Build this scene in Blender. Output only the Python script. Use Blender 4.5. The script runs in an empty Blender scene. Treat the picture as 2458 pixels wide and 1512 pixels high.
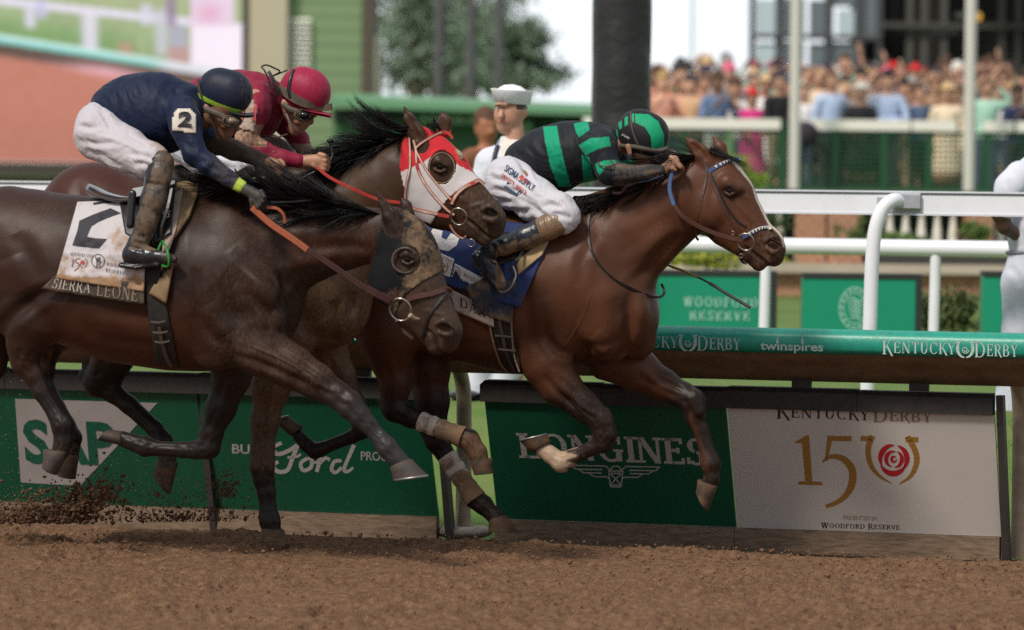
import bpy, bmesh, math, random
import numpy as np
from mathutils import Vector, Matrix
rnd = random.Random(7)
C = bpy.data.collections.new('race'); bpy.context.scene.collection.children.link(C)
SC = bpy.context.scene; SC.cycles.use_denoising = False      # keep the fine grain

# ------------------------------------------------------------------ camera
W, H, F = 2458.0, 1512.0, 10000.0          # working units of the photograph and focal length in them
CAMZ = 1.83
PITCH = math.atan((H/2-400)/F); ROLL = 0.010
cam = bpy.data.objects.new('camera', bpy.data.cameras.new('camera')); C.objects.link(cam); SC.camera = cam
cam.data.sensor_width = 36; cam.data.lens = 36*F/W
cam.data.clip_end = 3000; cam.data.clip_start = .5
MC = Matrix.Translation((0, 0, CAMZ)) @ Matrix.Rotation(math.pi/2-PITCH, 4, 'X') @ Matrix.Rotation(ROLL, 4, 'Z')
cam.matrix_world = MC
cam.data.dof.use_dof = True; cam.data.dof.focus_distance = 20.6; cam.data.dof.aperture_fstop = 2.3
CR = np.array(MC.to_3x3()); CP = np.array([0, 0, CAMZ])

# ------------------------------------------------------------------ world, sun, exposure
SUN_EL, SUN_AZ = math.radians(48), math.radians(-142)     # azimuth: direction the light comes from, from +Y clockwise
w = bpy.data.worlds.new('World'); SC.world = w; w.use_nodes = True
nt = w.node_tree; nt.nodes.clear()
sky = nt.nodes.new('ShaderNodeTexSky'); sky.sky_type = 'NISHITA'; sky.sun_disc = False
sky.sun_elevation = SUN_EL; sky.sun_rotation = SUN_AZ; sky.air_density = 1.0; sky.dust_density = 4.0; sky.ozone_density = 1.0
mx = nt.nodes.new('ShaderNodeMix'); mx.data_type = 'RGBA'; mx.inputs[0].default_value = .84
mx.inputs[7].default_value = (10.5, 11.6, 12.4, 1)       # the pale overcast veil, brighter low over the horizon
tcw = nt.nodes.new('ShaderNodeTexCoord'); spw = nt.nodes.new('ShaderNodeSeparateXYZ'); mrw = nt.nodes.new('ShaderNodeMapRange'); mlw = nt.nodes.new('ShaderNodeMix'); mlw.data_type = 'RGBA'
nt.links.new(tcw.outputs['Generated'], spw.inputs[0]); nt.links.new(spw.outputs[2], mrw.inputs[0]); mrw.inputs['From Min'].default_value = .05; mrw.inputs['From Max'].default_value = .22
mlw.inputs[6].default_value = (19.2, 20.3, 21.2, 1); mlw.inputs[7].default_value = (9.5, 10.2, 11.0, 1); mry = nt.nodes.new('ShaderNodeMapRange'); mry.inputs['From Min'].default_value = .86; mry.inputs['From Max'].default_value = .55; nt.links.new(spw.outputs[1], mry.inputs[0]); mxm = nt.nodes.new('ShaderNodeMath'); mxm.operation = 'MAXIMUM'; nt.links.new(mrw.outputs[0], mxm.inputs[0]); nt.links.new(mry.outputs[0], mxm.inputs[1])
nt.links.new(mxm.outputs[0], mlw.inputs[0]); nt.links.new(mlw.outputs[2], mx.inputs[7])
bg = nt.nodes.new('ShaderNodeBackground'); bg.inputs[1].default_value = .054
out = nt.nodes.new('ShaderNodeOutputWorld')
nt.links.new(sky.outputs[0], mx.inputs[6]); nt.links.new(mx.outputs[2], bg.inputs[0]); nt.links.new(bg.outputs[0], out.inputs[0])
sun = bpy.data.objects.new('sun', bpy.data.lights.new('sun', 'SUN')); C.objects.link(sun)
sun.data.energy = 2.55; sun.data.angle = math.radians(10); sun.data.color = (1, .93, .82)
sd = Vector((math.sin(SUN_AZ)*math.cos(SUN_EL), math.cos(SUN_AZ)*math.cos(SUN_EL), math.sin(SUN_EL)))
sun.rotation_euler = sd.to_track_quat('Z', 'Y').to_euler()
SC.view_settings.view_transform = 'Standard'; SC.view_settings.look = 'None'; SC.view_settings.gamma = 1
SC.view_settings.exposure = 0.27

# ------------------------------------------------------------------ helpers
def ray(px, py):
    d = CR @ np.array([(px-W/2)/F, -(py-H/2)/F, -1.0]); return d
def at(px, py, Y):
    d = ray(px, py); return CP + d*(Y/d[1])
def project(p):                              # world (n,3) -> working pixels (n,2)
    q = (np.atleast_2d(p)-CP) @ CR
    return np.stack([W/2+F*q[:, 0]/-q[:, 2], H/2-F*q[:, 1]/-q[:, 2]], 1)
class Frame:
    """vertical plane heading right and a little towards the camera; a along, b sideways (towards camera), c up"""
    def __init__(s, dist, deg=17):
        t = math.radians(deg); s.Fv = np.array([math.cos(t), -math.sin(t), 0.]); s.N = np.array([-math.sin(t), -math.cos(t), 0.])
        s.O = s.N*-dist; s.B = np.stack([s.Fv, s.N, np.array([0, 0, 1.])])
    def loc(s, px, py, b=0.):
        d = ray(px, py); t = (b-np.dot(CP-s.O, s.N))/np.dot(d, s.N); p = CP+d*t
        return np.array([np.dot(p-s.O, s.Fv), b, p[2]])
    def locs(s, pts, b):                     # many pixels at many b
        pts = np.asarray(pts, float); d = np.stack([(pts[:, 0]-W/2)/F, -(pts[:, 1]-H/2)/F, -np.ones(len(pts))], 1) @ CR.T
        t = (b-np.dot(CP-s.O, s.N))/(d @ s.N); p = CP+d*t[:, None]
        return np.stack([(p-s.O) @ s.Fv, np.zeros(len(p))+b, p[:, 2]], 1)
    def world(s, q): return s.O + np.atleast_2d(q) @ s.B
    def local(s, p): return (np.atleast_2d(p)-s.O) @ s.B.T
    def scale(s, px, py, b=0.):
        p = s.world(s.loc(px, py, b))[0]; return -F/((p-CP) @ CR)[2]
    def pix(s, q): return project(s.world(q))

def tag(o, label=None, cat=None, group=None, kind=None):
    if label: o['label'] = label
    if cat: o['category'] = cat
    if group: o['group'] = group
    if kind: o['kind'] = kind
    return o
def empty(name, loc, label, cat, group=None):
    o = bpy.data.objects.new(name, None); C.objects.link(o); o.location = Vector(loc); o.empty_display_size = .1
    return tag(o, label, cat, group)
def link(name, me, parent=None, m=None):
    if m is not None and not me.materials:
        for k in (m if isinstance(m, (list, tuple)) else [m]): me.materials.append(k)
    o = bpy.data.objects.new(name, me); C.objects.link(o)
    if parent is not None:
        o.parent = parent; o.matrix_parent_inverse = Matrix.Translation(-Vector(PLOC(parent)))
    return o
def PLOC(o):
    v = Vector(o.location); p = o.parent
    return v if p is None else v
def mesh(name, V, Fc, m=None, parent=None, col=None, mud=None, smooth=True):
    me = bpy.data.meshes.new(name); V = np.asarray(V, float)
    if isinstance(Fc, np.ndarray):
        n, k = Fc.shape; me.vertices.add(len(V)); me.vertices.foreach_set('co', V.ravel())
        me.loops.add(n*k); me.loops.foreach_set('vertex_index', Fc.ravel().astype(np.int32))
        me.polygons.add(n); me.polygons.foreach_set('loop_start', (np.arange(n)*k).astype(np.int32))
        me.update(calc_edges=True); me.validate()
    else:
        me.from_pydata(V.tolist(), [], Fc); me.update()
    if smooth: me.polygons.foreach_set('use_smooth', np.ones(len(me.polygons), bool))
    if col is not None:
        col = np.asarray(col, float)
        if col.ndim == 1: col = np.tile(col, (len(V), 1))
        a = me.attributes.new('Col', 'FLOAT_COLOR', 'POINT'); a.data.foreach_set('color', np.concatenate([col[:, :3], np.ones((len(V), 1))], 1).ravel())
    if mud is not None:
        a = me.attributes.new('Mud', 'FLOAT', 'POINT'); a.data.foreach_set('value', np.clip(np.asarray(mud, float)+np.zeros(len(V)), 0, 1))
    return link(name, me, parent, m)
class MB:
    """collects boxes, tubes, sheets; build() links them as one object"""
    def __init__(s): s.v = []; s.f = []; s.n = 0
    def add(s, V, Fc):
        s.v += [tuple(map(float, p)) for p in V]; s.f += [tuple(int(i)+s.n for i in f) for f in Fc]; s.n = len(s.v); return s
    def hexa(s, P): return s.add(P, [(0, 3, 2, 1), (4, 5, 6, 7), (0, 1, 5, 4), (1, 2, 6, 5), (2, 3, 7, 6), (3, 0, 4, 7)])
    def box(s, lo, hi, fr=None):
        x0, y0, z0 = lo; x1, y1, z1 = hi
        P = [(x0, y0, z0), (x1, y0, z0), (x1, y1, z0), (x0, y1, z0), (x0, y0, z1), (x1, y0, z1), (x1, y1, z1), (x0, y1, z1)]
        if fr is not None: P = fr.world(np.array(P))
        return s.hexa(P)
    def tube(s, pts, r, n=10, cap=True, flat=1.0, up=None):
        pts = [np.array(p, float) for p in pts]; m = len(pts); r = [r]*m if np.isscalar(r) else r; V = []; u = None
        for i, p in enumerate(pts):
            t = pts[min(i+1, m-1)]-pts[max(i-1, 0)]; t = t/(np.linalg.norm(t)+1e-9)
            if u is None:
                u = np.array(up if up is not None else ((0, 0, 1) if abs(t[2]) < .9 else (1, 0, 0)), float)
            u = u-t*np.dot(u, t); u /= np.linalg.norm(u)+1e-9; v = np.cross(t, u)
            for k in range(n):
                an = 2*math.pi*k/n; V.append(p+u*math.cos(an)*r[i]*flat+v*math.sin(an)*r[i])
        Fc = [(i*n+k, i*n+(k+1) % n, (i+1)*n+(k+1) % n, (i+1)*n+k) for i in range(m-1) for k in range(n)]
        if cap:
            V += V[:n]+V[(m-1)*n:m*n]; Fc += [tuple(m*n+k for k in range(n))[::-1], tuple((m+1)*n+k for k in range(n))]
        return s.add(V, Fc)
    def ball(s, c, r, n=12, m=8, ax=None):
        r = (r, r, r) if np.isscalar(r) else r; V = []; c = np.array(c, float); ax = np.eye(3) if ax is None else ax
        for i in range(m+1):
            th = math.pi*i/m
            for k in range(n):
                ph = 2*math.pi*k/n
                V.append(c+ax.T @ np.array([r[0]*math.sin(th)*math.cos(ph), r[1]*math.sin(th)*math.sin(ph), r[2]*math.cos(th)]))
        return s.add(V, [(i*n+k, i*n+(k+1) % n, (i+1)*n+(k+1) % n, (i+1)*n+k) for i in range(m) for k in range(n)])
    def build(s, name, m, parent=None, smooth=True, auto=None):
        o = mesh(name, s.v, s.f, m, parent, smooth=smooth)
        if auto:
            try: o.data.set_sharp_from_angle(angle=math.radians(auto))
            except Exception: pass
        return o
def smoothpath(P, k=4):
    P = [np.array(p, float) for p in P]; out = []
    for i in range(len(P)-1):
        a, b, c, d = P[max(i-1, 0)], P[i], P[i+1], P[min(i+2, len(P)-1)]
        for j in range(k):
            t = j/k; out.append(.5*((2*b)+(-a+c)*t+(2*a-5*b+4*c-d)*t*t+(-a+3*b-3*c+d)*t**3))
    out.append(P[-1]); return out

# ------------------------------------------------------------------ materials
def mat(name, col=(.5, .5, .5), rough=.6, attr=False, nscale=0, nmix=.3, ncol=None, bump=0, bscale=80, metal=0, mudcol=None, mudscale=60, sheen=0, coat=0, stretch=None, emit=0, spec=.5, objcol=None, bdist=.01, mudrough=.9, mudsoft=(.92, 1.16)):
    m = bpy.data.materials.new(name); m.use_nodes = True; t = m.node_tree; N = t.nodes; L = t.links; b = N['Principled BSDF']
    b.inputs['Roughness'].default_value = rough; b.inputs['Metallic'].default_value = metal; b.inputs['Specular IOR Level'].default_value = spec
    if sheen: b.inputs['Sheen Weight'].default_value = sheen; b.inputs['Sheen Roughness'].default_value = .4
    if coat: b.inputs['Coat Weight'].default_value = coat; b.inputs['Coat Roughness'].default_value = .15
    g = N.new('ShaderNodeNewGeometry'); tc = N.new('ShaderNodeTexCoord')
    if attr:
        a = N.new('ShaderNodeAttribute'); a.attribute_name = 'Col'; c = a.outputs['Color']
    elif objcol:
        a = N.new('ShaderNodeAttribute'); a.attribute_type = 'OBJECT'; a.attribute_name = objcol; c = a.outputs['Color']
    else:
        r = N.new('ShaderNodeRGB'); r.outputs[0].default_value = (*col, 1); c = r.outputs[0]
    mp = N.new('ShaderNodeMapping'); L.new(g.outputs['Position'] if stretch is None or stretch[0] != 'obj' else tc.outputs['Object'], mp.inputs[0])
    if stretch is not None: mp.inputs['Scale'].default_value = stretch[-3:]
    def noise(sc, det=4, off=0):
        n = N.new('ShaderNodeTexNoise'); n.inputs['Scale'].default_value = sc; n.inputs['Detail'].default_value = det
        if off:
            m2 = N.new('ShaderNodeVectorMath'); m2.inputs[1].default_value = (off, off*2, off*.5); L.new(mp.outputs[0], m2.inputs[0]); L.new(m2.outputs[0], n.inputs[0])
        else: L.new(mp.outputs[0], n.inputs[0])
        return n
    if nscale:
        n = noise(nscale, 6); cr = N.new('ShaderNodeValToRGB'); cr.color_ramp.elements[0].position = .35; cr.color_ramp.elements[1].position = .68
        L.new(n.outputs[0], cr.inputs[0]); x = N.new('ShaderNodeMix'); x.data_type = 'RGBA'
        mm = N.new('ShaderNodeMath'); mm.operation = 'MULTIPLY'; mm.inputs[1].default_value = nmix; L.new(cr.outputs[0], mm.inputs[0]); L.new(mm.outputs[0], x.inputs[0])
        L.new(c, x.inputs[6])
        if ncol is not None: x.inputs[7].default_value = (*ncol, 1)
        else:
            dk = N.new('ShaderNodeMix'); dk.data_type = 'RGBA'; dk.blend_type = 'MULTIPLY'; dk.inputs[0].default_value = 1; dk.inputs[7].default_value = (.35, .33, .3, 1)
            L.new(c, dk.inputs[6]); L.new(dk.outputs[2], x.inputs[7])
        c = x.outputs[2]
    ro = None
    if mudcol is not None:
        a = N.new('ShaderNodeAttribute'); a.attribute_name = 'Mud'; n = noise(mudscale, 8, 3.3); n.inputs['Roughness'].default_value = .72
        ad = N.new('ShaderNodeMath'); ad.operation = 'ADD'; L.new(a.outputs['Fac'], ad.inputs[0]); L.new(n.outputs[0], ad.inputs[1])
        cr = N.new('ShaderNodeMapRange'); cr.inputs['From Min'].default_value = mudsoft[0]; cr.inputs['From Max'].default_value = mudsoft[1]; L.new(ad.outputs[0], cr.inputs[0])
        x = N.new('ShaderNodeMix'); x.data_type = 'RGBA'; L.new(cr.outputs[0], x.inputs[0]); L.new(c, x.inputs[6])
        n3 = noise(14, 5, 7.1); x3 = N.new('ShaderNodeMix'); x3.data_type = 'RGBA'; L.new(n3.outputs[0], x3.inputs[0]); x3.inputs[6].default_value = (*[v*.55 for v in mudcol], 1); x3.inputs[7].default_value = (*[min(1, v*1.5) for v in mudcol], 1)
        L.new(x3.outputs[2], x.inputs[7]); c = x.outputs[2]
        ro = N.new('ShaderNodeMapRange'); ro.inputs['To Min'].default_value = rough; ro.inputs['To Max'].default_value = mudrough; L.new(cr.outputs[0], ro.inputs[0]); L.new(ro.outputs[0], b.inputs['Roughness'])
    if bump:
        n2 = noise(bscale, 5, 1.7); bp = N.new('ShaderNodeBump'); bp.inputs['Strength'].default_value = bump; bp.inputs['Distance'].default_value = bdist
        L.new(n2.outputs[0], bp.inputs['Height']); L.new(bp.outputs[0], b.inputs['Normal'])
    if emit:
        L.new(c, b.inputs['Emission Color']); b.inputs['Emission Strength'].default_value = emit; b.inputs['Base Color'].default_value = (.01, .01, .01, 1)
    else: L.new(c, b.inputs['Base Color'])
    return m
MUD = (.24, .145, .08)
M = {}
def getm(name, **k):
    if name not in M: M[name] = mat(name, **k)
    return M[name]

# ------------------------------------------------------------------ signed distance modelling
class Field:
    def __init__(s, fr, lo, hi, h):
        s.fr = fr; s.h = h; s.lo = np.array(lo, float); s.n = np.ceil((np.array(hi)-s.lo)/h).astype(int)+1
        s.D = np.full(s.n, .2, np.float32); s.cr = []
    def _box(s, lo, hi):
        i0 = np.clip(np.floor((lo-s.lo)/s.h).astype(int), 0, s.n-1); i1 = np.clip(np.ceil((hi-s.lo)/s.h).astype(int)+1, 1, s.n)
        if np.any(i1 <= i0): return None
        return tuple(slice(a, b) for a, b in zip(i0, i1)), [(s.lo[k]+np.arange(i0[k], i1[k])*s.h).astype(np.float32) for k in range(3)]
    def seg(s, p, q, r1, r2, w=1., k=.03, op='add'):
        """tapered limb from p to q (local metres), sideways squash w"""
        p = np.array(p, float); q = np.array(q, float); m = k+max(.025, s.h*2); R = max(r1, r2)
        lo = np.minimum(p, q)-R*np.array([1, max(w, .3), 1])-m; hi = np.maximum(p, q)+R*np.array([1, max(w, .3), 1])+m
        bx = s._box(lo, hi)
        if bx is None: return s
        sl, (A, B, Cc) = bx; wi = 1./w
        a = A[:, None, None]-p[0]; b = (B[None, :, None]-p[1]); c = Cc[None, None, :]-p[2]
        d = q-p; L2 = d[0]**2+(d[1]*wi)**2+d[2]**2+1e-12; b = b*wi; db = d[1]*wi
        t = np.clip((a*d[0]+b*db+c*d[2])/L2, 0, 1)
        di = np.sqrt((a-t*d[0])**2+(b-t*db)**2+(c-t*d[2])**2)-(r1+(r2-r1)*t)
        if w < 1:
            # keep the gradient near 1 sideways
            di = di*(1-(1-w)*np.clip(np.abs(b-t*db)/(np.sqrt((a-t*d[0])**2+(b-t*db)**2+(c-t*d[2])**2)+1e-6), 0, 1)**2)
        D = s.D[sl]
        if op == 'add':
            hh = np.maximum(k-np.abs(D-di), 0)/k; s.D[sl] = np.minimum(D, di)-hh*hh*k*.25
        elif op == 'sub':
            di = -di; hh = np.maximum(k-np.abs(D-di), 0)/k; s.D[sl] = np.maximum(D, di)+hh*hh*k*.25
        return s
    def chain(s, pts, w=1., k=.03, op='add', b=0.):
        """pts: (px,py,r_px[,b[,w]]) in photograph units"""
        L = []
        for t in pts:
            bb = t[3] if len(t) > 3 and t[3] is not None else b
            ww = t[4] if len(t) > 4 else w
            L.append((s.fr.loc(t[0], t[1], bb), t[2]/s.fr.scale(t[0], t[1], bb), ww))
        if len(L) == 1: L = L*2
        for (p, r, w1), (q, r2, w2) in zip(L[:-1], L[1:]): s.seg(p, q, r, r2, (w1+w2)/2, k, op)
        return s
    def sub(s, pts, w=1., k=.01, b=0.): return s.chain(pts, w, k, 'sub', b)
    def sample(s, q):
        g = (np.asarray(q)-s.lo)/s.h; i = np.clip(np.floor(g).astype(int), 0, s.n-2); f = np.clip(g-i, 0, 1); r = 0
        for dx in (0, 1):
            for dy in (0, 1):
                for dz in (0, 1):
                    r = r+s.D[i[:, 0]+dx, i[:, 1]+dy, i[:, 2]+dz]*np.abs(1-dx-f[:, 0])*np.abs(1-dy-f[:, 1])*np.abs(1-dz-f[:, 2])
        return r
    def drape(s, pts, off=.004, bmax=.45, side=1, bmin=-.02):
        """pixels -> local points where the view ray through each pixel first meets the body (offset outwards)"""
        pts = np.asarray(pts, float); out = np.full(len(pts), np.nan); st = .004
        for b in np.arange(bmax, bmin, -st):
            q = s.fr.locs(pts, b*side); d = s.sample(q); hit = np.isnan(out) & (d < off); out[hit] = b*side
        bad = np.isnan(out)
        if bad.all(): out[:] = 0.
        elif bad.any():
            gi = np.where(~bad)[0]
            for j in np.where(bad)[0]:
                k = gi[np.argmin(((pts[gi]-pts[j])**2).sum(1))]; out[j] = out[k]
        return s.fr.locs(pts, out)
    def on(s, pts, r, lift, side=1):
        P = smoothpath([(p[0], p[1]) for p in pts], 3); q = s.drape(P, 0, side=side); n = len(P); R = np.interp(np.linspace(0, 1, n), np.linspace(0, 1, len(pts)), [p[2] if len(p) > 2 else r for p in pts])
        return [(p[0], p[1], rr, c[1]+side*lift*rr/s.fr.scale(*p[:2])) for p, rr, c in zip(P, R, q)]
    def groove(s, pts, r=5, k=.02, depth=.45, side=1):
        """crease pressed into the surface along pixels"""
        s.cr.append((pts, r*1.0+k*170, depth*r/500*2.7)); return s
    def ridge(s, pts, r=6, k=.02, lift=-.45, side=1, w=1.):
        s.cr.append((pts, r*1.15, -(1+lift)*r/500*1.2)); return s
    def crease(s, V, Q):
        N = vnormals(V, Q); fc = np.clip(N[:, 1]*2.2, 0, 1); P = s.fr.pix(V); d = np.zeros(len(V))
        for rec in s.cr:
            pts, sg, dp = rec[:3]
            pp = smoothpath([(p[0], p[1]) for p in pts], 4); lo = np.min(pp, 0)-3*sg; hi = np.max(pp, 0)+3*sg; I = np.where((P[:, 0] > lo[0]) & (P[:, 0] < hi[0]) & (P[:, 1] > lo[1]) & (P[:, 1] < hi[1]) & (fc > 0) & ((np.abs(V[:, 1]-rec[3]) < .11) if len(rec) > 3 else True))[0]
            if not len(I): continue
            q = P[I]; bd = np.full(len(I), 1e9); bt = np.zeros(len(I)); n = len(pp)-1
            for i in range(n):
                dd, t = segdist(q, pp[i], pp[i+1]); m = dd < bd; bd[m] = dd[m]; bt[m] = (i+t[m])/n
            g = np.exp(-(bd/sg)**2); g = g-.25*np.exp(-((bd-1.7*sg)/(.8*sg))**2); d[I] += dp*g*np.clip(np.sin(np.pi*np.clip(bt, .001, .999)), 0, 1)**.6
        return V-N*(d*fc)[:, None]
    def nets(s):
        D = s.D; S = D < 0; n = s.n
        cnt = np.zeros(n-1, np.int8)
        for dx in (0, 1):
            for dy in (0, 1):
                for dz in (0, 1): cnt += S[dx:n[0]-1+dx, dy:n[1]-1+dy, dz:n[2]-1+dz]
        I = np.argwhere((cnt > 0) & (cnt < 8)); vid = np.full(n-1, -1, np.int32); vid[tuple(I.T)] = np.arange(len(I))
        acc = np.zeros((len(I), 3)); num = np.zeros(len(I))
        cor = [(a, b, c) for a in (0, 1) for b in (0, 1) for c in (0, 1)]
        val = {c: D[I[:, 0]+c[0], I[:, 1]+c[1], I[:, 2]+c[2]] for c in cor}
        for c in cor:
            for ax in range(3):
                if c[ax] == 0:
                    e = list(c); e[ax] = 1; e = tuple(e); u, v = val[c], val[e]; m = (u < 0) != (v < 0); t = np.where(m, u/(u-v+1e-12), 0)
                    p = np.array(c, float)[None, :]+np.zeros((len(I), 3)); p[:, ax] += t; acc[m] += p[m]; num += m
        V = s.lo+(I+acc/num[:, None])*s.h; Q = []
        for ax in range(3):
            o = [k for k in range(3) if k != ax]
            A = np.take(S, range(0, n[ax]-1), ax); B = np.take(S, range(1, n[ax]), ax); E = np.argwhere(A != B)
            E = E[(E[:, o[0]] > 0) & (E[:, o[1]] > 0) & (E[:, o[0]] < n[o[0]]-1) & (E[:, o[1]] < n[o[1]]-1)]
            def g(d0, d1):
                J = E.copy(); J[:, o[0]] -= d0; J[:, o[1]] -= d1; return vid[tuple(J.T)]
            q = np.stack([g(1, 1), g(0, 1), g(0, 0), g(1, 0)], 1); ins = S[tuple(E.T)]
            if ax == 1: ins = ~ins
            q[~ins] = q[~ins][:, ::-1]; Q.append(q)
        return V, np.concatenate(Q)
def relax(V, Q, it=1, lam=.5):
    E0 = np.concatenate([Q[:, 0], Q[:, 1], Q[:, 2], Q[:, 3], Q[:, 1], Q[:, 2], Q[:, 3], Q[:, 0]]); E1 = np.concatenate([Q[:, 1], Q[:, 2], Q[:, 3], Q[:, 0], Q[:, 0], Q[:, 1], Q[:, 2], Q[:, 3]])
    n = np.maximum(np.bincount(E0, minlength=len(V)), 1); V = np.asarray(V, float); sh = V.shape; V = V.reshape(len(V), -1)
    for _ in range(it):
        acc = np.stack([np.bincount(E0, V[E1, k], minlength=len(V))/n for k in range(V.shape[1])], 1); V = V+lam*(acc-V)
    return V.reshape(sh)
def vnormals(V, Q):
    nf = np.cross(V[Q[:, 2]]-V[Q[:, 0]], V[Q[:, 3]]-V[Q[:, 1]]); N = np.zeros_like(V)
    for k in range(4): np.add.at(N, Q[:, k], nf)
    return N/(np.linalg.norm(N, axis=1)[:, None]+1e-12)
def vnoise(P, sc, seed=0):
    P = np.asarray(P)*sc+seed*17.3; i = np.floor(P).astype(np.int64); f = P-i; f = f*f*(3-2*f); r = 0
    dims = P.shape[1]
    for m in range(2**dims):
        b = [(m >> k) & 1 for k in range(dims)]; hh = np.zeros(len(P), np.int64); wt = 1
        for k in range(dims):
            hh = hh*73856093+(i[:, k]+b[k])*(19349663+k*83492791); wt = wt*(f[:, k] if b[k] else 1-f[:, k])
        hh = (hh ^ (hh >> 13))*1274126177; hh = (hh ^ (hh >> 16)) & 0xffff
        r = r+wt*hh/65535.
    return r
def fbm(P, sc, o=4, seed=0):
    r = 0; a = .5; t = 0
    for k in range(o): r = r+a*vnoise(P, sc*2**k, seed+k); t += a; a *= .5
    return r/t
def inpoly(P, poly):
    x, y = P[:, 0], P[:, 1]; r = np.zeros(len(P), bool); n = len(poly)
    for i in range(n):
        x0, y0 = poly[i]; x1, y1 = poly[(i+1) % n]
        c = ((y0 > y) != (y1 > y)) & (x < (x1-x0)*(y-y0)/(y1-y0+1e-12)+x0); r ^= c
    return r
def sstep(x, a, b): t = np.clip((x-a)/(b-a), 0, 1); return t*t*(3-2*t)
def segdist(P, a, b):
    a = np.array(a, float); b = np.array(b, float); d = b-a; t = np.clip(((P-a) @ d)/(d @ d), 0, 1); return np.linalg.norm(P-(a+t[:, None]*d), axis=1), t
# ================================================================== ground
def gheight(X, Y):
    d = .2924*X+.9563*Y
    tr = -.125*sstep(d, 19.7, 20.75)
    gr = -.20+.66*sstep(d, 21.1, 23.4)
    return np.where(d < 21.08, tr, gr)
def ground_sheet():
    # fine patch in view
    xs = np.arange(-3.4, 3.6, .014); ys = np.arange(14.6, 24.0, .022); X, Y = np.meshgrid(xs, ys, indexing='ij'); P = np.stack([X.ravel(), Y.ravel()], 1)
    d = .2924*P[:, 0]+.9563*P[:, 1]; z = np.where(d > 21.0, -.125, gheight(P[:, 0], P[:, 1]))
    keep = d < 21.5
    n = fbm(P, 9, 4, 1)-.5; c = np.abs(fbm(P*np.array([1, .8]), 26, 3, 5)-.5)*2; e = vnoise(P, 60, 9)-.5
    e2 = np.abs(fbm(P, 48, 2, 11)-.5)*2
    pit = sstep(fbm(P*np.array([.8, 1.2]), 5.5, 2, 31), .60, .72)
    am = .35+1.1*sstep(fbm(P, 2.2, 3, 41), .35, .68); c3 = np.abs(fbm(P*np.array([.7, 1]), 13, 3, 51)-.5)*2; z = z-.030-.022*sstep(d, 18.0, 18.8)-pit*.030+n*.020+((.3-c)*.030+(.3-c3)*.040+(.3-e2)*.008+e*.005)*am+(fbm(P, 1.6, 2, 3)-.5)*.02
    z = np.where(d > 20.95, z-(d-20.95)*.04, z)
    nx, ny = len(xs), len(ys); I = np.arange(nx*ny).reshape(nx, ny)
    Q = np.stack([I[:-1, :-1].ravel(), I[1:, :-1].ravel(), I[1:, 1:].ravel(), I[:-1, 1:].ravel()], 1); Q = Q[keep[Q].all(1)]
    m = mat('track dirt', (.295, .168, .098), .95, nscale=30, nmix=.8, ncol=(.12, .066, .038), bump=1, bscale=150, spec=.1, bdist=.02)
    o = mesh('dirt_track', np.stack([P[:, 0], P[:, 1], z], 1), Q, m); tag(o, kind='structure')
    m2 = mat('far dirt', (.27, .155, .092), .95, nscale=8, nmix=.4, spec=.1)
    ys2 = [-60, 14.7]; mesh('near_track', [(-60, -30, -.06), (60, -30, -.06), (60, 14.7, -.05), (-60, 14.7, -.05)], [(0, 1, 2, 3)], m2)['kind'] = 'structure'
    V = []
    for s_, (xa, xb) in enumerate(((-60, -3.35), (3.55, 60))):
        V.append((xa, xb))
    for i, (xa, xb) in enumerate(V):
        f = lambda x: (21.0-.2924*x)/.9563
        mesh('side_track', [(xa, 14.7, -.05), (xb, 14.7, -.05), (xb, f(xb), -.09), (xa, f(xa), -.09)], [(0, 1, 2, 3)], m2)['kind'] = 'structure'
    # turf
    g = mat('turf', (.10, .185, .042), .9, nscale=5, nmix=.5, ncol=(.22, .22, .09), bump=.8, bscale=120, spec=.2)
    As = np.concatenate([np.arange(-8, 8, .25), [20, 60, 200]]); As = np.concatenate([[-200, -60, -20], As]); Ds = np.concatenate([[21.09], np.arange(21.12, 25, .12), [27, 32, 40, 48, 60, 90, 200, 900]])
    fr = Frame(0); A, D = np.meshgrid(As, Ds, indexing='ij'); Wd = fr.Fv[None]*A.ravel()[:, None]-fr.N[None]*D.ravel()[:, None]
    z = gheight(Wd[:, 0], Wd[:, 1])+(fbm(Wd[:, :2], 3, 2, 2)-.5)*.05; z = np.where(D.ravel() < 21.1, -.9, z); Wd[:, 2] = z
    nx, ny = len(As), len(Ds); I = np.arange(nx*ny).reshape(nx, ny); Q = np.stack([I[:-1, :-1].ravel(), I[1:, :-1].ravel(), I[1:, 1:].ravel(), I[:-1, 1:].ravel()], 1)
    mesh('turf_ground', Wd, Q, g)['kind'] = 'structure'
    # grass blades just behind the rail
    r = np.random.RandomState(3); n = 22000; a = r.uniform(-4.2, 4.2, n); dd = 21.4+r.uniform(0, 1, n)**1.5*3.2; B = fr.Fv[None]*a[:, None]-fr.N[None]*dd[:, None]; B[:, 2] = gheight(B[:, 0], B[:, 1])-.005
    h = r.uniform(.03, .085, n); th = r.uniform(0, 6.28, n); le = r.uniform(-.03, .03, (n, 2)); wv = np.stack([np.cos(th), np.sin(th), th*0], 1)*.0035
    T = B.copy(); T[:, 2] += h; T[:, :2] += le; V = np.concatenate([B-wv, B+wv, T]); Fc = np.stack([np.arange(n), np.arange(n)+n, np.arange(n)+2*n], 1)
    cc = np.stack([r.uniform(.08, .2, n), r.uniform(.2, .32, n), r.uniform(.03, .07, n)], 1); mesh('grass', V, Fc, mat('blade', rough=.7, attr=True), col=np.tile(cc, (3, 1)))['kind'] = 'stuff'
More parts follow.
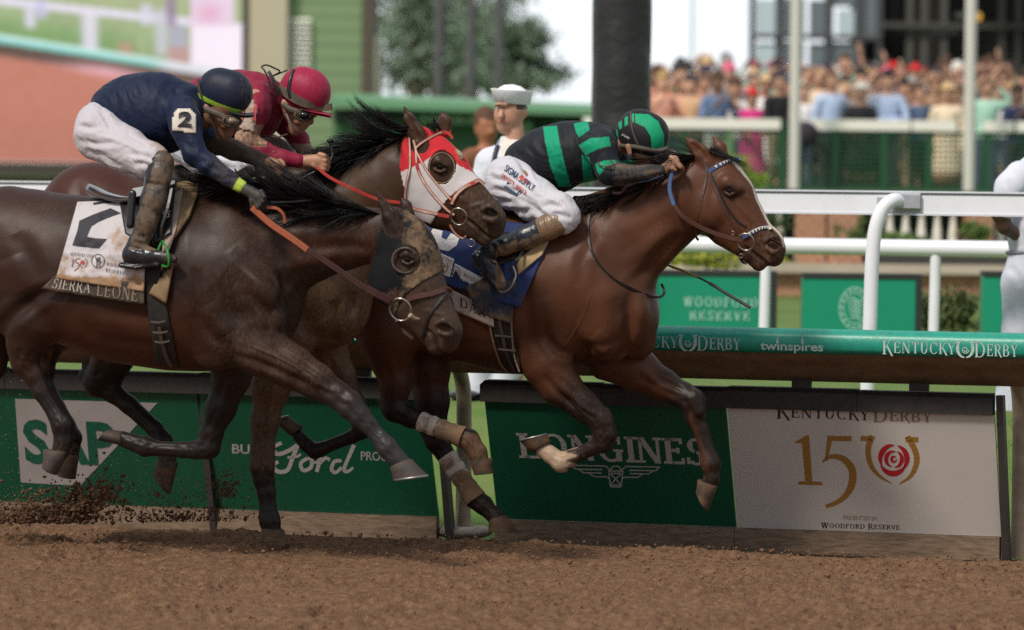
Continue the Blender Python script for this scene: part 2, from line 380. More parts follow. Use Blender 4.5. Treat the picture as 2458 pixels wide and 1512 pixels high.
    # loose clods lying on the track
    V = []; Fc = []; k = 0; r = np.random.RandomState(5); base = [(0, 0, 1), (1, 0, 0), (0, 1, 0), (-1, 0, 0), (0, -1, 0), (0, 0, -1)]; bf = [(0, 1, 2), (0, 2, 3), (0, 3, 4), (0, 4, 1), (5, 2, 1), (5, 3, 2), (5, 4, 3), (5, 1, 4)]
    n = 2500; y = 15.2+r.uniform(0, 1, n)*5.9; x = r.uniform(-.135, .135, n)*y; dd = .2924*x+.9563*y; z = gheight(x, y)
    for i in range(n):
        if dd[i] > 20.9: continue
        s_ = r.uniform(.003, .009)*(1 if r.rand() < .95 else 1.8); c = np.array([x[i], y[i], z[i]+s_*.3-.026]); j = r.uniform(.6, 1.3, (6, 3))
        V += [tuple(c+np.array(b)*s_*j[q]) for q, b in enumerate(base)]; Fc += [tuple(t+k for t in f) for f in bf]; k += 6
    mesh('dirt_clods', V, Fc, mat('clod', (.27, .15, .085), .95, nscale=40, nmix=.8, ncol=(.10, .055, .03), bump=.6, bscale=200, spec=.1), smooth=True)['kind'] = 'stuff'
    # dirt thrown up by the hooves
    V = []; Fc = []; k = 0
    def burst(px, py, sx, sy, dist, n, smin, smax, lean=0.):
        nonlocal k
        fr2 = Frame(dist)
        for i in range(n):
            u, v = r.normal(0, 1, 2); v = abs(v)
            q = fr2.loc(px+u*sx*(1+v*.3)+v*lean, py-v*sy, r.uniform(-.12, .12)); c = fr2.world(q)[0]; s_ = r.uniform(smin, smax)*(.4+r.rand()**2); j = r.uniform(.45, 1.4, (6, 3))
            if c[2] < -.05: continue
            V.extend(tuple(c+np.array(b)*s_*j[q_]) for q_, b in enumerate(base)); Fc.extend(tuple(t+k for t in f) for f in bf); k += 6
    burst(40, 1255, 45, 26, 19.0, 620, .004, .014); burst(150, 1255, 50, 34, 19.0, 1100, .004, .015, 8); burst(185, 1225, 30, 34, 19.0, 520, .004, .016, 16); burst(245, 1195, 13, 34, 19.0, 200, .003, .011, 8)
    burst(430, 1252, 75, 20, 19.3, 800, .003, .009); burst(540, 1195, 12, 30, 19.3, 260, .003, .010, 3); burst(410, 1225, 70, 40, 19.4, 300, .002, .007)
    mesh('flying_dirt', V, Fc, mat('thrown dirt', (.125, .070, .042), .95, nscale=40, nmix=.5, spec=.1), smooth=False)['kind'] = 'stuff'; V = []; Fc = []; k = 0
    burst(380, 1210, 170, 75, 19.4, 500, .001, .004); burst(150, 1215, 160, 130, 19.4, 1100, .001, .0033); burst(850, 1230, 120, 60, 19.6, 160, .001, .003); burst(480, 1180, 160, 110, 19.5, 400, .001, .003)
    mesh('flying_dirt', V, Fc, mat('fine thrown dirt', (.42, .27, .16), .95, nscale=40, nmix=.5, spec=.1), smooth=False)['kind'] = 'stuff'

# ================================================================== lettering
def sans(txt, bold=0., font=None):
    c = bpy.data.curves.new('t', 'FONT'); c.body = txt; c.offset = bold; c.resolution_u = 3; o = bpy.data.objects.new('t', c); C.objects.link(o)
    dg = bpy.context.evaluated_depsgraph_get(); me = bpy.data.meshes.new_from_object(o.evaluated_get(dg))
    V = np.array([v.co[:2] for v in me.vertices]).reshape(-1, 2); Fc = [tuple(p.vertices) for p in me.polygons]
    bpy.data.objects.remove(o); bpy.data.curves.remove(c); bpy.data.meshes.remove(me)
    lo = V.min(0); hi = V.max(0); return (V-lo)/(hi-lo), Fc
TK, TN, SL = .15, .06, .075
def glyph(ch, slab=False):
    tn = .11 if slab else TN; tk = .19 if slab else TK; sv = .10 if slab else .045; so = .09 if slab else SL
    E = []
    def q(*P): E.append(np.array(P, float))
    def line(x0, y0, x1, y1, t, t2=None):
        t2 = t if t2 is None else t2; d = math.hypot(x1-x0, y1-y0)
        if abs(y1-y0) < 1e-6: q((x0, y0-t/2), (x1, y1-t2/2), (x1, y1+t2/2), (x0, y0+t/2))
        else: k = t/2; k2 = t2/2; q((x0-k, y0), (x0+k, y0), (x1+k2, y1), (x1-k2, y1))
    def serif(x, y, wd): s_ = 1 if y < .5 else -1; q((x-wd/2-so, y), (x+wd/2+so, y), (x+wd/2+so, y+s_*sv), (x-wd/2-so, y+s_*sv))
    def stem(x, t=None): t = t or tk; line(x, 0, x, 1, t); serif(x, 0, t); serif(x, 1, t)
    def arc(cx, cy, rx, ry, a0, a1, n=14):
        L = []
        for i in range(n+1):
            a = math.radians(a0+(a1-a0)*i/n); t = tn+(tk-tn)*abs(math.cos(a)); L.append(((cx+rx*math.cos(a), cy+ry*math.sin(a)), (cx+(rx-t)*math.cos(a), cy+(ry-max(tn, t*.6))*math.sin(a))))
        for (a, b), (c, d) in zip(L[:-1], L[1:]): q(a, c, d, b)
    if ch == 'I': stem(.14); w_ = .28
    elif ch == 'L': stem(.14); line(.14, tn/2, .62, tn/2, tn); line(.6, 0, .62, .26, tn); w_ = .66
    elif ch == 'E': stem(.14); line(.14, tn/2, .6, tn/2, tn); line(.14, 1-tn/2, .58, 1-tn/2, tn); line(.14, .53, .46, .53, tn); line(.6, 0, .61, .24, tn); line(.57, .78, .57, 1, tn); line(.46, .42, .46, .64, tn); w_ = .66
    elif ch == 'F': stem(.14); line(.14, 1-tn/2, .58, 1-tn/2, tn); line(.14, .52, .46, .52, tn); line(.57, .78, .57, 1, tn); line(.46, .42, .46, .64, tn); w_ = .62
    elif ch == 'T': stem(.36); line(.04, 1-tn/2, .68, 1-tn/2, tn); line(.06, .76, .06, 1, tn); line(.66, .76, .66, 1, tn); w_ = .72
    elif ch == 'N': line(.12, 0, .12, 1, tn); serif(.12, 0, tn); line(.14, 1, .68, 0, tk*1.1); line(.7, 0, .7, 1, tn); serif(.7, 1, tn); serif(.1, 1, tn); w_ = .84
    elif ch == 'K': stem(.14); line(.2, .42, .6, 1, tn); serif(.6, 1, tn); line(.34, .6, .74, -.12 if not slab else 0, tk); w_ = .74
    elif ch == 'U': line(.16, .35, .16, 1, tk); serif(.16, 1, tk); line(.66, .35, .66, 1, tn); serif(.66, 1, tn); arc(.385, .37, .30, .38, 180, 360); w_ = .8
    elif ch == 'C': arc(.42, .5, .40, .52, 45, 318, 20); line(.72, .68, .72, .98, tn); w_ = .8
    elif ch == 'G': arc(.44, .5, .42, .52, 45, 300, 20); line(.74, .68, .74, .98, tn); line(.70, 0.02, .70, .44, tk); line(.52, .44, .86, .44, sv); w_ = .9
    elif ch == 'O': arc(.44, .5, .43, .52, 0, 360, 26); w_ = .9
    elif ch == 'D': stem(.14); arc(.36, .5, .46, .5, -90, 90, 16); line(.14, tn/2, .38, tn/2, tn); line(.14, 1-tn/2, .38, 1-tn/2, tn); w_ = .86
    elif ch == 'B': stem(.14); arc(.34, .75, .29, .25, -90, 90, 12); arc(.36, .26, .33, .27, -90, 90, 12); line(.14, .51, .36, .51, tn); line(.14, tn/2, .38, tn/2, tn); line(.14, 1-tn/2, .36, 1-tn/2, tn); w_ = .74
    elif ch == 'R': stem(.14); arc(.34, .74, .30, .26, -90, 90, 12); line(.14, .5, .36, .5, tn); line(.14, 1-tn/2, .36, 1-tn/2, tn); line(.38, .5, .7, -.1 if not slab else 0, tk); w_ = .74
    elif ch == 'P': stem(.14); arc(.34, .73, .31, .27, -90, 90, 12); line(.14, .48, .36, .48, tn); line(.14, 1-tn/2, .36, 1-tn/2, tn); w_ = .68
    elif ch == 'S': arc(.32, .74, .27, .28, 35, 262, 14); arc(.32, .27, .29, .29, -215, 75, 14)if False else arc(.32, .26, .28, .28, 85, -150, 14); line(.56, .74, .56, .99, tn); line(.06, .02, .06, .28, tn); w_ = .64
    elif ch == 'A': line(.08, 0, .38, 1, tn); line(.66, 0, .38, 1, tk); serif(.08, 0, tn); serif(.66, 0, tk); line(.2, .33, .54, .33, tn); w_ = .78
    elif ch == 'V': line(.38, 0, .1, 1, tk); line(.38, 0, .66, 1, tn); serif(.1, 1, tk); serif(.66, 1, tn); w_ = .76
    elif ch == 'W': line(.3, 0, .1, 1, tk); line(.3, 0, .5, 1, tn); line(.72, 0, .5, 1, tk); line(.72, 0, .94, 1, tn); serif(.1, 1, tk); serif(.5, 1, tk); serif(.94, 1, tn); w_ = 1.04
    elif ch == 'Y': line(.36, 0, .36, .46, tk); serif(.36, 0, tk); line(.36, .44, .08, 1, tk); line(.36, .44, .66, 1, tn); serif(.08, 1, tk); serif(.66, 1, tn); w_ = .74
    else: w_ = .34
    return E, w_
def serif(txt, slab=False, caps=.12, caplead=False):
    """capitals; a leading ^ makes the next letter larger"""
    x = 0; V = []; Fc = []; big = False
    for ch in txt:
        if ch == '^': big = True; continue
        E, w_ = glyph(ch, slab); s_ = 1.28 if big else 1.; big = False
        for P in E:
            n = len(V); V += [(x+p[0]*s_, p[1]*s_-(.14 if s_ > 1 else 0)) for p in P]; Fc.append(tuple(range(n, n+len(P))))
        x += (w_+caps)*s_
    V = np.array(V); lo = V.min(0); hi = V.max(0); V = (V-lo)/(hi-lo)
    return V, Fc
def bil(q, V):
    TL, TR, BR, BL = [np.array(p, float) for p in q]; u = V[:, :1]; v = 1-V[:, 1:2]
    return (TL*(1-u)+TR*u)*(1-v)+(BL*(1-u)+BR*u)*v
def letter(name, VF, quad, surf, m, parent):
    """lettering (V,F in the unit square) set in the four-cornered area quad, laid on surf(points, lift)"""
    V, Fc = VF; P = bil(quad, np.asarray(V)) if quad is not None else np.asarray(V, float)
    VV = []; FF = []
    # neighbouring pieces sit a hair apart so that no two overlap in one plane
    L0 = surf(P, .0022); L1 = surf(P, .0030); own = {}
    for i, f in enumerate(Fc):
        L = L0 if i % 2 == 0 else L1; n = len(VV); VV += [tuple(L[j]) for j in f]; FF.append(tuple(range(n, n+len(f))))
    o = mesh(name, VV, FF, m, parent, smooth=False); return o
def stroke(pts, wd, k=6, closed=False):
    """a pen line of varying width in pixels -> V,F"""
    P = smoothpath([(p[0], p[1], p[2] if len(p) > 2 else wd) for p in pts], k); V = []; Fc = []
    for i, p in enumerate(P):
        a = P[max(i-1, 0)]; b = P[min(i+1, len(P)-1)]; d = (b-a)[:2]; d /= np.linalg.norm(d)+1e-9; nn = np.array([-d[1], d[0]])*p[2]/2; V += [p[:2]+nn, p[:2]-nn]
    for i in range(len(P)-1): Fc.append((2*i, 2*i+1, 2*i+3, 2*i+2))
    return V, Fc
def merge(L):
    V = []; Fc = []
    for v, f in L:
        n = len(V); V += [tuple(p) for p in v]; Fc += [tuple(i+n for i in t) for t in f]
    return np.array(V, float), Fc

# ================================================================== the running rail and its boards
FN = Frame(20.8)
def board_surf(P, lift, zt=.60, zb=-.03, run=-.25):
    b = np.zeros(len(P))-.1
    for _ in range(6):
        q = FN.locs(P, b); b = run*(zt-q[:, 2])/(zt-zb)
    q = FN.locs(P, b+lift); return FN.world(q)
def A(px, py, b=0.): return FN.loc(px, py, b)[0]
def rail_and_boards():
    gr = mat('rail green', (.010, .30, .215), .38, nscale=30, nmix=.35, ncol=(.02, .12, .09), mudcol=(.35, .23, .15), mudscale=70, bump=.1)
    brown = mat('rail underside', (.20, .125, .072), .8, nscale=10, nmix=.5)
    dark = mat('rubber cap', (.012, .010, .009), .65, nscale=30, nmix=.5, ncol=(.04, .03, .022))
    wood = mat('timber kickboard', (.22, .15, .10), .9, nscale=12, nmix=.6, ncol=(.045, .028, .018), bump=.4, bscale=40, stretch=(1, 1, 6))
    alum = mat('rail white lettering', (.50, .58, .56), .5, nscale=40, nmix=.5, ncol=(.2, .4, .35))
    T = tag(empty('running_rail', FN.world([A(1700, 900), .1, 0])[0], 'green covered running rail along the track with white race lettering on its face', 'rail'), group=None)
    # cover: cross section in (b,z)
    a0, a1 = A(-500, 900)-2, A(2458, 900)+4
    sec = [(.245, .900), (.262, .930), (.262, .985), (.240, 1.012), (.20, 1.026), (.10, 1.020), (0, .985), (0, .975), (.10, 1.008), (.20, 1.014), (.232, 1.0), (.25, .98), (.25, .932), (.235, .905)]
    As = np.arange(a0, a1, .05); V = np.array([[a, b, z] for a in As for b, z in sec]); ns = len(sec)
    Q = np.array([(i*ns+k, (i+1)*ns+k, (i+1)*ns+(k+1) % ns, i*ns+(k+1) % ns) for i in range(len(As)-1) for k in range(ns)])
    mud = (V[:, 2] > .93)*(.22)+.2*fbm(np.stack([V[:, 0], V[:, 1], V[:, 2]], 1), 3, 2)
    # cover face must look crisp: seams every so often
    mesh('rail_cover', FN.world(V), Q, gr, T, mud=mud)
    mb = MB()
    sec2 = [(.235, .899), (.235, .905), (.06, .88), (-.06, .80), (-.06, .745), (-.045, .745), (.0, .79), (.1, .845)]
    ns = len(sec2); V = np.array([[a, b, z] for a in As for b, z in sec2]); Q = np.array([(i*ns+k, (i+1)*ns+k, (i+1)*ns+(k+1) % ns, i*ns+(k+1) % ns) for i in range(len(As)-1) for k in range(ns)])
    mesh('rail_underside', FN.world(V), Q, brown, T)
    m3 = MB().box((a0, -.075, .752), (a1, -.062, .80), FN); m3.build('rail_lip', mat('dark lip', (.03, .018, .01), .8), T)
    for px in (1106, 2445, 3900, -250):
        pb = MB(); a = A(px, 1000, -.3); pb.tube([FN.world(p)[0] for p in smoothpath([(a, -.36, -.15), (a, -.36, .45), (a, -.33, .66), (a, -.2, .80), (a, -.02, .87), (a, .1, .90)], 4)], .041, 16); pb.build('rail_post', mat('galvanised post', (.36, .28, .20), .55, nscale=9, nmix=.5, metal=.2), T)
    # lettering on the cover face (vertical face, b=.262)
    def face(P, lift): return FN.world(FN.locs(P, .262+lift))
    def kd(x0, y0, s_=1.):
        sl = .0245
        def q(x, y, w_, h): return [(x, y+(x-x0)*sl), (x+w_, y+(x+w_-x0)*sl), (x+w_, y+h+(x+w_-x0)*sl), (x, y+h+(x-x0)*sl)]
        letter('lettering', serif('^KENTUCKY'), q(x0, y0, 176, 38), face, alum, T)
        letter('lettering', serif('^DERBY'), q(x0+222, y0, 104, 36), face, alum, T)
        cx, cy = x0+199, y0+19+4.8
        hs = [stroke([(cx-15, cy-17, 4), (cx-18, cy-8, 7), (cx-17, cy+5, 7), (cx-10, cy+15, 5), (cx-2, cy+18, 3)], 5), stroke([(cx+15, cy-17, 4), (cx+18, cy-8, 7), (cx+17, cy+5, 7), (cx+10, cy+15, 5), (cx+2, cy+18, 3)], 5), stroke([(cx+9*math.cos(t)*(1-t/13), cy+9*math.sin(t)*(1-t/13)) for t in np.arange(0, 10, .6)], 2.2, 2), stroke([(cx-22, cy-18), (cx-12, cy-18)], 4), stroke([(cx+12, cy-18), (cx+22, cy-18)], 4)]
        letter('horseshoe_emblem', merge(hs), None, face, alum, T)
    kd(1452, 800); kd(2118, 816)
    for k in (-1,): kd(790, 784)
    letter('lettering', sans('twinspires', .02), [(1825, 820), (1976, 824), (1976, 850), (1825, 846)], face, alum, T)
    for x, h in ((1866, 20), (1926, 20)): letter('spire_mark', (np.array([(x-3, 824), (x+3, 824), (x, 824-h)]), [(0, 1, 2)]), None, face, alum, T)
    # boards
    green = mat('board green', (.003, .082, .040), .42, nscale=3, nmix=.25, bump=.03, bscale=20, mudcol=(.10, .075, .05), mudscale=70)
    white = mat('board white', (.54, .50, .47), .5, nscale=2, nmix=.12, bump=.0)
    lw = mat('board lettering', (.42, .39, .36), .55, nscale=8, nmix=.15)
    gold = mat('gold lettering', (.30, .15, .032), .5); ink = mat('black lettering', (.02, .02, .022), .5); red = mat('rose red', (.42, .012, .022), .5); tan = mat('tan lettering', (.22, .14, .09), .5)
    def board(x0t, x1t, ytl, ytr, x0b, x1b, label, m, group='advertising boards under the running rail', cap=True):
        # outline follows the leaning plane
        TLp = board_surf(np.array([(x0t, ytl)]), 0)[0]; a = FN.local(TLp)[0][0]; aR = FN.local(board_surf(np.array([(x1t, ytr)]), 0)[0])[0][0]
        t = tag(empty('advertising_board', FN.world([(a+aR)/2, -.25, -.05])[0], label, 'sign board', group))
        mb = MB(); P = [(a, -.25-.02, -.035), (aR, -.25-.02, -.035), (aR, -.25, -.035), (a, -.25, -.035), (a, -.02, .612), (aR, -.02, .612), (aR, 0, .612), (a, 0, .612)]
        n = 40; V = []; 
        for i in range(n+1):
            aa = a+(aR-a)*i/n
            for bb, zz in ((-.27, -.035), (-.25, -.035), (0, .60), (-.02, .60)): V.append((aa, bb, zz))
        Fc = [(i*4+k, (i+1)*4+k, (i+1)*4+(k+1) % 4, i*4+(k+1) % 4) for i in range(n) for k in range(4)]+[(0, 1, 2, 3), (n*4+3, n*4+2, n*4+1, n*4)]
        V = np.array(V); mud = .30*sstep(-V[:, 2], -.25, .05)*sstep(-(V[:, 0]), 1.2, 1.8)
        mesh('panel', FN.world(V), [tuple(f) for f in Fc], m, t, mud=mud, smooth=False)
        cb = MB(); ch = .03
        for j, (aa, ab) in enumerate([(a-.02, (a+aR)/2-.01), ((a+aR)/2-.007, aR-.004)]):
            S = [(-.05, .60), (.022, .60), (.026, .690-j*.005), (.0, .712-j*.005), (-.05, .715-j*.005)]; V = [(q_, b, z) for q_ in (aa, ab) for b, z in S]; V[4] = (aa+.03, -.05, .715-j*.005) if j == 0 else V[4]; V[3] = (aa+.02, 0, .712-j*.005) if j == 0 else V[3]
            cb.add(FN.world(np.array(V)), [(0, 1, 6, 5), (1, 2, 7, 6), (2, 3, 8, 7), (3, 4, 9, 8), (4, 0, 5, 9), (4, 3, 2, 1, 0), (5, 6, 7, 8, 9)])
        cb.build('cap_rail', dark, t, smooth=False)
        kb = MB().box((a-.01, -.29, -.16), (aR-.006, -.235, -.038), FN); kb.build('kickboard', wood, t, smooth=False)
        for f_ in (.28, .72): gb = MB().box((a+(aR-a)*f_-.05, -.03, .712), (a+(aR-a)*f_+.05, .0, .752), FN); gb.build('hanger', dark, t, smooth=False)
        return t
    b0 = board(-640, -15, 900, 900, 0, 0, 'plain green board cut by the left edge of the picture', green) if False else None
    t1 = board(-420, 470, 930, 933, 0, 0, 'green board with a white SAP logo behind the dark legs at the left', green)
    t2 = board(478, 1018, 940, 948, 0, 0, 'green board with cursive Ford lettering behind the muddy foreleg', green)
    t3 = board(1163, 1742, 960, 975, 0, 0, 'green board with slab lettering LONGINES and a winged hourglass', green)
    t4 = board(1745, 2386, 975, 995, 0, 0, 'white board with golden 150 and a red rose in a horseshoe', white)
    t5 = board(2640, 3400, 1000, 1010, 0, 0, 'green board beyond the right end of the white one', green) if False else None
    eb = MB()
    for x, t in ((1045, t2), (2394, t4), (476, t1)):
        a = FN.local(board_surf(np.array([(x, 960)]), 0)[0])[0][0]-.012
        e2 = MB(); e2.add(FN.world(np.array([(a, -.31, -.16), (a+.035, -.31, -.16), (a+.035, -.235, -.16), (a, -.235, -.16), (a, -.06, .70), (a+.035, -.06, .70), (a+.035, .015, .70), (a, .015, .70)])), [(0, 3, 2, 1), (4, 5, 6, 7), (0, 1, 5, 4), (1, 2, 6, 5), (2, 3, 7, 6), (3, 0, 4, 7)]); e2.build('end_post', mat('grey end post', (.04, .035, .033), .6, nscale=10, nmix=.4), t, smooth=False)
    # SAP
    sw = mat('sap white', (.36, .33, .325), .55, nscale=5, nmix=.2, mudcol=(.16, .10, .07), mudscale=60)
    o = letter('logo_field', (np.array([(36, 957), (378, 967), (192, 1166), (50, 1158)]), [(3, 2, 1, 0)]), None, lambda P, l: board_surf(P, .003), sw, t1)
    letter('lettering', sans('SAP', .035), [(52, 1006), (272, 1012), (280, 1118), (62, 1113)], lambda P, l: board_surf(P, l+.003), mat('sap green', (.004, .095, .055), .5, nscale=20, nmix=.3), t1)
    # Ford
    L = [stroke([(676, 1063, 9), (655, 1075, 9), (668, 1090, 10), (700, 1078, 10), (728, 1058, 10), (742, 1063, 8)], 9), stroke([(716, 1065, 10), (702, 1100, 10), (690, 1128, 10), (668, 1132, 10), (655, 1118, 10), (668, 1108, 8)], 9), stroke([(690, 1098, 6), (712, 1096, 6), (722, 1090, 6)], 7),
         stroke([(738, 1100, 9), (722, 1112, 9), (728, 1129, 9), (746, 1122, 9), (748, 1104, 9), (738, 1100, 8)], 8), stroke([(748, 1108, 6), (760, 1110, 6), (768, 1100, 7)], 6), stroke([(770, 1098, 9), (760, 1133, 9)], 9), stroke([(765, 1116, 7), (780, 1100, 8), (792, 1104, 8)], 8),
         stroke([(820, 1106, 8), (803, 1108, 9), (796, 1126, 9), (806, 1134, 8), (820, 1122, 8)], 8), stroke([(850, 1068, 10), (836, 1100, 9), (826, 1126, 9), (834, 1132, 8), (848, 1122, 6)], 9)]
    letter('lettering', merge(L), None, board_surf, lw, t2)
    letter('lettering', sans('BUILT', .02), [(557, 1066), (650, 1068), (650, 1092), (557, 1089)], board_surf, lw, t2)
    letter('lettering', sans('PROUD', .02), [(866, 1083), (950, 1086), (950, 1108), (866, 1105)], board_surf, lw, t2)
    # LONGINES
    letter('lettering', serif('LONGINES', True, .07), [(1238, 1038), (1688, 1053), (1694, 1118), (1247, 1100)], board_surf, lw, t3)
    L = []
    def l2(*P, w_=2.6):
        for a, b in zip(P[:-1], P[1:]): L.append(stroke([a, b], w_, 1))
    for sx in (-1, 1):
        X = lambda d, y: (1478+sx*d, y+sx*d*.02)
        l2(X(2, 1134) if 0 else X(24, 1119), X(106, 1119)); l2(X(106, 1119), X(96, 1128), X(32, 1128)); l2(X(90, 1128), X(78, 1136), X(34, 1136)); l2(X(66, 1136), X(52, 1145), X(22, 1145)); l2(X(24, 1119), X(14, 1129), X(6, 1119)); l2(X(0, 1119) if 0 else X(6, 1119), X(0, 1119)); l2(X(17, 1130), X(13, 1168)); l2(X(22, 1145), X(14, 1150))
    l2((1461, 1130), (1495, 1131)); l2((1465, 1168), (1491, 1169)); l2((1465, 1136), (1491, 1164)); l2((1491, 1136), (1465, 1164)); l2((1465, 1136), (1491, 1136)); l2((1465, 1164), (1491, 1164))
    letter('winged_hourglass', merge(L), None, board_surf, lw, t3)
    # white board
    def b4(P, l): return board_surf(P, l)
    letter('lettering', serif('^KENTUCKY'), [(1864, 974), (2088, 980), (2088, 1016), (1864, 1008)], b4, ink, t4)
    letter('lettering', serif('^DERBY'), [(2096, 981), (2238, 985), (2238, 1017), (2096, 1012)], b4, tan, t4)
    L = [(np.array([(1906, 1062), (1936, 1045), (1942, 1045), (1950, 1155), (1933, 1155), (1925, 1064)]), [(5, 4, 3, 2), (5, 2, 1, 0)]), (np.array([(1919, 1155), (1973, 1156), (1975, 1165), (1915, 1163)]), [(3, 2, 1, 0)])]
    letter('figure_one', merge(L), None, b4, gold, t4)
    L = [stroke([(1988, 1052), (2044, 1053)], 12, 1), stroke([(1993, 1046, 13), (1983, 1106, 6)], 9, 1), stroke([(1974, 1108, 4), (1995, 1096, 10), (2025, 1102, 15), (2046, 1130, 18), (2042, 1170, 17), (2018, 1200, 12), (1982, 1216, 9)], 10)]
    letter('figure_five', merge(L), None, b4, gold, t4)
    L = [stroke([(2094, 1046, 14), (2084, 1075, 13), (2088, 1110, 12), (2108, 1140, 8), (2140, 1160, 2)], 10), stroke([(2066, 1052, 12), (2094, 1053, 12)], 12, 1)]
    letter('horseshoe_half', merge(L), None, b4, gold, t4); L = [stroke([(2178, 1048, 14), (2196, 1080, 14), (2200, 1110, 13), (2186, 1142, 9), (2158, 1162, 2)], 10), stroke([(2174, 1054, 12), (2204, 1055, 12)], 12, 1)]
    letter('horseshoe_half', merge(L), None, b4, gold, t4)
    cx, cy = 2144, 1102
    def arcp(r, a0, a1, wd, n=9, ox=0, oy=0): return stroke([(cx+ox+r*math.cos(math.radians(a0+(a1-a0)*i/n)), cy+oy+1.08*r*math.sin(math.radians(a0+(a1-a0)*i/n)), wd*math.sin(math.pi*(i+.25)/(n+.5))+1) for i in range(n+1)], wd, 2)
    L = [arcp(32, 20, 160, 13), arcp(31, 150, 275, 12), arcp(31, -75, 50, 12, ox=2), arcp(17, 100, 290, 9), arcp(18, -70, 90, 9, ox=3), arcp(6, 0, 330, 6, ox=2)]
    letter('rose_emblem', merge(L), None, b4, red, t4)
    letter('lettering', sans('PRESENTED BY', 0), [(2024, 1237), (2106, 1240), (2106, 1250), (2024, 1247)], b4, tan, t4)
    letter('lettering', serif('^WOODFORD ^RESERVE', True, .12), [(1970, 1254), (2160, 1259), (2160, 1273), (1970, 1268)], b4, ink, t4)

# ================================================================== white rails, posts
def white_rails():
    wm = mat('white rail paint', (.82, .83, .88), .35, nscale=4, nmix=.12, bump=.02)
    gm = mat('grey rail edge', (.17, .18, .2), .5)
    fr = Frame(23.1)
    T = empty('turf_rail', fr.world([2, 0, .4])[0], 'white aluminium turf rail with a broad flat face and a curved white post', 'rail')
    zt = fr.loc(1850, 457)[2]; zb = fr.loc(1850, 508)[2]; a0, a1 = fr.loc(-700, 460)[0]-3, fr.loc(2458, 460)[0]+4
    MB().box((a0, -.05, zb), (a1, 0, zt-.012), fr).build('rail_face', wm, T, smooth=False)
    MB().box((a0, -.05, zt-.012), (a1, .006, zt-.004), fr).build('rail_groove', gm, T, smooth=False)
    MB().box((a0, -.055, zt-.004), (a1, .012, zt+.006), fr).box((a0, -.055, zb-.01), (a1, .008, zb-.001), fr).build('rail_edge', mat('rail edge white', (.66, .68, .74), .35), T, smooth=False)
    for i, (xp, xr) in enumerate(((2097, 2160), (-900, -840), (3600, 3660))):
        ap = fr.loc(xp, 700, .12)[0]; ar = fr.loc(xr, 486, .03)[0]; zc = (zt+zb)/2
        p = tag(MB().tube([fr.world(q)[0] for q in smoothpath([(ap-.03, .16, .3), (ap-.012, .16, .9), (ap, .15, zc-.25), (ap+.035, .13, zc-.06), (ap+.09, .09, zc+.01), (ar, .03, zc+.01), (ar+.03, .0, zc+.01)], 5)], .040, 20).build('rail_post', wm, T))
        k = MB(); k.hexa(fr.world(np.array([(ap-.01, .001, zt-.03), (ar+.125, .001, zt-.03), (ar+.125, .012, zt-.03), (ap-.01, .012, zt-.03), (ap-.01, .001, zb+.008), (ar+.125, .001, zb+.008), (ar+.125, .012, zb+.008), (ap-.01, .012, zb+.008)])))
        k.hexa(fr.world(np.array([(ar-.02, .012, zc-.045), (ar+.115, .012, zc-.045), (ar+.115, .028, zc-.03), (ar-.02, .07, zc-.03), (ar-.02, .012, zc+.055), (ar+.115, .012, zc+.055), (ar+.115, .028, zc+.045), (ar-.02, .07, zc+.045)])))
        k.build('bracket', mat('bracket grey', (.42, .44, .47), .4, nscale=20, nmix=.3), T, smooth=False)
    fr = Frame(26.8)
    T = empty('tubular_rail', fr.world([2, 0, .4])[0], 'blurred white round tube rail on slim posts behind the turf rail', 'rail')
    z = fr.loc(2000, 592)[2]; a0, a1 = fr.loc(-700, 460)[0]-3, fr.loc(2458, 460)[0]+2
    MB().tube([fr.world([a0, 0, z])[0], fr.world([a1, 0, z])[0]], .054, 16).build('tube', wm, T)
    for xp in (200, 620, 1010, 1420, 1838, 2245, 2660):
        a = fr.loc(xp, 700)[0]; MB().tube([fr.world(q)[0] for q in ((a-.01, .02, .42), (a, .0, z-.03))], .035, 12).build('post', wm, T)

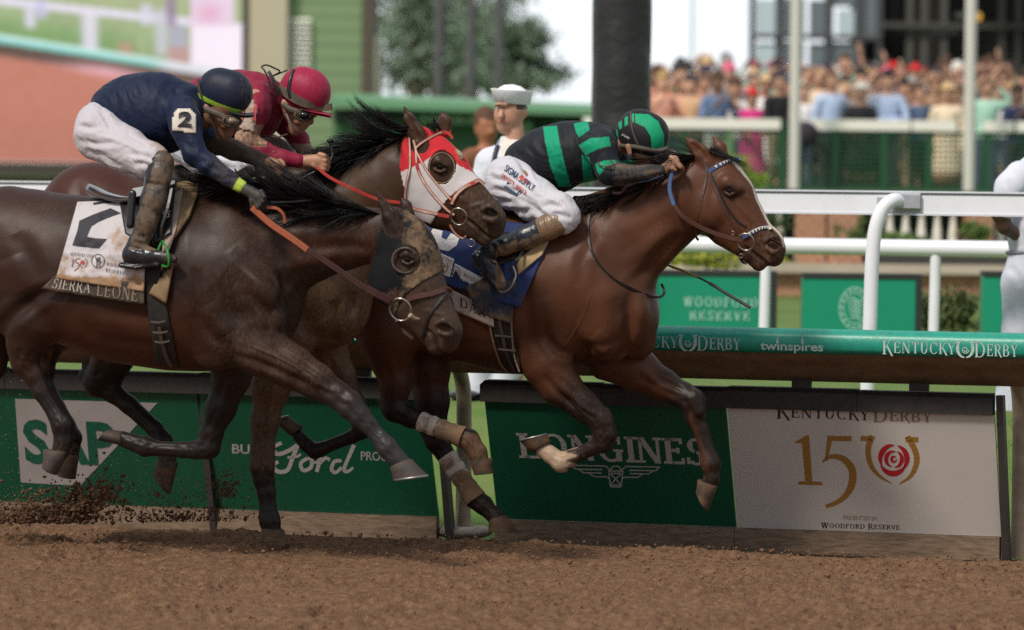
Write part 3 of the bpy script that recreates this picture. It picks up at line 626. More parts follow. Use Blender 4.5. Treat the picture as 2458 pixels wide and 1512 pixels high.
# ================================================================== background
def text_plain(name, VF, q4, m, parent):
    """lettering on a flat quad given by its four world corners"""
    V, Fc = VF; q = [np.array(p, float) for p in q4]; u = V[:, :1]; v = 1-V[:, 1:2]; P = (q[0]*(1-u)+q[1]*u)*(1-v)+(q[3]*(1-u)+q[2]*u)*v
    return mesh(name, P, Fc, m, parent, smooth=False)
def background():
    # hoarding blocks on the lawn
    gm = mat('hoarding green', (.0, .27, .145), .5, nscale=2, nmix=.1); dk = mat('hoarding frame', (.02, .022, .022), .6); pw = mat('pale print', (.33, .62, .52), .6)
    spec = [(1480, 1850, 660, 812, 'green hoarding with pale lettering WOODFORD RESERVE behind the rails'), (1928, 2198, 668, 815, 'green hoarding with a round pale crest left of the curved post'), (2362, 2640, 664, 830, 'green hoarding half hidden behind the right hand sailor')]
    for i, (x0, x1, yt, yb, lab) in enumerate(spec):
        Y = 32.; p = at(x0, yt, Y); q = at(x1, yt, Y); zt = p[2]
        t = tag(empty('hoarding', (p[0], Y, .5), lab, 'sign board', 'green hoardings on the lawn'))
        MB().box((p[0], Y, .48), (q[0], Y+.25, zt)).build('panel', gm, t, smooth=False)
        MB().box((p[0], Y-.01, zt+.002), (q[0]+.05, Y+.27, zt+.04)).box((q[0]+.002, Y-.01, .48), (q[0]+.05, Y+.27, zt)).build('frame', dk, t, smooth=False)
        def S(P, l): return np.array([at(a, b, Y-.004-l) for a, b in P])
        if i == 0:
            letter('lettering', serif('WOODFORD', True, .25), [(1640, 712), (1818, 714), (1818, 738), (1640, 736)], S, pw, t); letter('lettering', serif('RESERVE', True, .25), [(1655, 745), (1800, 747), (1800, 770), (1655, 768)], S, pw, t)
        if i == 1:
            cx, cy = 2052, 740; L = []
            for r_, wd in ((50, 3), (36, 2)): L.append(stroke([(cx+r_*.74*math.cos(a), cy+r_*math.sin(a)) for a in np.linspace(0, 6.3, 25)], wd, 1))
            for k in range(16):
                a = k/16*6.28; L.append(stroke([(cx+39*.74*math.cos(a), cy+39*math.sin(a)), (cx+47*.74*math.cos(a+.1), cy+47*math.sin(a+.1))], 4, 1))
            for k in range(6): L.append(stroke([(cx-20+k*2, cy-20+k*9, 2), (cx-4, cy-24+k*9, 4), (cx+10, cy-16+k*8, 4), (cx+20-k, cy-22+k*9, 2)], 3, 3))
            letter('crest', merge(L), None, S, pw, t)
    # brick garden wall with piers and balusters
    br = bpy.data.materials.new('brick'); br.use_nodes = True; n = br.node_tree; b = n.nodes['Principled BSDF']; bt = n.nodes.new('ShaderNodeTexBrick'); g = n.nodes.new('ShaderNodeNewGeometry'); sp = n.nodes.new('ShaderNodeSeparateXYZ'); cb = n.nodes.new('ShaderNodeCombineXYZ')
    n.links.new(g.outputs['Position'], sp.inputs[0]); n.links.new(sp.outputs[0], cb.inputs[0]); n.links.new(sp.outputs[2], cb.inputs[1]); n.links.new(cb.outputs[0], bt.inputs[0])
    bt.inputs['Scale'].default_value = 4; bt.inputs['Color1'].default_value = (.42, .17, .085, 1); bt.inputs['Color2'].default_value = (.33, .125, .065, 1); bt.inputs['Mortar'].default_value = (.45, .33, .25, 1); bt.inputs['Mortar Size'].default_value = .03; n.links.new(bt.outputs[0], b.inputs['Base Color']); b.inputs['Roughness'].default_value = .9
    st = mat('limestone', (.52, .44, .36), .8, nscale=3, nmix=.2); Y = 45.
    T = empty('brick_garden_wall', (6, Y, .5), 'low brick garden wall with stone ledge and white baluster windows behind the hoardings', 'wall')
    X = lambda px: at(px, 600, Y)[0]; Z = lambda py: at(2000, py, Y)[2]
    MB().box((X(1400), Y, .45), (X(2700), Y+.3, Z(655))).build('lower_brickwork', br, T, smooth=False)
    MB().box((X(1400), Y-.12, Z(655)), (X(2700), Y+.35, Z(632))).build('stone_ledge', st, T, smooth=False)
    MB().box((X(2080), Y-.1, Z(632)), (X(2700), Y+.2, Z(608))).build('planter_trough', mat('trough', (.05, .045, .045), .7), T, smooth=False)
    for a_, b_ in ((1912, 1982), (1988, 2070), (2318, 2385)):
        MB().box((X(a_), Y+.05, Z(632)), (X(b_), Y+.42, Z(470))).build('brick_pier', br, T, smooth=False)
    MB().box((X(1400), Y+.12, Z(470)), (X(2700), Y+.5, Z(455))).build('coping', mat('green coping', (.05, .09, .05), .8), T, smooth=False)
    MB().box((X(1400), Y+.6, Z(632)), (X(2700), Y+.7, Z(470))).build('back_panel', mat('deep green panel', (.015, .03, .02), .8), T, smooth=False)
    bw = mat('white baluster', (.80, .76, .68), .6)
    for px in list(range(1590, 1910, 40))+[2098, 2136, 2174, 2212, 2250, 2288]+[2400, 2440, 2480]:
        mb = MB(); c = at(px, 550, Y+.3); zz = [Z(600), Z(590), Z(575), Z(555), Z(535), Z(515), Z(500), Z(472)]; rr = [.05, .05, .055, .048, .035, .03, .045, .05]
        mb.tube([(c[0], Y+.3, z) for z in zz], rr, 10); mb.build('baluster', bw, T)
    # shrubs and flower bed
    def shrub(px, py, rpx, hpx, Y, name, label, cat, c1, c2, n=900, grp=None, sz=.03):
        r = np.random.RandomState(int(px)); c = at(px, py, Y); s_ = F/Y; rx = rpx/s_; rz = hpx/s_; c[2] = max(c[2], .45)
        V = []; Fc = []; cc = []
        lob = [(r.normal(0, .45), r.normal(0, .3), r.uniform(.1, .9)) for _ in range(9)]
        for i in range(n):
            l = lob[r.randint(len(lob))]; p = c+np.array([(l[0]+r.normal(0, .22))*rx, (l[1]+r.normal(0, .25))*rx*.6, (l[2]+r.normal(0, .14))*rz]); p[2] = max(p[2], .46)
            u = r.normal(0, 1, 3); u /= np.linalg.norm(u); v = np.cross(u, r.normal(0, 1, 3)); v /= np.linalg.norm(v); k = len(V); V += [p-u*sz, p+v*sz*.5, p+u*sz, p-v*sz*.5]; Fc.append((k, k+1, k+2, k+3)); t = r.rand(); q = np.array(c1)*(1-t)+np.array(c2)*t; cc += [q]*4
        t = tag(empty(name, (c[0], Y, .45), label, cat, grp))
        mesh('foliage', V, Fc, getm('leaf', rough=.7, attr=True), t, col=np.array(cc), smooth=False)
        MB().tube([(c[0], Y, .4), (c[0]+.02, Y, .45+rz*.5)], [.02, .01], 6).build('stem', getm('bark', col=(.08, .05, .03), rough=.9), t); return t
    shrub(2285, 790, 78, 100, 34, 'shrub', 'dark green shrub between the two right hand hoardings', 'shrub', (.03, .06, .015), (.14, .17, .05), 2200)
    shrub(1700, 640, 130, 26, 40, 'flower_bed', 'yellow and green flower bed above the first hoarding', 'plant', (.45, .42, .03), (.08, .16, .03), 1500)
    shrub(2052, 590, 30, 75, 44, 'shrub', 'small shrub in front of the middle brick pier', 'shrub', (.04, .09, .02), (.16, .22, .06), 500)
    shrub(2190, 590, 90, 30, 44, 'shrub', 'low bright shrub at the foot of the white balusters', 'shrub', (.06, .12, .02), (.2, .28, .07), 800)
    shrub(2345, 590, 50, 52, 44, 'shrub', 'green shrub before the brick pier nearest the right sailor', 'shrub', (.05, .10, .02), (.17, .25, .06), 700)
    shrub(1840, 590, 90, 80, 44, 'shrub', 'dark shrub beneath the bay horse muzzle behind the tube rail', 'shrub', (.02, .05, .015), (.08, .12, .04), 900)
    shrub(1770, 440, 60, 60, 52, 'shrub', 'bright lime shrub at the foot of the spectator fence', 'shrub', (.14, .25, .02), (.28, .4, .05), 900)
    # spectators' fence: white top rail, green posts and wires
    Y = 58.; fr = Frame(0); X = lambda px: at(px, 300, Y)[0]; Z = lambda py: at(2000, py, Y)[2]
    T = empty('spectator_fence', (5, Y, 1.5), 'green spectator fence with a white top rail in front of the crowd', 'fence')
    wr = mat('fence white', (.85, .82, .76), .5); gp = mat('fence green', (.012, .075, .03), .5); gl = mat('fence pale green', (.12, .22, .09), .5)
    for a_, b_ in ((1400, 1873), (1925, 2185), (2190, 2295), (2362, 2432), (2440, 2700)):
        MB().box((X(a_), Y-.05, Z(312)), (X(b_), Y+.12, Z(287))).build('top_rail', wr, T, smooth=False)
    g2 = MB(); g2.box((X(1400), Y+.0, Z(322)), (X(2700), Y+.03, Z(313))).box((X(1400), Y, Z(458)), (X(2700), Y+.03, Z(448)))
    for py in range(330, 450, 13): g2.box((X(1400), Y+.01, Z(py+1.3)), (X(2700), Y+.018, Z(py-2.6)))
    for px in np.arange(1400, 2700, 12): g2.box((X(px), Y+.02, Z(448)), (X(px)+.014, Y+.028, Z(322)))
    g2.build('wire_panel', gp, T, smooth=False)
    for px in (1500, 1642, 1752, 1878, 2005, 2122, 2230, 2370, 2480): MB().box((X(px)-.04, Y-.02, 1.2), (X(px)+.05, Y+.06, Z(290))).build('post', gp if px % 4 else gl, T, smooth=False)
    MB().box((X(1400), Y-.06, .4), (X(2700), Y+.1, Z(458))).build('base_wall', mat('base green', (.02, .05, .022), .9, nscale=4, nmix=.4), T, smooth=False)
    for x0, x1, lab in ((1895, 1921, 'tall white steel pole left of the two in the crowd'), (2314, 2341, 'tall white steel pole right of the two in the crowd')):
        p = at((x0+x1)/2, 290, 57.2); o = MB().tube([(p[0], 57.2, 1.2), (p[0], 57.2, 9)], (x1-x0)/2*57.2/F, 20).build('pole', mat('pole white', (.62, .60, .56), .5)); tag(o, lab, 'pole', 'white poles in the crowd')
    # terraces
    stn = mat('terrace concrete', (.14, .13, .12), .9, nscale=3, nmix=.4)
    o = MB()
    for k in range(9): o.box((X(1380), Y+.3+k*1.6, .4), (22, Y+1.9+k*1.6, 1.42+k*.085))
    tag(o.build('terrace_ground', stn, smooth=False), kind='structure')
    # grandstand: dark hall, mullioned glass, louvres
    Y = 92.; X = lambda px: at(px, 100, Y)[0]; Z = lambda py: at(2000, py, Y)[2]
    T = empty('grandstand', (12, Y, 0), 'dark grandstand with tall mullioned windows behind the crowd', 'building')
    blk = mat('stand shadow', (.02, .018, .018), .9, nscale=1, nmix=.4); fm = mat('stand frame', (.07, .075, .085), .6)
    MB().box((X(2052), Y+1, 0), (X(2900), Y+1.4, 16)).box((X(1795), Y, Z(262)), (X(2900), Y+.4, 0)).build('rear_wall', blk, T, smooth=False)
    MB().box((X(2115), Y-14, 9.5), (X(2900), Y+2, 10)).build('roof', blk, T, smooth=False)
    for px, wd in ((1806, 14), (1872, 22), (1990, 20), (2062, 22), (2112, 12)): MB().box((X(px)-wd/2*Y/F, Y, 0), (X(px)+wd/2*Y/F, Y+.3, 14)).build('mullion', fm, T, smooth=False)
    for py, h in ((96, 12), (250, 10), (-60, 10)): MB().box((X(1800), Y-.05, Z(py)), (X(2115), Y-.01, Z(py-h))).build('transom', fm, T, smooth=False)
    gls = mat('sky painted glass', (.55, .66, .74), .25)  # pale blue colour stands in for the sky reflected in the brighter panes
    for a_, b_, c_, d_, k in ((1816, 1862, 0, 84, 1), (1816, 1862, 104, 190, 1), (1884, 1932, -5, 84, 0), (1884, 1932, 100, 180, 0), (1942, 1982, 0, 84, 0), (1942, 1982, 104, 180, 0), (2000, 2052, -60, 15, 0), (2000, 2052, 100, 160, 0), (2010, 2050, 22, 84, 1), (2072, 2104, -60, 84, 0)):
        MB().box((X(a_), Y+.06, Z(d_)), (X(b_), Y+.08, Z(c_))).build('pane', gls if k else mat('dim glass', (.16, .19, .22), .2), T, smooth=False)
    for px in (2180, 2215, 2262, 2400, 2440): MB().box((X(px)-.06, Y-.3, 0), (X(px)+.07, Y-.1, 12)).build('column', mat('dim column', (.09, .085, .08), .7), T, smooth=False)
    for px in (2128, 2160, 2196, 2300, 2380): MB().box((X(px), Y-9, 9.0), (X(px)+.12, Y+.9, 9.45)).build('rafter', mat('rafter', (.10, .09, .085), .7), T, smooth=False)
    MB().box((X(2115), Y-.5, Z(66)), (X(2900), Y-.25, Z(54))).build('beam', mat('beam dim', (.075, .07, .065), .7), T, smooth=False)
    for px, py in ((2150, 60), (2235, 70), (2290, 30)): MB().box((X(px), Y-.4, Z(py+10)), (X(px+60), Y-.3, Z(py))).build('ceiling_duct', mat('duct', (.12, .12, .12), .6), T, smooth=False)
    p = at(2349, 40, 80.); tag(MB().ball(p, (.06, .06, .08), 12, 8).build('pendant_lamp', mat('amber lamp', (.8, .42, .05), emit=.8)), 'small amber lamp beside the right hand white pole', 'lamp')
    # wrapped column
    Y = 32.; c0 = at(1421, 150, Y)[0]; c1 = at(1563, 150, Y)[0]; zs = np.linspace(-.1, 5, 160); th = np.linspace(0, 2*math.pi, 64, endpoint=False); V = []
    for z in zs:
        for t in th:
            pp = np.array([[t*2/3, z*1.2, math.sin(t)]]); r_ = (c1-c0)/2*(1+.012*math.sin(z*9+3*math.sin(t))+.02*(fbm(pp, 2.5, 3, 4)[0]-.5)); V.append(((c0+c1)/2+r_*math.cos(t), Y+r_*math.sin(t), z))
    n_ = len(th); Q = np.array([(i*n_+k, i*n_+(k+1) % n_, (i+1)*n_+(k+1) % n_, (i+1)*n_+k) for i in range(len(zs)-1) for k in range(n_)])
    tag(mesh('wrapped_column', V, Q, mat('black wrap', (.016, .0155, .017), .55, nscale=3, nmix=.3, bump=.5, bscale=6, bdist=.05, sheen=.2)), 'thick column wrapped in black wrinkled cloth behind the leading jockey', 'column')
    # green timber tower with louvre
    Y = 80.; X = lambda px: at(px, 200, Y)[0]; Z = lambda py: at(800, py, Y)[2]
    T = empty('timber_tower', (X(780), Y, 0), 'pale green clapboard tower with a white louvre and beige corner column', 'tower')
    sg = bpy.data.materials.new('clapboard'); sg.use_nodes = True; n = sg.node_tree; b = n.nodes['Principled BSDF']; wv = n.nodes.new('ShaderNodeTexWave'); wv.bands_direction = 'Z'; wv.inputs['Scale'].default_value = 1.15; g = n.nodes.new('ShaderNodeNewGeometry'); n.links.new(g.outputs[0], wv.inputs[0]); wv.wave_profile = 'SAW'
    rp = n.nodes.new('ShaderNodeValToRGB'); rp.color_ramp.elements[0].color = (.095, .155, .075, 1); rp.color_ramp.elements[1].color = (.21, .30, .155, 1); rp.color_ramp.elements[1].position = .25; n.links.new(wv.outputs[0], rp.inputs[0]); n.links.new(rp.outputs[0], b.inputs[0]); b.inputs['Roughness'].default_value = .7
    MB().box((X(690), Y, 0), (X(868), Y+3, 12)).build('clapboard_wall', sg, T, smooth=False)
    MB().box((X(868), Y-.08, 0), (X(894), Y+3, 12)).build('corner_trim', mat('brown trim', (.09, .07, .05), .7), T, smooth=False)
    MB().box((X(894), Y-.02, 0), (X(905), Y+3, Z(85))).build('downpipe', mat('pale trim', (.33, .33, .24), .7), T, smooth=False)
    MB().box((X(598), Y-.3, 0), (X(690), Y+2, 12)).build('beige_column', mat('beige', (.52, .45, .33), .7), T, smooth=False)
    MB().box((X(583), Y-.32, 0), (X(598), Y+2, 12)).build('dark_edge', mat('edge brown', (.06, .045, .04), .7), T, smooth=False)
    lv = MB()
    for k in range(12): lv.add([(X(692), Y-.04, Z(44+k*12)), (X(746), Y-.04, Z(44+k*12)), (X(746), Y-.12, Z(53+k*12)), (X(692), Y-.12, Z(53+k*12))], [(0, 1, 2, 3)])
    lv.build('louvre', mat('louvre white', (.66, .68, .58), .6), T, smooth=False)
    # big screen
    Y = 95.; X = lambda px: at(px, 200, Y)[0]; Z = lambda py: at(300, py, Y)[2]
    T = empty('video_screen', (X(200), Y, 0), 'giant video screen showing brown track and a turquoise rail', 'screen')
    xs = np.linspace(-420, 586, 300); ys = np.linspace(-260, 391, 200); PX, PY = np.meshgrid(xs, ys, indexing='ij'); P = np.stack([PX.ravel(), PY.ravel()], 1)
    def h2(r, g, b): return np.array([((v/255+.055)/1.055)**2.4 if v > 10 else v/3300 for v in (r, g, b)])
    col = np.zeros((len(P), 3)); x, y = P[:, 0], P[:, 1]; u = y-(94+x*.145)            # below the turquoise rail
    col[:] = h2(160, 178, 132); nz = fbm(P, .02, 3, 2)[:, None]; col = col*(.8+.4*nz)
    def lay(mask, c, k=1.): col[:] = col+(h2(*c)-col)*(np.clip(mask, 0, 1)*k)[:, None]
    lay(sstep(u, -75, -20)*(x < 330), (120, 160, 96), .8); lay(sstep(-u, 60, 110), (176, 186, 142), .7)
    lay((np.abs(y-(5+x*.10)) < 9), (232, 226, 242)); 
    for cx_, w_, t_, b_, c in ((70, 13, 0, 70, (226, 220, 240)), (98, 12, 0, 45, (205, 200, 235)), (213, 20, 20, 120, (232, 226, 242)), (385, 16, 20, 130, (205, 205, 215)), (350, 14, 10, 60, (220, 215, 235)), (408, 12, -30, 60, (150, 120, 160)), (425, 22, 60, 150, (180, 175, 200)), (300, 20, 100, 150, (190, 150, 130)), (430, 30, 110, 160, (196, 150, 140))):
        lay(np.exp(-((x-cx_-(y-t_)*.03)/w_)**4)*((y > t_) & (y < b_)), c, .85)
    lay(inpoly(P, [(455, -260), (560, -260), (560, 60), (586, 60), (586, 190), (455, 170)]), (236, 214, 232)); lay(sstep(x, 452, 470)*(y > 60), (252, 240, 252)); lay(np.exp(-((x-500)/30)**2-((y-30)/25)**2), (230, 150, 185), .6)
    lay(sstep(u, 0, 3), (96, 76, 66)*1 if 0 else (104, 82, 72)); lay(sstep(u, 38, 46), (192, 122, 104)); lay(sstep(u, 38, 60)*sstep(x, 200, 260)*(u < 62), (205, 130, 130), .7)
    lay(np.exp(-((x-250)/90)**2-((u-42)/14)**2), (240, 180, 190), .9); lay(np.exp(-((x-80)/120)**2-((u-26)/13)**2), (92, 70, 64), .9)
    lay((np.abs(u) < 8.5), (206, 240, 236)); lay((np.abs(u-7) < 5), (120, 208, 196)); lay((np.abs(u-3) < 11)*sstep(x, 350, 420), (236, 228, 236), .8)
    lay((u > 50), (200, 126, 106), .5); col = col*(1-.10*sstep(u, 100, 280))[:, None]; col += (vnoise(P, .09, 5)-.5)[:, None]*.03
    V = np.array([(X(a), Y, Z(b)) for a, b in P]); nx, ny = len(xs), len(ys); I = np.arange(nx*ny).reshape(nx, ny); Q = np.stack([I[:-1, :-1].ravel(), I[:-1, 1:].ravel(), I[1:, 1:].ravel(), I[1:, :-1].ravel()], 1)
    mesh('lit_picture', V, Q, mat('screen picture', attr=True, emit=.80), T, col=np.clip(col, 0, 1))
    MB().box((X(-420), Y+.02, Z(391)), (X(586), Y+.8, 12)).build('cabinet', mat('cabinet', (.02, .02, .02), .6), T, smooth=False)
    MB().box((X(-420), Y-.1, Z(425)), (X(640), Y+.9, Z(392))).build('lower_beam', mat('beam brown', (.055, .045, .035), .7), T, smooth=False)
    MB().box((X(-420), Y+.3, .3), (X(640), Y+.9, Z(427))).build('plinth', mat('plinth', (.09, .08, .065), .8, nscale=.5, nmix=.4), T, smooth=False)
    # green hall with pitched roof in front of the trees
    Y = 76.; X = lambda px: at(px, 250, Y)[0]; Z = lambda py: at(1150, py, Y)[2]
    T = empty('green_hall', (X(1150), Y, 0), 'low green hall with a pale green roof band behind the white hatted sailor', 'building')
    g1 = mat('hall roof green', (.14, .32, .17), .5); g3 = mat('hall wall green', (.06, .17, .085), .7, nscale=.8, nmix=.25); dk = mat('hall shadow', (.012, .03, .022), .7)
    MB().hexa([(X(800), Y-1, Z(262)), (X(1500), Y-1, Z(278)), (X(1500), Y+2, Z(262)), (X(800), Y+2, Z(240)), (X(800), Y-1, Z(240)), (X(1500), Y-1, Z(262)), (X(1500), Y+2, Z(244)), (X(800), Y+2, Z(222))]).build('roof', g1, T, smooth=False)
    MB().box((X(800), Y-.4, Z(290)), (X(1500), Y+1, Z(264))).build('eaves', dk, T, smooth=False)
    MB().box((X(800), Y, 0), (X(1500), Y+2, Z(288))).build('wall', g3, T, smooth=False)
    for px in (1000, 1255, 1330): MB().box((X(px), Y-.3, 0), (X(px)+.18, Y-.05, Z(266))).build('pillar', g1, T, smooth=False)
    MB().box((X(995), Y-.55, Z(303)), (X(1165), Y-.45, Z(272))).build('sign_panel', mat('sign green', (.03, .13, .07), .6), T, smooth=False)
    text_plain('lettering', sans('GREEN GATE'[:0] or '~ ~~~ ~~ ~~'), [(X(1015), Y-.56, Z(279)), (X(1150), Y-.56, Z(281)), (X(1150), Y-.56, Z(299)), (X(1015), Y-.56, Z(297))], mat('sign cream', (.45, .55, .32), .6), T)
    # trees
    def tree(px, pt, pb, wpx, Y, label, seed):
        r = np.random.RandomState(seed); s_ = F/Y; c = at(px, pb, Y); h = (pb-pt)/s_; rx = wpx/s_; T = tag(empty('tree', (c[0], Y, .3), label, 'tree', 'trees behind the green hall'))
        V = []; Fc = []; cc = []; lob = [(np.clip(r.normal(0, .62), -1.15, 1.15), np.clip(r.normal(0, .5), -1, 1), r.uniform(.02, 1)) for _ in range(50)]
        mbt = MB().tube([(c[0], Y, .3), (c[0]+.2, Y, c[2]), (c[0]-.1, Y, c[2]+h*.5), (c[0], Y, c[2]+h*.9)], [.3, .24, .14, .03], 8)
        for l in lob:
            k = 1-.45*l[2]; L = np.array([c[0]+l[0]*rx*k, Y+l[1]*rx*k, c[2]+l[2]*h]); tt = r.uniform(.7, 1.35)
            if r.rand() < .5: mbt.tube([(c[0], Y, L[2]-h*.15), tuple((L+np.array([c[0], Y, L[2]-h*.1]))/2), tuple(L)], [.08, .05, .015], 5)
            for i in range(60):
                p = L+r.normal(0, 1, 3)*np.array([.17*rx, .17*rx, .075*h]); u = r.normal(0, 1, 3); u /= np.linalg.norm(u); v = np.cross(u, r.normal(0, 1, 3)); v /= np.linalg.norm(v); k_ = len(V); z_ = .13; V += [p-u*z_, p+v*z_*.6, p+u*z_, p-v*z_*.6]; Fc.append((k_, k_+1, k_+2, k_+3)); q = np.array((.15, .205, .145))*tt*r.uniform(.7, 1.5); cc += [q]*4
        mesh('crown', V, Fc, getm('tree leaf', rough=.65, attr=True), T, col=np.array(cc), smooth=False); mbt.build('trunk', getm('bark', col=(.08, .05, .03), rough=.9), T)
    tree(985, -90, 190, 150, 135, 'blurred green tree nearest the timber tower', 1); tree(1120, -120, 200, 150, 140, 'blurred green tree in the middle behind the hall roof', 2); tree(1235, 60, 225, 110, 130, 'lower tree at the right behind the seated hall roof'.replace('seated ', ''), 3); tree(1060, 60, 230, 190, 150, 'broad low tree filling the gap above the hall roof', 4)
    for i, px in enumerate((1052, 1128, 1196)):
        p = at(px, 100, 110.); o = MB().tube([(p[0], 110, .3), (p[0]+.05, 110, 9)], .13, 10).build('lamp_pole', mat('dark pole', (.10, .10, .105), .7)); tag(o, ('dark slim pole in front of the tree nearest the tower', 'dark slim pole in front of the middle tree', 'dark slim pole nearest the sailor hat')[i], 'pole', 'dark poles before the trees')
    p = at(1662, 60, 120.); tag(MB().tube([(p[0], 120, .3), (p[0], 120, 14)], .05, 8).build('flag_mast', mat('mast', (.55, .6, .65), .6)), 'faint thin pale mast against the sky right of the black column', 'pole')
    # far ground rise so that the land meets the sky
ground_sheet(); rail_and_boards(); white_rails(); background()
def post_pad():
    r = np.random.RandomState(9); a = A(1110, 1250, -.33); o = MB()
    V = []; 
    c = FN.world([a, -.36, -.12])[0]; mb = MB().ball(c, (.16, .12, .045), 18, 8); v = np.array(mb.v); v += (r.rand(*v.shape)-.5)*.012
    v[:, 2] = np.minimum(v[:, 2], c[2]+.03)
    tag(mesh('concrete_pad', v, mb.f, mat('pad concrete', (.24, .21, .19), .9, nscale=12, nmix=.6, bump=.6, bscale=40)), 'pale lumpy concrete pad around the rail post between the boards', 'footing')
post_pad()
# ================================================================== horses
def surf_obj(fld, name, m, parent, colfn=None, it=1, csm=0, fold=0, fsc=11, hide=0):
    V, Q = fld.nets(); V = relax(V, Q, it, .5); fr = fld.fr
    if fld.cr: V = relax(fld.crease(V, Q), Q, 1, .4)
    if fold or hide:
        Nn = vnormals(V, Q); L = V*np.array([1, 1, 1.15]); wp = fbm(V, 4, 2, 8)*.25
        if fold: V = V+Nn*(fold*(.45-np.abs(fbm((V+wp[:, None])@np.array([[1., .2, .5], [0, 1, 0], [-.5, .2, 1.]])*np.array([.55, 1, 1.5]), fsc, 2, 5)-.5)*3.4)+fold*.35*(.5-np.abs(fbm(V, fsc*2.3, 2, 15)-.5)*3))[:, None]
        if hide: V = V+Nn*(hide*(fbm(V, 7, 3, 6)-.5)*2)[:, None]
    if colfn is None: o = mesh(name, fr.world(V), Q, m, parent)
    else:
        Vm = V.copy(); Vm[:, 1] = np.abs(Vm[:, 1]); P = fr.pix(V); Pm = fr.pix(Vm); col, mud = colfn(V, P, Pm)
        if csm: col = relax(col, Q, csm, .8); mud = relax(np.asarray(mud)+np.zeros(len(V)), Q, csm*7, .8)
        o = mesh(name, fr.world(V), Q, m, parent, col=col, mud=mud)
    o['_'] = 0; del o['_']
    return o, V, Q
def shell(name, fr, V, Q, mask, off, m, parent, colfn=None, puff=0):
    N = vnormals(V, Q); keep = mask[Q].all(1); q = Q[keep]; ids, inv = np.unique(q, return_inverse=True); q = inv.reshape(q.shape)
    v = V[ids]; n = N[ids]; d = off+puff*(fbm(v, 18, 2, 3)-.3)
    W1 = v+n*np.reshape(d, (-1, 1)); W0 = v+n*.0005
    # rim: edges used once
    e = np.concatenate([q[:, [0, 1]], q[:, [1, 2]], q[:, [2, 3]], q[:, [3, 0]]]); key = np.sort(e, 1); _, idx, cnt = np.unique(key, axis=0, return_index=True, return_counts=True); be = e[idx[cnt == 1]]
    nv = len(v); rim = np.stack([be[:, 1], be[:, 0], be[:, 0]+nv, be[:, 1]+nv], 1); VV = np.concatenate([W1, W0]); QQ = np.concatenate([q, rim])
    col = mud = None
    if colfn is not None:
        Vm = VV.copy(); Vm[:, 1] = np.abs(Vm[:, 1]); col, mud = colfn(VV, fr.pix(VV), fr.pix(Vm))
    return mesh(name, fr.world(VV), QQ, m, parent, col=col, mud=mud)
def hoof(fr, CL, CR_, SR, SL, b, parent, m, shoe=None, lat=.055, name='hoof'):
    """side-view corners: coronet left/right, sole right/left"""
    R = []
    for t in (0, .06, .5, .94, 1.0):
        l = np.array(CL)*(1-t)+np.array(SL)*t; r = np.array(CR_)*(1-t)+np.array(SR)*t; c = fr.loc(*((l+r)/2), b); h = fr.loc(*r, b)-c; k = .94 if t in (0,) else (1.06 if t == .06 else 1); la = lat*(.82+.18*t); R.append([c+h*math.cos(a)*k+np.array([0, la*k*math.sin(a), 0]) for a in np.linspace(0, 2*math.pi, 20, endpoint=False)])
    V = np.concatenate(R); n = 20; Fc = [(i*n+k, i*n+(k+1) % n, (i+1)*n+(k+1) % n, (i+1)*n+k) for i in range(len(R)-1) for k in range(n)]+[tuple(range(n))[::-1], tuple((len(R)-1)*n+k for k in range(n))]
    P = fr.pix(V); mud = .1+.25*fbm(V, 20, 2, 3)
    o = mesh(name, fr.world(V), Fc, m, parent, mud=mud)
    if shoe:
        ax = R[-1][0]-R[-2][0]; ax = ax/(np.linalg.norm(ax)+1e-9); c = sum(R[-1])/n; mb = MB(); mb.tube([fr.world(c+(p-c)*.95+ax*.004)[0] for p in R[-1]+R[-1][:1]], .006, 6); mb.build('horseshoe', getm('shoe steel', col=(.32, .31, .30), rough=.35, metal=.8), o)
    return o
def leg(f, pts, b, w=.8, k=.022, cannon=None, ten=1):
    """pts (px,py,r); cannon=(i,j) index pair whose segment gets bone and tendon"""
    pts = [tuple(p) if len(p) > 3 else (*p, b) for p in pts]
    f.chain(pts, w, k)
    for (x0, y0, r0, b0), (x1, y1, r1, b1) in zip(pts[:-1], pts[1:]):
        L = math.hypot(x1-x0, y1-y0)
        if max(r0, r1) > 56 or L < 22: continue
        d = ((x1-x0)/L, (y1-y0)/L); nn = (-d[1]*ten, d[0]*ten); r_ = (r0+r1)/2; sg = max(3.2, r_*.19)
        for o_, dp in ((.26, .0032), (-.45, .0018)):
            f.cr.append(([(x0+nn[0]*r0*o_+d[0]*r0*.2, y0+nn[1]*r0*o_+d[1]*r0*.2), ((x0+x1)/2+nn[0]*r_*(o_+.06), (y0+y1)/2+nn[1]*r_*(o_+.06)), (x1+nn[0]*r1*o_-d[0]*r1*.2, y1+nn[1]*r1*o_-d[1]*r1*.2)], sg, dp*r_/22, b0))
    for (x0, y0, r0, b0) in pts[1:-1]:
        pass
    if cannon and False:
        i, j = cannon; p = np.array(pts[i][:2], float); q = np.array(pts[j][:2], float); d = (q-p)/np.linalg.norm(q-p); nn = np.array([-d[1], d[0]])*ten; r = (pts[i][2]+pts[j][2])/2
        a = p+d*r*1.2; c = q-d*r*.8
        f.sub([(a[0]+nn[0]*r*.25, a[1]+nn[1]*r*.25, r*.22, b+.030), (c[0]+nn[0]*r*.25, c[1]+nn[1]*r*.25, r*.22, b+.030)], 1, .012)
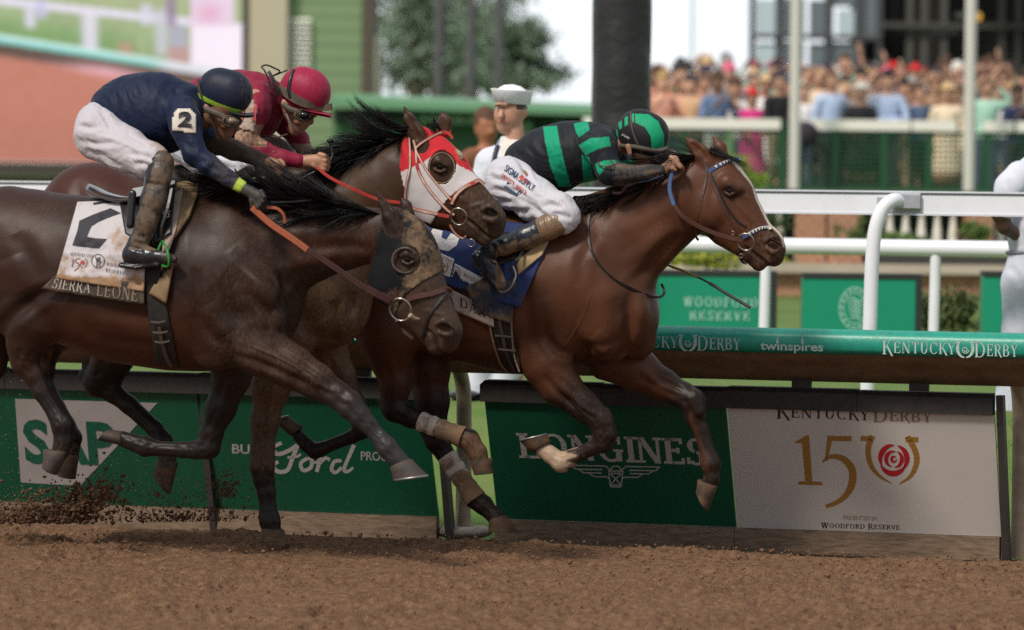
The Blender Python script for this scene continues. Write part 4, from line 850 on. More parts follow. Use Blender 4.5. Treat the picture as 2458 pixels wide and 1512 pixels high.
def strands(name, fr, roots, guide, n, m, parent, wd=.0045, L=1., seed=1, spread=10, seg=7, bsd=.03, wav=6, bfn=None):
    """roots: polyline (px,py,b); guide(t,u)->pixel offset of a strand whose root is at fraction u, at fraction t along it"""
    r = np.random.RandomState(seed); R = [np.array(p, float) for p in roots]; cum = np.cumsum([0]+[np.linalg.norm(b[:2]-a[:2]) for a, b in zip(R[:-1], R[1:])]); mb_v = []; mb_f = []
    ncl = max(8, n//36); cl = r.normal(0, 1, (ncl, 4))
    for i in range(n):
        u = (i+r.rand())/n; s_ = u*cum[-1]; j = min(np.searchsorted(cum, s_, side='right')-1, len(R)-2); tt = (s_-cum[j])/(cum[j+1]-cum[j]); p0 = R[j]*(1-tt)+R[j+1]*tt
        c = cl[int(u*ncl) % ncl]; j2 = r.normal(0, 1, 4); ln = L*np.clip(1+.25*c[0]+.12*j2[0], .3, 1.6); b0 = p0[2]+j2[1]*.012; bb = (c[1]+j2[2]*.6)*bsd; ph = r.uniform(0, 6.28)
        pts = []
        for q in range(seg):
            t = q/(seg-1); o = np.array(guide(t*ln, u)); sp = spread*t*(c[2]*1.1+j2[3]*.35)
            x = p0[0]+o[0]+math.sin(ph*.2+c[1]*2+t*4.5)*wav*t*.6+sp*.35; y = p0[1]+o[1]+sp+math.cos(c[3]*3+t*4+ph*.15)*wav*t
            bq = b0+bb*t+(bfn(t, u) if bfn else 0); pts.append(fr.loc(x, y, bq))
        pts = fr.world(np.array(pts)); k = len(mb_v)
        for q, p in enumerate(pts):
            t = q/(seg-1); rr = wd*.62*(1-.8*t)*(.6+.4*min(1, q+.3)); d = pts[min(q+1, seg-1)]-pts[max(q-1, 0)]; d = d/(np.linalg.norm(d)+1e-9); e1 = np.cross(d, (0, 1, 0)); e1 /= np.linalg.norm(e1)+1e-9; e2 = np.cross(d, e1)
            for z in range(3): a = 2.094*z; mb_v.append(p+(e1*math.cos(a)+e2*math.sin(a))*rr)
        for q in range(seg-1):
            for z in range(3): mb_f.append((k+q*3+z, k+q*3+(z+1) % 3, k+q*3+3+(z+1) % 3, k+q*3+3+z))
    return mesh(name, np.array(mb_v), np.array(mb_f), m, parent)
def strap(fr, fld, pts, wd, th, m, parent, name='strap', off=.004, k=4, flat=None, col=None):
    """leather strap laid on the body through pixels; pts may carry an explicit b"""
    P = []
    for p in pts:
        if len(p) > 2 and p[2] is not None: P.append(fr.loc(p[0], p[1], p[2]))
        else: q = fld.drape([(p[0], p[1])], off)[0]; P.append(q)
    P = smoothpath(P, k); P = [fr.world(p)[0] for p in P]
    mb = MB(); V = []; n = len(P)
    for i, p in enumerate(P):
        t = P[min(i+1, n-1)]-P[max(i-1, 0)]; t = t/(np.linalg.norm(t)+1e-9); nv = fr.N-t*np.dot(fr.N, t); nv /= np.linalg.norm(nv)+1e-9; s_ = np.cross(t, nv)
        for a, b in ((-1, -.6), (-.8, 1), (.8, 1), (1, -.6)): V.append(p+s_*a*wd/2+nv*b*th/2)
    Fc = [(i*4+k_, i*4+(k_+1) % 4, (i+1)*4+(k_+1) % 4, (i+1)*4+k_) for i in range(n-1) for k_ in range(4)]+[(3, 2, 1, 0), tuple((n-1)*4+q for q in range(4))]
    mb.add(V, Fc); return mb.build(name, m, parent, smooth=False)
def ring(fr, px, py, b, r, th, m, parent, name='bit_ring', tilt=.3):
    c = fr.loc(px, py, b); mb = MB(); mb.tube([fr.world(c+np.array([r*math.cos(t), tilt*r*math.sin(t), r*math.sin(t)]))[0] for t in np.linspace(0, 2*math.pi, 26)], th, 8, cap=False); return mb.build(name, m, parent)
def eye(fr, fld, px, py, parent, r=.021):
    q = fld.drape([(px, py)], 0)[0]; o = MB().ball(fr.world(q+np.array([-.001, -r*.42, 0]))[0], r, 16, 12).build('eye', getm('eye', col=(.006, .004, .003), rough=.1, spec=.35), parent); return o
def patch(fr, fld, quad, nu, nv, off, m, parent, name, th=.006, colfn=None, wrinkle=.004, seed=1, maskpoly=None, bmax=.5, flare=0):
    """cloth laid over the body inside a four-cornered pixel area"""
    u, v = np.meshgrid(np.linspace(0, 1, nu), np.linspace(0, 1, nv), indexing='ij'); P = bil(quad, np.stack([u.ravel(), 1-v.ravel()], 1)); q = fld.drape(P, off, bmax)
    b = q[:, 1].reshape(nu, nv)
    for _ in range(3): b[1:-1, 1:-1] = (b[1:-1, 1:-1]*2+b[:-2, 1:-1]+b[2:, 1:-1]+b[1:-1, :-2]+b[1:-1, 2:])/6
    b = b.ravel()+wrinkle*(fbm(P/100., 3.0, 3, seed)-.5)*2+flare*v.ravel()**2; q = fr.locs(P, b); q2 = q-np.array([0, th, 0])
    keep = np.ones(len(P), bool) if maskpoly is None else inpoly(P, maskpoly)
    I = np.arange(nu*nv).reshape(nu, nv); Q = np.stack([I[:-1, :-1].ravel(), I[:-1, 1:].ravel(), I[1:, 1:].ravel(), I[1:, :-1].ravel()], 1); Q = Q[keep[Q].all(1)]
    e = np.concatenate([Q[:, [0, 1]], Q[:, [1, 2]], Q[:, [2, 3]], Q[:, [3, 0]]]); key = np.sort(e, 1); _, idx, cnt = np.unique(key, axis=0, return_index=True, return_counts=True); be = e[idx[cnt == 1]]; n = nu*nv
    QQ = np.concatenate([Q, Q[:, ::-1]+n, np.stack([be[:, 1], be[:, 0], be[:, 0]+n, be[:, 1]+n], 1)]); VV = np.concatenate([q, q2]); PP = np.concatenate([P, P])
    col, mud = colfn(PP) if colfn else (None, None)
    used = np.zeros(len(VV), bool); used[QQ.ravel()] = True; mp = np.cumsum(used)-1
    o = mesh(name, fr.world(VV[used]), mp[QQ], m, parent, col=None if col is None else col[used], mud=None if mud is None else mud[used])
    def S(P2, lift):                            # surface of the cloth for lettering
        P2 = np.asarray(P2, float); d2 = ((P2[:, None, :]-P[None, ::1, :])**2).sum(2); j = np.argsort(d2, 1)[:, :4]; wv = 1/(np.take_along_axis(d2, j, 1)+1e-3); bb = (b[j]*wv).sum(1)/wv.sum(1); return fr.world(fr.locs(P2, bb+lift+.0015))
    return o, S
def coatmat(name, mud=MUD): return mat(name, rough=.42, attr=True, nscale=9, nmix=.28, bump=.25, bscale=210, stretch=(1, 1, .6), mudcol=mud, mudscale=75, mudsoft=(.70, 1.30), sheen=0, spec=.22, bdist=.004)
def L3(*c): return np.array(c, float)
def mixc(a, b, t): return a+(b-a)*np.asarray(t)[:, None]
LEATHER = getm('brown leather', col=(.075, .028, .018), rough=.4, nscale=30, nmix=.4, bump=.1); BLK = getm('black leather', col=(.012, .011, .012), rough=.38, nscale=30, nmix=.3); STEEL = getm('steel', col=(.38, .35, .31), rough=.28, metal=.9)
HAIR = getm('black horse hair', col=(.0075, .0065, .0065), rough=.5, spec=.25); GIRTH = getm('girth web', col=(.010, .009, .009), rough=.8, nscale=40, nmix=.3, ncol=(.05, .035, .025))

VOX = .0056
# ------------------------------------------------------------------ leading bay horse
def horse_bay():
    fr = Frame(19.8); f = Field(fr, (fr.loc(820, 700)[0], -.36, -.03), (fr.loc(1915, 700)[0], .40, 2.02), VOX)
    root = empty('race_horse', fr.world([fr.loc(1250, 1290)[0], 0, 0])[0], 'bright bay racehorse in front with a white stripe down its face and a blue saddlecloth', 'horse', 'racehorses galloping along the rail')
    # trunk
    f.chain([(930, 660, 125), (1010, 665, 135), (1100, 700, 160), (1230, 705, 182), (1340, 690, 182), (1400, 670, 158)], .78, .08)
    f.chain([(1400, 560, 60), (1300, 570, 55)], .6, .08)
    f.chain([(1400, 690, 150), (1465, 735, 112), (1490, 770, 86)], .85, .08)
    f.chain([(1395, 620, 140), (1470, 585, 122), (1545, 535, 104), (1612, 490, 88), (1668, 452, 70), (1700, 410, 50)], .55, .08)
    # thighs
    f.chain([(905, 690, 115, .11), (935, 800, 78, .15)], .7, .06); f.chain([(960, 700, 115, -.11), (1020, 810, 70, -.15)], .7, .06)
    # shoulder and chest muscles
    f.chain([(1375, 570, 60, .12), (1430, 720, 62, .19)], .55, .04); f.chain([(1290, 700, 90, .2), (1320, 840, 60, .17)], .55, .03)
    f.chain([(1440, 770, 62, .16)], .7, .03); f.chain([(1450, 825, 42, .13)], .8, .018); f.chain([(1528, 815, 48, -.03)], .8, .02); f.chain([(1500, 740, 55, .10), (1470, 830, 40, .08)], .6, .025)
    f.chain([(1430, 720, 62, -.19), (1440, 770, 62, -.16)], .6, .03)
    f.chain([(1480, 560, 55, .06), (1420, 640, 70, .12)], .5, .04)
    f.sub([(1410, 880, 16, .08)], 1, .03)
    # near foreleg
    leg(f, [(1300, 850, 60, .165), (1312, 872, 57, .17), (1344, 924, 47, .16), (1400, 972, 35, .15), (1440, 1006, 31, .15)], .15, .85, .04)
    leg(f, [(1440, 1004, 30), (1452, 1042, 29), (1447, 1064, 23), (1420, 1077, 17), (1372, 1098, 18), (1348, 1110, 23), (1322, 1092, 19), (1304, 1078, 20)], .14, .85, .018, (3, 4), 1)
    f.chain([(1452, 1015, 20, .165), (1462, 1045, 16, .16)], .8, .012);
    # far foreleg
    leg(f, [(1470, 850, 70, -.12), (1530, 888, 50, -.14), (1590, 922, 35), (1640, 948, 30)], -.15, .85, .04)
    leg(f, [(1640, 948, 31), (1662, 965, 32), (1668, 1000, 24), (1682, 1030, 18), (1702, 1095, 19), (1706, 1112, 24), (1708, 1145, 18), (1700, 1165, 20)], -.15, .85, .018, (3, 4), 1)
    f.chain([(1665, 955, 22, -.12), (1675, 985, 18, -.12)], .8, .012)
    # near hind
    leg(f, [(930, 790, 78), (938, 857, 50), (948, 920, 36), (946, 975, 31)], .13, .8, .04); leg(f, [(918, 962, 14), (946, 982, 30), (985, 1002, 24), (1015, 1014, 20), (1090, 1042, 20), (1126, 1056, 25), (1146, 1086, 22), (1152, 1106, 22)], .13, .8, .02)
    # far hind
    leg(f, [(1020, 800, 72), (1030, 880, 50), (1037, 960, 40), (1042, 1030, 32)], -.13, .8, .04); leg(f, [(1028, 1035, 20), (1050, 1058, 30), (1070, 1092, 22), (1100, 1140, 20), (1138, 1196, 24), (1160, 1212, 23), (1180, 1232, 18), (1192, 1244, 22)], -.13, .8, .02)
    # head
    f.chain([(1700, 405, 44), (1722, 428, 56)], .62, .05); f.chain([(1726, 458, 74), (1742, 480, 72)], .56, .04); f.chain([(1703, 502, 62), (1745, 520, 64)], .60, .03)
    f.chain([(1742, 480, 70), (1782, 536, 57), (1818, 575, 44), (1842, 590, 38)], .55, .04); f.chain([(1846, 584, 36, 0, .72), (1853, 600, 34, 0, .72)], .72, .03)
    f.chain([(1858, 618, 22)], .95, .02); f.chain([(1812, 616, 25), (1822, 632, 19)], .9, .02); f.chain([(1735, 560, 30), (1795, 606, 20)], .9, .02)
    f.chain([(1745, 440, 22, .075), (1770, 452, 16, .07)], .8, .02); f.chain([(1745, 440, 22, -.075), (1770, 452, 16, -.07)], .8, .02)      # brow
    f.chain([(1700, 500, 58, .05)], .55, .02)
    f.sub([(1751, 457, 10, .115)], 1, .012); f.chain([(1738, 449, 4, .095), (1751, 445, 5, .098), (1764, 455, 4, .09)], 1, .008); f.chain([(1740, 463, 3, .095), (1752, 469, 4, .097), (1763, 465, 3, .09)], 1, .008)
    # nostril, lips
    f.chain([(1838, 578, 9, .088), (1854, 574, 10, .09), (1868, 590, 9, .078), (1858, 604, 9, .085), (1842, 596, 8, .09)], 1, .014); f.sub([(1850, 584, 9, .105), (1863, 591, 9, .09)], 1, .008); f.sub([(1852, 586, 8, .075), (1861, 591, 8, .065)], 1, .008)
    f.sub([(1790, 596, 3.0, .10), (1812, 610, 3.0, .09), (1832, 626, 3.2, .085), (1848, 640, 3.4, .07)], 1, .012)
    f.ridge([(1768, 486, 5), (1790, 512, 5), (1806, 535, 3)], 5, .02, -.6); f.groove([(1716, 440), (1706, 480), (1712, 520), (1735, 548)], 4, .03, .25); f.ridge([(1800, 570, 5), (1820, 560, 4), (1838, 556, 3)], 5, .025, -.6); f.ridge([(1775, 470, 4), (1800, 478, 4), (1830, 530, 4)], 4, .02, -.7)
    f.groove([(1786, 592), (1812, 610), (1834, 627), (1852, 644)], 3, .004, 1.1); f.groove([(1846, 572), (1866, 576), (1874, 592)], 3, .004, .7)
    # muscle relief
    G = f.groove; G([(1512, 700), (1512, 770), (1500, 840), (1470, 885)], 6, .035, .5); G([(1313, 770, 4), (1316, 812), (1345, 846), (1385, 852, 4)], 6, .03, .4); G([(1640, 560, 4), (1590, 600), (1555, 650), (1500, 690, 4)], 7, .045, .35); G([(1406, 820, 4), (1440, 862, 5), (1475, 850, 4)], 5, .03, .4)
    G([(1345, 905, 3), (1385, 950, 4), (1425, 988, 3)], 4, .02, .4); G([(1306, 900, 3), (1345, 950, 4), (1400, 992, 3)], 4, .02, .35); G([(1560, 895, 3), (1600, 918, 4), (1645, 940, 3)], 4, .02, .4); G([(1440, 560, 4), (1400, 620, 5), (1385, 690, 4)], 6, .05, .25); G([(1270, 620, 4), (1262, 720, 6), (1275, 830, 5)], 6, .05, .3); G([(1480, 540, 4), (1560, 505, 5), (1625, 470, 4)], 6, .05, .2)
    for P_, r_ in (([(1298, 715), (1325, 785), (1350, 838)], 24), ([(1400, 560), (1440, 640), (1478, 720)], 18), ([(1428, 800), (1466, 842)], 20), ([(1325, 880), (1375, 940), (1420, 985)], 12), ([(1480, 545), (1560, 505), (1620, 470)], 15), ([(1490, 640), (1560, 590), (1610, 545)], 15), ([(1540, 700), (1545, 780), (1520, 830)], 18), ([(1530, 875), (1590, 912)], 12)): f.ridge(P_, r_, .02, -.80)
    for yy in (760, 790, 820): G([(1040, yy-10, 3), (1120, yy, 4), (1200, yy+12, 3)], 5, .05, .12)
    f.ridge([(1345, 935, 2.5), (1390, 985, 2.5), (1425, 1012, 2)], 2.5, .01, -.2); f.ridge([(1420, 700, 2), (1390, 780, 2.5), (1340, 850, 2)], 2.5, .012, -.4)
    # ears
    f.chain([(1696, 388, 17, .06), (1682, 366, 18, .065), (1663, 346, 12, .07), (1645, 330, 3, .07)], .55, .02); f.sub([(1692, 378, 8, .085), (1676, 358, 8, .085), (1662, 346, 4, .085)], .6, .01)
    f.chain([(1735, 378, 15, -.06), (1727, 355, 15, -.065), (1714, 330, 4, -.07)], .55, .02)
    def col(V, P, Pm):
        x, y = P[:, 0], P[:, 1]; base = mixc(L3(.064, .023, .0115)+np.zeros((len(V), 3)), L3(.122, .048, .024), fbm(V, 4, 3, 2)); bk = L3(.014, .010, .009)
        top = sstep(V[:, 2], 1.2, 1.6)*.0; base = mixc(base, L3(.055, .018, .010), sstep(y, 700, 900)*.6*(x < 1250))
        d1, _ = segdist(P, (1390, 960), (1445, 1010)); nf = (V[:, 1] > 0)
        leg_n = sstep(x+y*1.15-2440, -90, 60)*nf*(y > 880)*(x > 1290)*(x < 1500)+((y > 1010)*(x < 1500)*(x > 1280)*nf)
        leg_f = (V[:, 1] < 0)*(y > 830)*(x > 1490)*sstep(x-y*.25, 1330, 1410)*(y < 1300); leg_f = np.maximum(leg_f, (V[:, 1] < 0)*(y > 960)*(x > 1600))
        hind = (x < 1260)*(y > 890)*sstep(y, 900, 990); blk = np.clip(leg_n+leg_f+hind, 0, 1); c = mixc(base, bk, blk*.92)
        inner = (V[:, 1] < 0)*(x > 1655)*(x < 1700)*(y > 985)*(y < 1130)*sstep(-x+(1655+(y-985)*.32), -14, 2); c = mixc(c, L3(.10, .04, .022), inner*.6)
        # muzzle, eye, sock, stripe
        dm, _ = segdist(P, (1850, 600), (1825, 625)); c = mixc(c, L3(.030, .018, .014), sstep(-dm, -62, -26)*.9*(x > 1700)*(y > 500)); de, _ = segdist(Pm, (1748, 458), (1758, 462)); c = mixc(c, L3(.022, .012, .009), sstep(-de, -30, -8)*.85*(x > 1650)*(y < 540))
        dj, _ = segdist(P, (1700, 560), (1640, 590)); c = mixc(c, L3(.05, .018, .010), sstep(-dj, -50, -10)*.7*(x > 1560))
        sock = nf*(x < 1372+14*np.sin(y*.3))*(x > 1230)*(y > 1035)*(y < 1160); c = mixc(c, L3(.46, .34, .24), sock*1.0)
        q = fr.loc(1790, 420)[2]*0
        # stripe sits on the ridge of the face: close to the middle line of the head
        n_ = np.zeros(len(V)); prof = [(1757, 388), (1791, 424), (1812, 466), (1834, 511), (1866, 567), (1880, 588)]
        for a, b in zip(prof[:-1], prof[1:]):
            dd, t = segdist(P, a, b); n_ = np.maximum(n_, (dd < 60))
        wst = .012+.006*np.sin(V[:, 2]*31+1); wst = np.where(y > 470, .009, wst); ridge = np.zeros(len(V), bool)
        for a, b in zip(prof[:-1], prof[1:]):
            dd, t = segdist(P, a, b); ridge |= (dd < 24)
        wh = ridge*(np.abs(V[:, 1]-.012) < wst)*(y > 386)*(y < 592); c = mixc(c, L3(.72, .62, .52), wh*1.)
        mud = .10+.10*(y > 520)*(x > 1740)+.18*sstep(-dm, -50, -10)*(x > 1700)+.10*(x > 1280)*(x < 1380)*(y > 1035)+.10*((x > 1500)*(y > 1110))+.07*sstep(y, 640, 860)*(x > 1280)*(x < 1560)+.1*((x > 1560)*(x < 1625)*(y > 520)*(y < 700))+.40*((x < 1260)*(y > 1040)*(V[:, 1] > 0))+.08*((x < 1260)*(y > 1200))
        return c, mud
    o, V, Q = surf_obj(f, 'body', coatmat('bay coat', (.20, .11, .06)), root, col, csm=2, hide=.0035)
    eye(fr, f, 1751, 457, root)
    hm = getm('hoof horn', col=(.045, .036, .030), rough=.7, spec=.25, nscale=25, nmix=.7, ncol=(.16, .08, .035), bump=.1, mudcol=(.32, .18, .09), mudscale=40)
    hoof(fr, (1277, 1088), (1323, 1062), (1313, 1044), (1249, 1059), .14, root, hm, True); hoof(fr, (1676, 1150), (1722, 1166), (1700, 1228), (1672, 1178), -.15, root, hm, False)
    hoof(fr, (1128, 1108), (1180, 1098), (1184, 1136), (1140, 1140), .13, root, hm); hoof(fr, (1176, 1246), (1212, 1236), (1246, 1277), (1172, 1275), -.13, root, hm)
    # leg bandages
    bm = mat('muddy white bandage', (.60, .53, .46), .85, attr=False, mudcol=(.22, .135, .08), mudscale=16, bump=.35, bscale=60, stretch=(1, 1, 1))
    for (a, b_), bb, rr in ((((1008, 1010), (1112, 1050)), .13, 23.5), (((1072, 1094), (1142, 1198)), -.13, 24)):
        mb_ = []; a = np.array(a, float); b2 = np.array(b_, float); pts = [fr.world(fr.loc(*(a+(b2-a)*t), bb))[0] for t in np.linspace(0, 1, 26)]; rad = [rr/fr.scale(*a)*(1+.05*math.sin(i*1.1)+(.10 if i > 20 else 0)) for i in range(26)]; mb = MB().tube(pts, rad, 20); V2 = np.array(mb.v); t_ = np.concatenate([np.repeat(np.linspace(0, 1, 26), 20), np.zeros(20), np.ones(20)])
        mesh('bandage', mb.v, mb.f, bm, root, mud=.42+.45*t_+.25*(fbm(V2, 9, 2, 4)-.5)-.2*(np.abs(t_-.33) < .05))
    f.top = V
    # mane
    strands('mane', fr, [(1688, 372, .0), (1640, 392, .0), (1570, 432, .0), (1490, 470, .0), (1420, 505, .02)], lambda t, u: (-t*(70+30*u), t*(6+38*u)-t*t*6), 1500, HAIR, root, .0045, 1., 3, 12, 7, .07, 5, bfn=lambda t, u: .05*math.sin(t*2.5)+.03)
    strands('mane', fr, [(1460, 462, .10), (1400, 470, .12), (1388, 470, .1)], lambda t, u: (-t*28-u*10, t*44), 260, HAIR, root, .003, 1., 4, 10, 6, .03, 6)
    strands('mane', fr, [(1640, 398, .05), (1580, 434, .07), (1500, 470, .09), (1420, 506, .10)], lambda t, u: (-t*(60-10*u), t*(30+8*u)), 900, HAIR, root, .0045, 1., 9, 10, 7, .04, 6)
    strands('mane', fr, [(1652, 384, .03), (1630, 388, .05), (1606, 398, .06)], lambda t, u: (-t*34, -t*46+t*t*52), 300, HAIR, root, .004, 1., 4, 8, 7, .05, 3)
    strands('forelock', fr, [(1700, 362, .03), (1722, 362, -.01), (1735, 372, -.02)], lambda t, u: (-t*(34-u*20)+t*t*60, -t*8+t*t*30), 420, HAIR, root, .0032, .95, 5, 9, 7, .03, 4)
    strands('mane', fr, [(1692, 366, .03), (1670, 380, .03)], lambda t, u: (-t*52, -t*26+t*t*14), 90, HAIR, root, .0014, 1.1, 8, 16, 7, .03, 9)
    # bridle
    B = lambda P, w_, n='bridle_strap', m=LEATHER, off=.004, th=.004: strap(fr, f, P, w_, th, m, root, n, off)
    B([(1690, 392), (1701, 412), (1712, 438), (1728, 480), (1752, 528), (1772, 560), (1784, 576)], .019)
    B([(1706, 420), (1722, 452), (1742, 492), (1768, 530), (1792, 546)], .012, 'bridle_strap', BLK)
    B([(1697, 396), (1694, 430), (1684, 480), (1672, 530), (1668, 560), (1676, 577)], .013, 'throat_latch')
    bl = getm('blue beaded band', col=(.035, .07, .20), rough=.5); wb = getm('white beads', col=(.62, .55, .45), rough=.5)
    bo = B([(1701, 412), (1716, 402), (1735, 392), (1752, 385), (1768, 382), (1777, 386)], .022, 'brow_band', bl, .006, .008)
    def tri(P, q, nm):
        L = smoothpath([f.drape([p], .012)[0] for p in P], 5); mb = MB(); nn = len(L)
        for i in range(2, nn-1, 2):
            c = L[i]; d = L[i+1]-L[i-1]; d /= np.linalg.norm(d); up = np.array([-d[2], 0, d[0]]); nv = np.array([0, 1, 0]); tip = c-up*.009; A_ = c+up*.009-d*.0085; B_ = c+up*.009+d*.0085; mb.add(fr.world(np.array([tip, A_, B_, tip+nv*.004, A_+nv*.004, B_+nv*.004])), [(3, 4, 5), (0, 1, 4, 3), (1, 2, 5, 4), (2, 0, 3, 5)])
        mb.build(nm, wb, q, smooth=False)
    tri([(1712, 404), (1735, 392), (1752, 385), (1768, 382), (1776, 385)], bo, 'bead_pattern')
    nb = B([(1784, 570), (1796, 563), (1812, 554), (1830, 547), (1845, 546), (1851, 552)], .022, 'nose_band', bl, .006, .008); tri([(1794, 564), (1812, 554), (1830, 547), (1845, 546), (1850, 550)], nb, 'bead_pattern')
    ring(fr, 1790, 581, .115, .041, .0045, STEEL, root); B([(1778, 592), (1776, 612), (1782, 628), (1792, 632)], .014, 'chin_strap', BLK, .008)
    ring(fr, 1779, 614, .10, .009, .002, STEEL, root, 'buckle'); ring(fr, 1759, 559, .11, .008, .002, STEEL, root, 'buckle')
    # rein
    blue = getm('blue rubber rein', col=(.045, .13, .34), rough=.5, nscale=30, nmix=.5, ncol=(.10, .09, .08))
    strap(fr, f, [(1618, 402, .17), (1609, 430, .17), (1608, 460, .17), (1618, 492, .17)], .021, .007, blue, root, 'rein'); strap(fr, f, [(1618, 491, .171), (1640, 520, .17), (1680, 545, .15), (1730, 565, .13), (1762, 573, .125), (1784, 578, .12)], .023, .007, LEATHER, root, 'rein')
    strap(fr, f, [(1592, 418, .19), (1560, 430, .2), (1530, 436, .2)], .016, .007, blue, root, 'rein'); strap(fr, f, [(1532, 435, .2), (1505, 446, .21), (1490, 462, .2), (1470, 462, .2)], .016, .007, LEATHER, root, 'rein')
    # martingale yoke
    B([(1415, 515), (1412, 560), (1424, 612), (1462, 662), (1520, 695), (1562, 711), (1585, 712, .03), (1595, 700, -.01), (1588, 682, -.03)], .014, 'neck_strap', BLK, .006, .009)
    return root, fr, f
R1, FR1, FL1 = horse_bay()
# ------------------------------------------------------------------ middle horse with the red and white hood
def horse_hood():
    fr = Frame(19.10); f = Field(fr, (fr.loc(40, 700)[0], -.36, -.03), (fr.loc(1240, 700)[0], .40, 2.30), VOX)
    root = empty('race_horse', fr.world([fr.loc(640, 1290)[0], 0, 0])[0], 'brown racehorse in the middle wearing a red and white blinker hood', 'horse', 'racehorses galloping along the rail')
    f.chain([(225, 535, 145), (290, 590, 160), (420, 620, 175), (560, 640, 190), (660, 640, 195), (730, 640, 180)], .76, .08)
    f.chain([(770, 460, 55), (700, 450, 60)], .6, .08); f.chain([(740, 680, 150), (782, 730, 95), (795, 745, 80)], .85, .08)
    f.chain([(720, 600, 150), (790, 560, 130), (870, 500, 110), (935, 440, 90), (985, 400, 70), (1005, 360, 46)], .55, .08)
    f.chain([(240, 650, 130, .1), (310, 730, 90, .15)], .7, .06); f.chain([(200, 650, 130, -.1), (150, 750, 90, -.15)], .7, .06)
    f.chain([(700, 560, 60, .12), (760, 700, 60, .19)], .55, .04); f.chain([(780, 745, 58, .14)], .7, .025); f.chain([(815, 762, 46, .09)], .8, .02); f.chain([(838, 745, 44, -.04)], .8, .02); f.chain([(660, 720, 85, .2), (680, 820, 60, .17)], .55, .03)
    # near foreleg, standing
    leg(f, [(700, 800, 66), (672, 860, 54), (650, 930, 44), (636, 1010, 33), (630, 1075, 28)], .15, .85, .04)
    leg(f, [(632, 1072, 29), (630, 1118, 30), (634, 1150, 25), (640, 1180, 21.5), (645, 1232, 21.5), (648, 1250, 25), (653, 1274, 23)], .15, .85, .018, (3, 4), -1); f.chain([(640, 1095, 20, .17), (641, 1125, 17, .17)], .8, .012)
    # far foreleg, folded
    leg(f, [(770, 790, 55), (790, 840, 44), (820, 900, 32), (850, 970, 25), (866, 1008, 23)], -.15, .85, .03); leg(f, [(866, 1006, 23), (868, 1032, 22), (845, 1048, 16), (775, 1076, 15.5), (756, 1082, 19), (736, 1068, 16), (716, 1046, 15)], -.15, .85, .015, (2, 3), 1)
    # near hind (seen under the near horse) and far hind
    leg(f, [(300, 740, 85), (272, 850, 52), (256, 890, 42), (236, 916, 34)], .13, .8, .04); leg(f, [(206, 900, 18), (236, 918, 33), (270, 940, 25), (310, 972, 21), (372, 1030, 20), (388, 1058, 26), (402, 1095, 21), (402, 1112, 23)], .13, .8, .02)
    leg(f, [(130, 760, 80), (100, 820, 50), (98, 880, 36)], -.13, .8, .04); leg(f, [(80, 872, 16), (98, 886, 31), (112, 930, 22), (160, 1020, 20), (172, 1052, 25), (170, 1080, 20), (165, 1096, 22)], -.13, .8, .02)
    # head
    f.chain([(1004, 352, 42), (1025, 372, 52)], .62, .05); f.chain([(1036, 408, 76), (1052, 424, 76)], .56, .04); f.chain([(1024, 462, 66), (1058, 485, 66)], .6, .03)
    f.chain([(1055, 430, 74), (1108, 478, 60), (1148, 508, 47), (1165, 522, 41)], .55, .04); f.chain([(1168, 520, 38, 0, .72), (1181, 530, 35, 0, .72)], .72, .03); f.chain([(1186, 553, 22)], .95, .02); f.chain([(1146, 554, 27), (1162, 572, 20)], .9, .02); f.chain([(1060, 510, 34), (1120, 550, 22)], .9, .02)
    f.chain([(1050, 385, 20, .078), (1072, 396, 14, .072)], .8, .02); f.chain([(1060, 372, 22, -.07), (1095, 392, 20, -.085)], .8, .02)
    f.sub([(1056, 400, 11, .118)], 1, .012); f.chain([(1040, 391, 5, .10), (1055, 387, 6, .102), (1070, 397, 4, .098)], 1, .008); f.chain([(1043, 407, 4, .10), (1057, 413, 4, .10), (1069, 408, 3, .098)], 1, .008)
    f.chain([(1160, 502, 10, .092), (1176, 498, 11, .09), (1190, 512, 9, .08), (1184, 528, 9, .088), (1164, 524, 9, .094)], 1, .014); f.sub([(1172, 510, 10, .106), (1186, 514, 9, .09)], 1, .008); f.sub([(1176, 512, 8, .07)], 1, .008)
    f.sub([(1116, 524, 3, .10), (1140, 540, 3, .10), (1160, 560, 3.4, .09), (1186, 576, 4, .07)], 1, .012)
    f.chain([(1010, 348, 22, .06), (1000, 320, 21, .065), (983, 285, 13, .07), (970, 255, 3, .07)], .55, .02); f.sub([(1000, 330, 9, .09), (985, 292, 7, .09), (975, 270, 3, .08)], .6, .01)
    f.chain([(1066, 312, 16, -.065), (1068, 290, 15, -.07), (1060, 268, 3, -.07)], .55, .02); f.sub([(1060, 306, 8, -.04), (1062, 288, 7, -.045)], .6, .01)
    G = f.groove; f.ridge([(1098, 470, 5), (1125, 490, 4)], 5, .02, -.6); f.ridge([(1120, 500, 4), (1145, 492, 4), (1165, 488, 3)], 4, .025, -.6); f.ridge([(1100, 440, 4), (1140, 455, 3), (1170, 490, 3)], 4, .02, -.7)
    G([(800, 720), (812, 770), (790, 820, 5)], 6, .03, .5); G([(720, 700, 4), (726, 780, 6), (760, 815, 4)], 6, .035, .4); G([(850, 700, 4), (842, 760, 6)], 6, .03, .4); G([(650, 900, 3), (634, 1000, 4), (628, 1060, 3)], 4, .02, .4); G([(636, 1160, 3), (646, 1230, 3)], 3.5, .012, .4); G([(180, 430, 4), (200, 520, 6), (180, 600, 5)], 6, .06, .25)
    G([(1114, 522), (1140, 541), (1162, 562), (1190, 578)], 3, .004, 1.1)
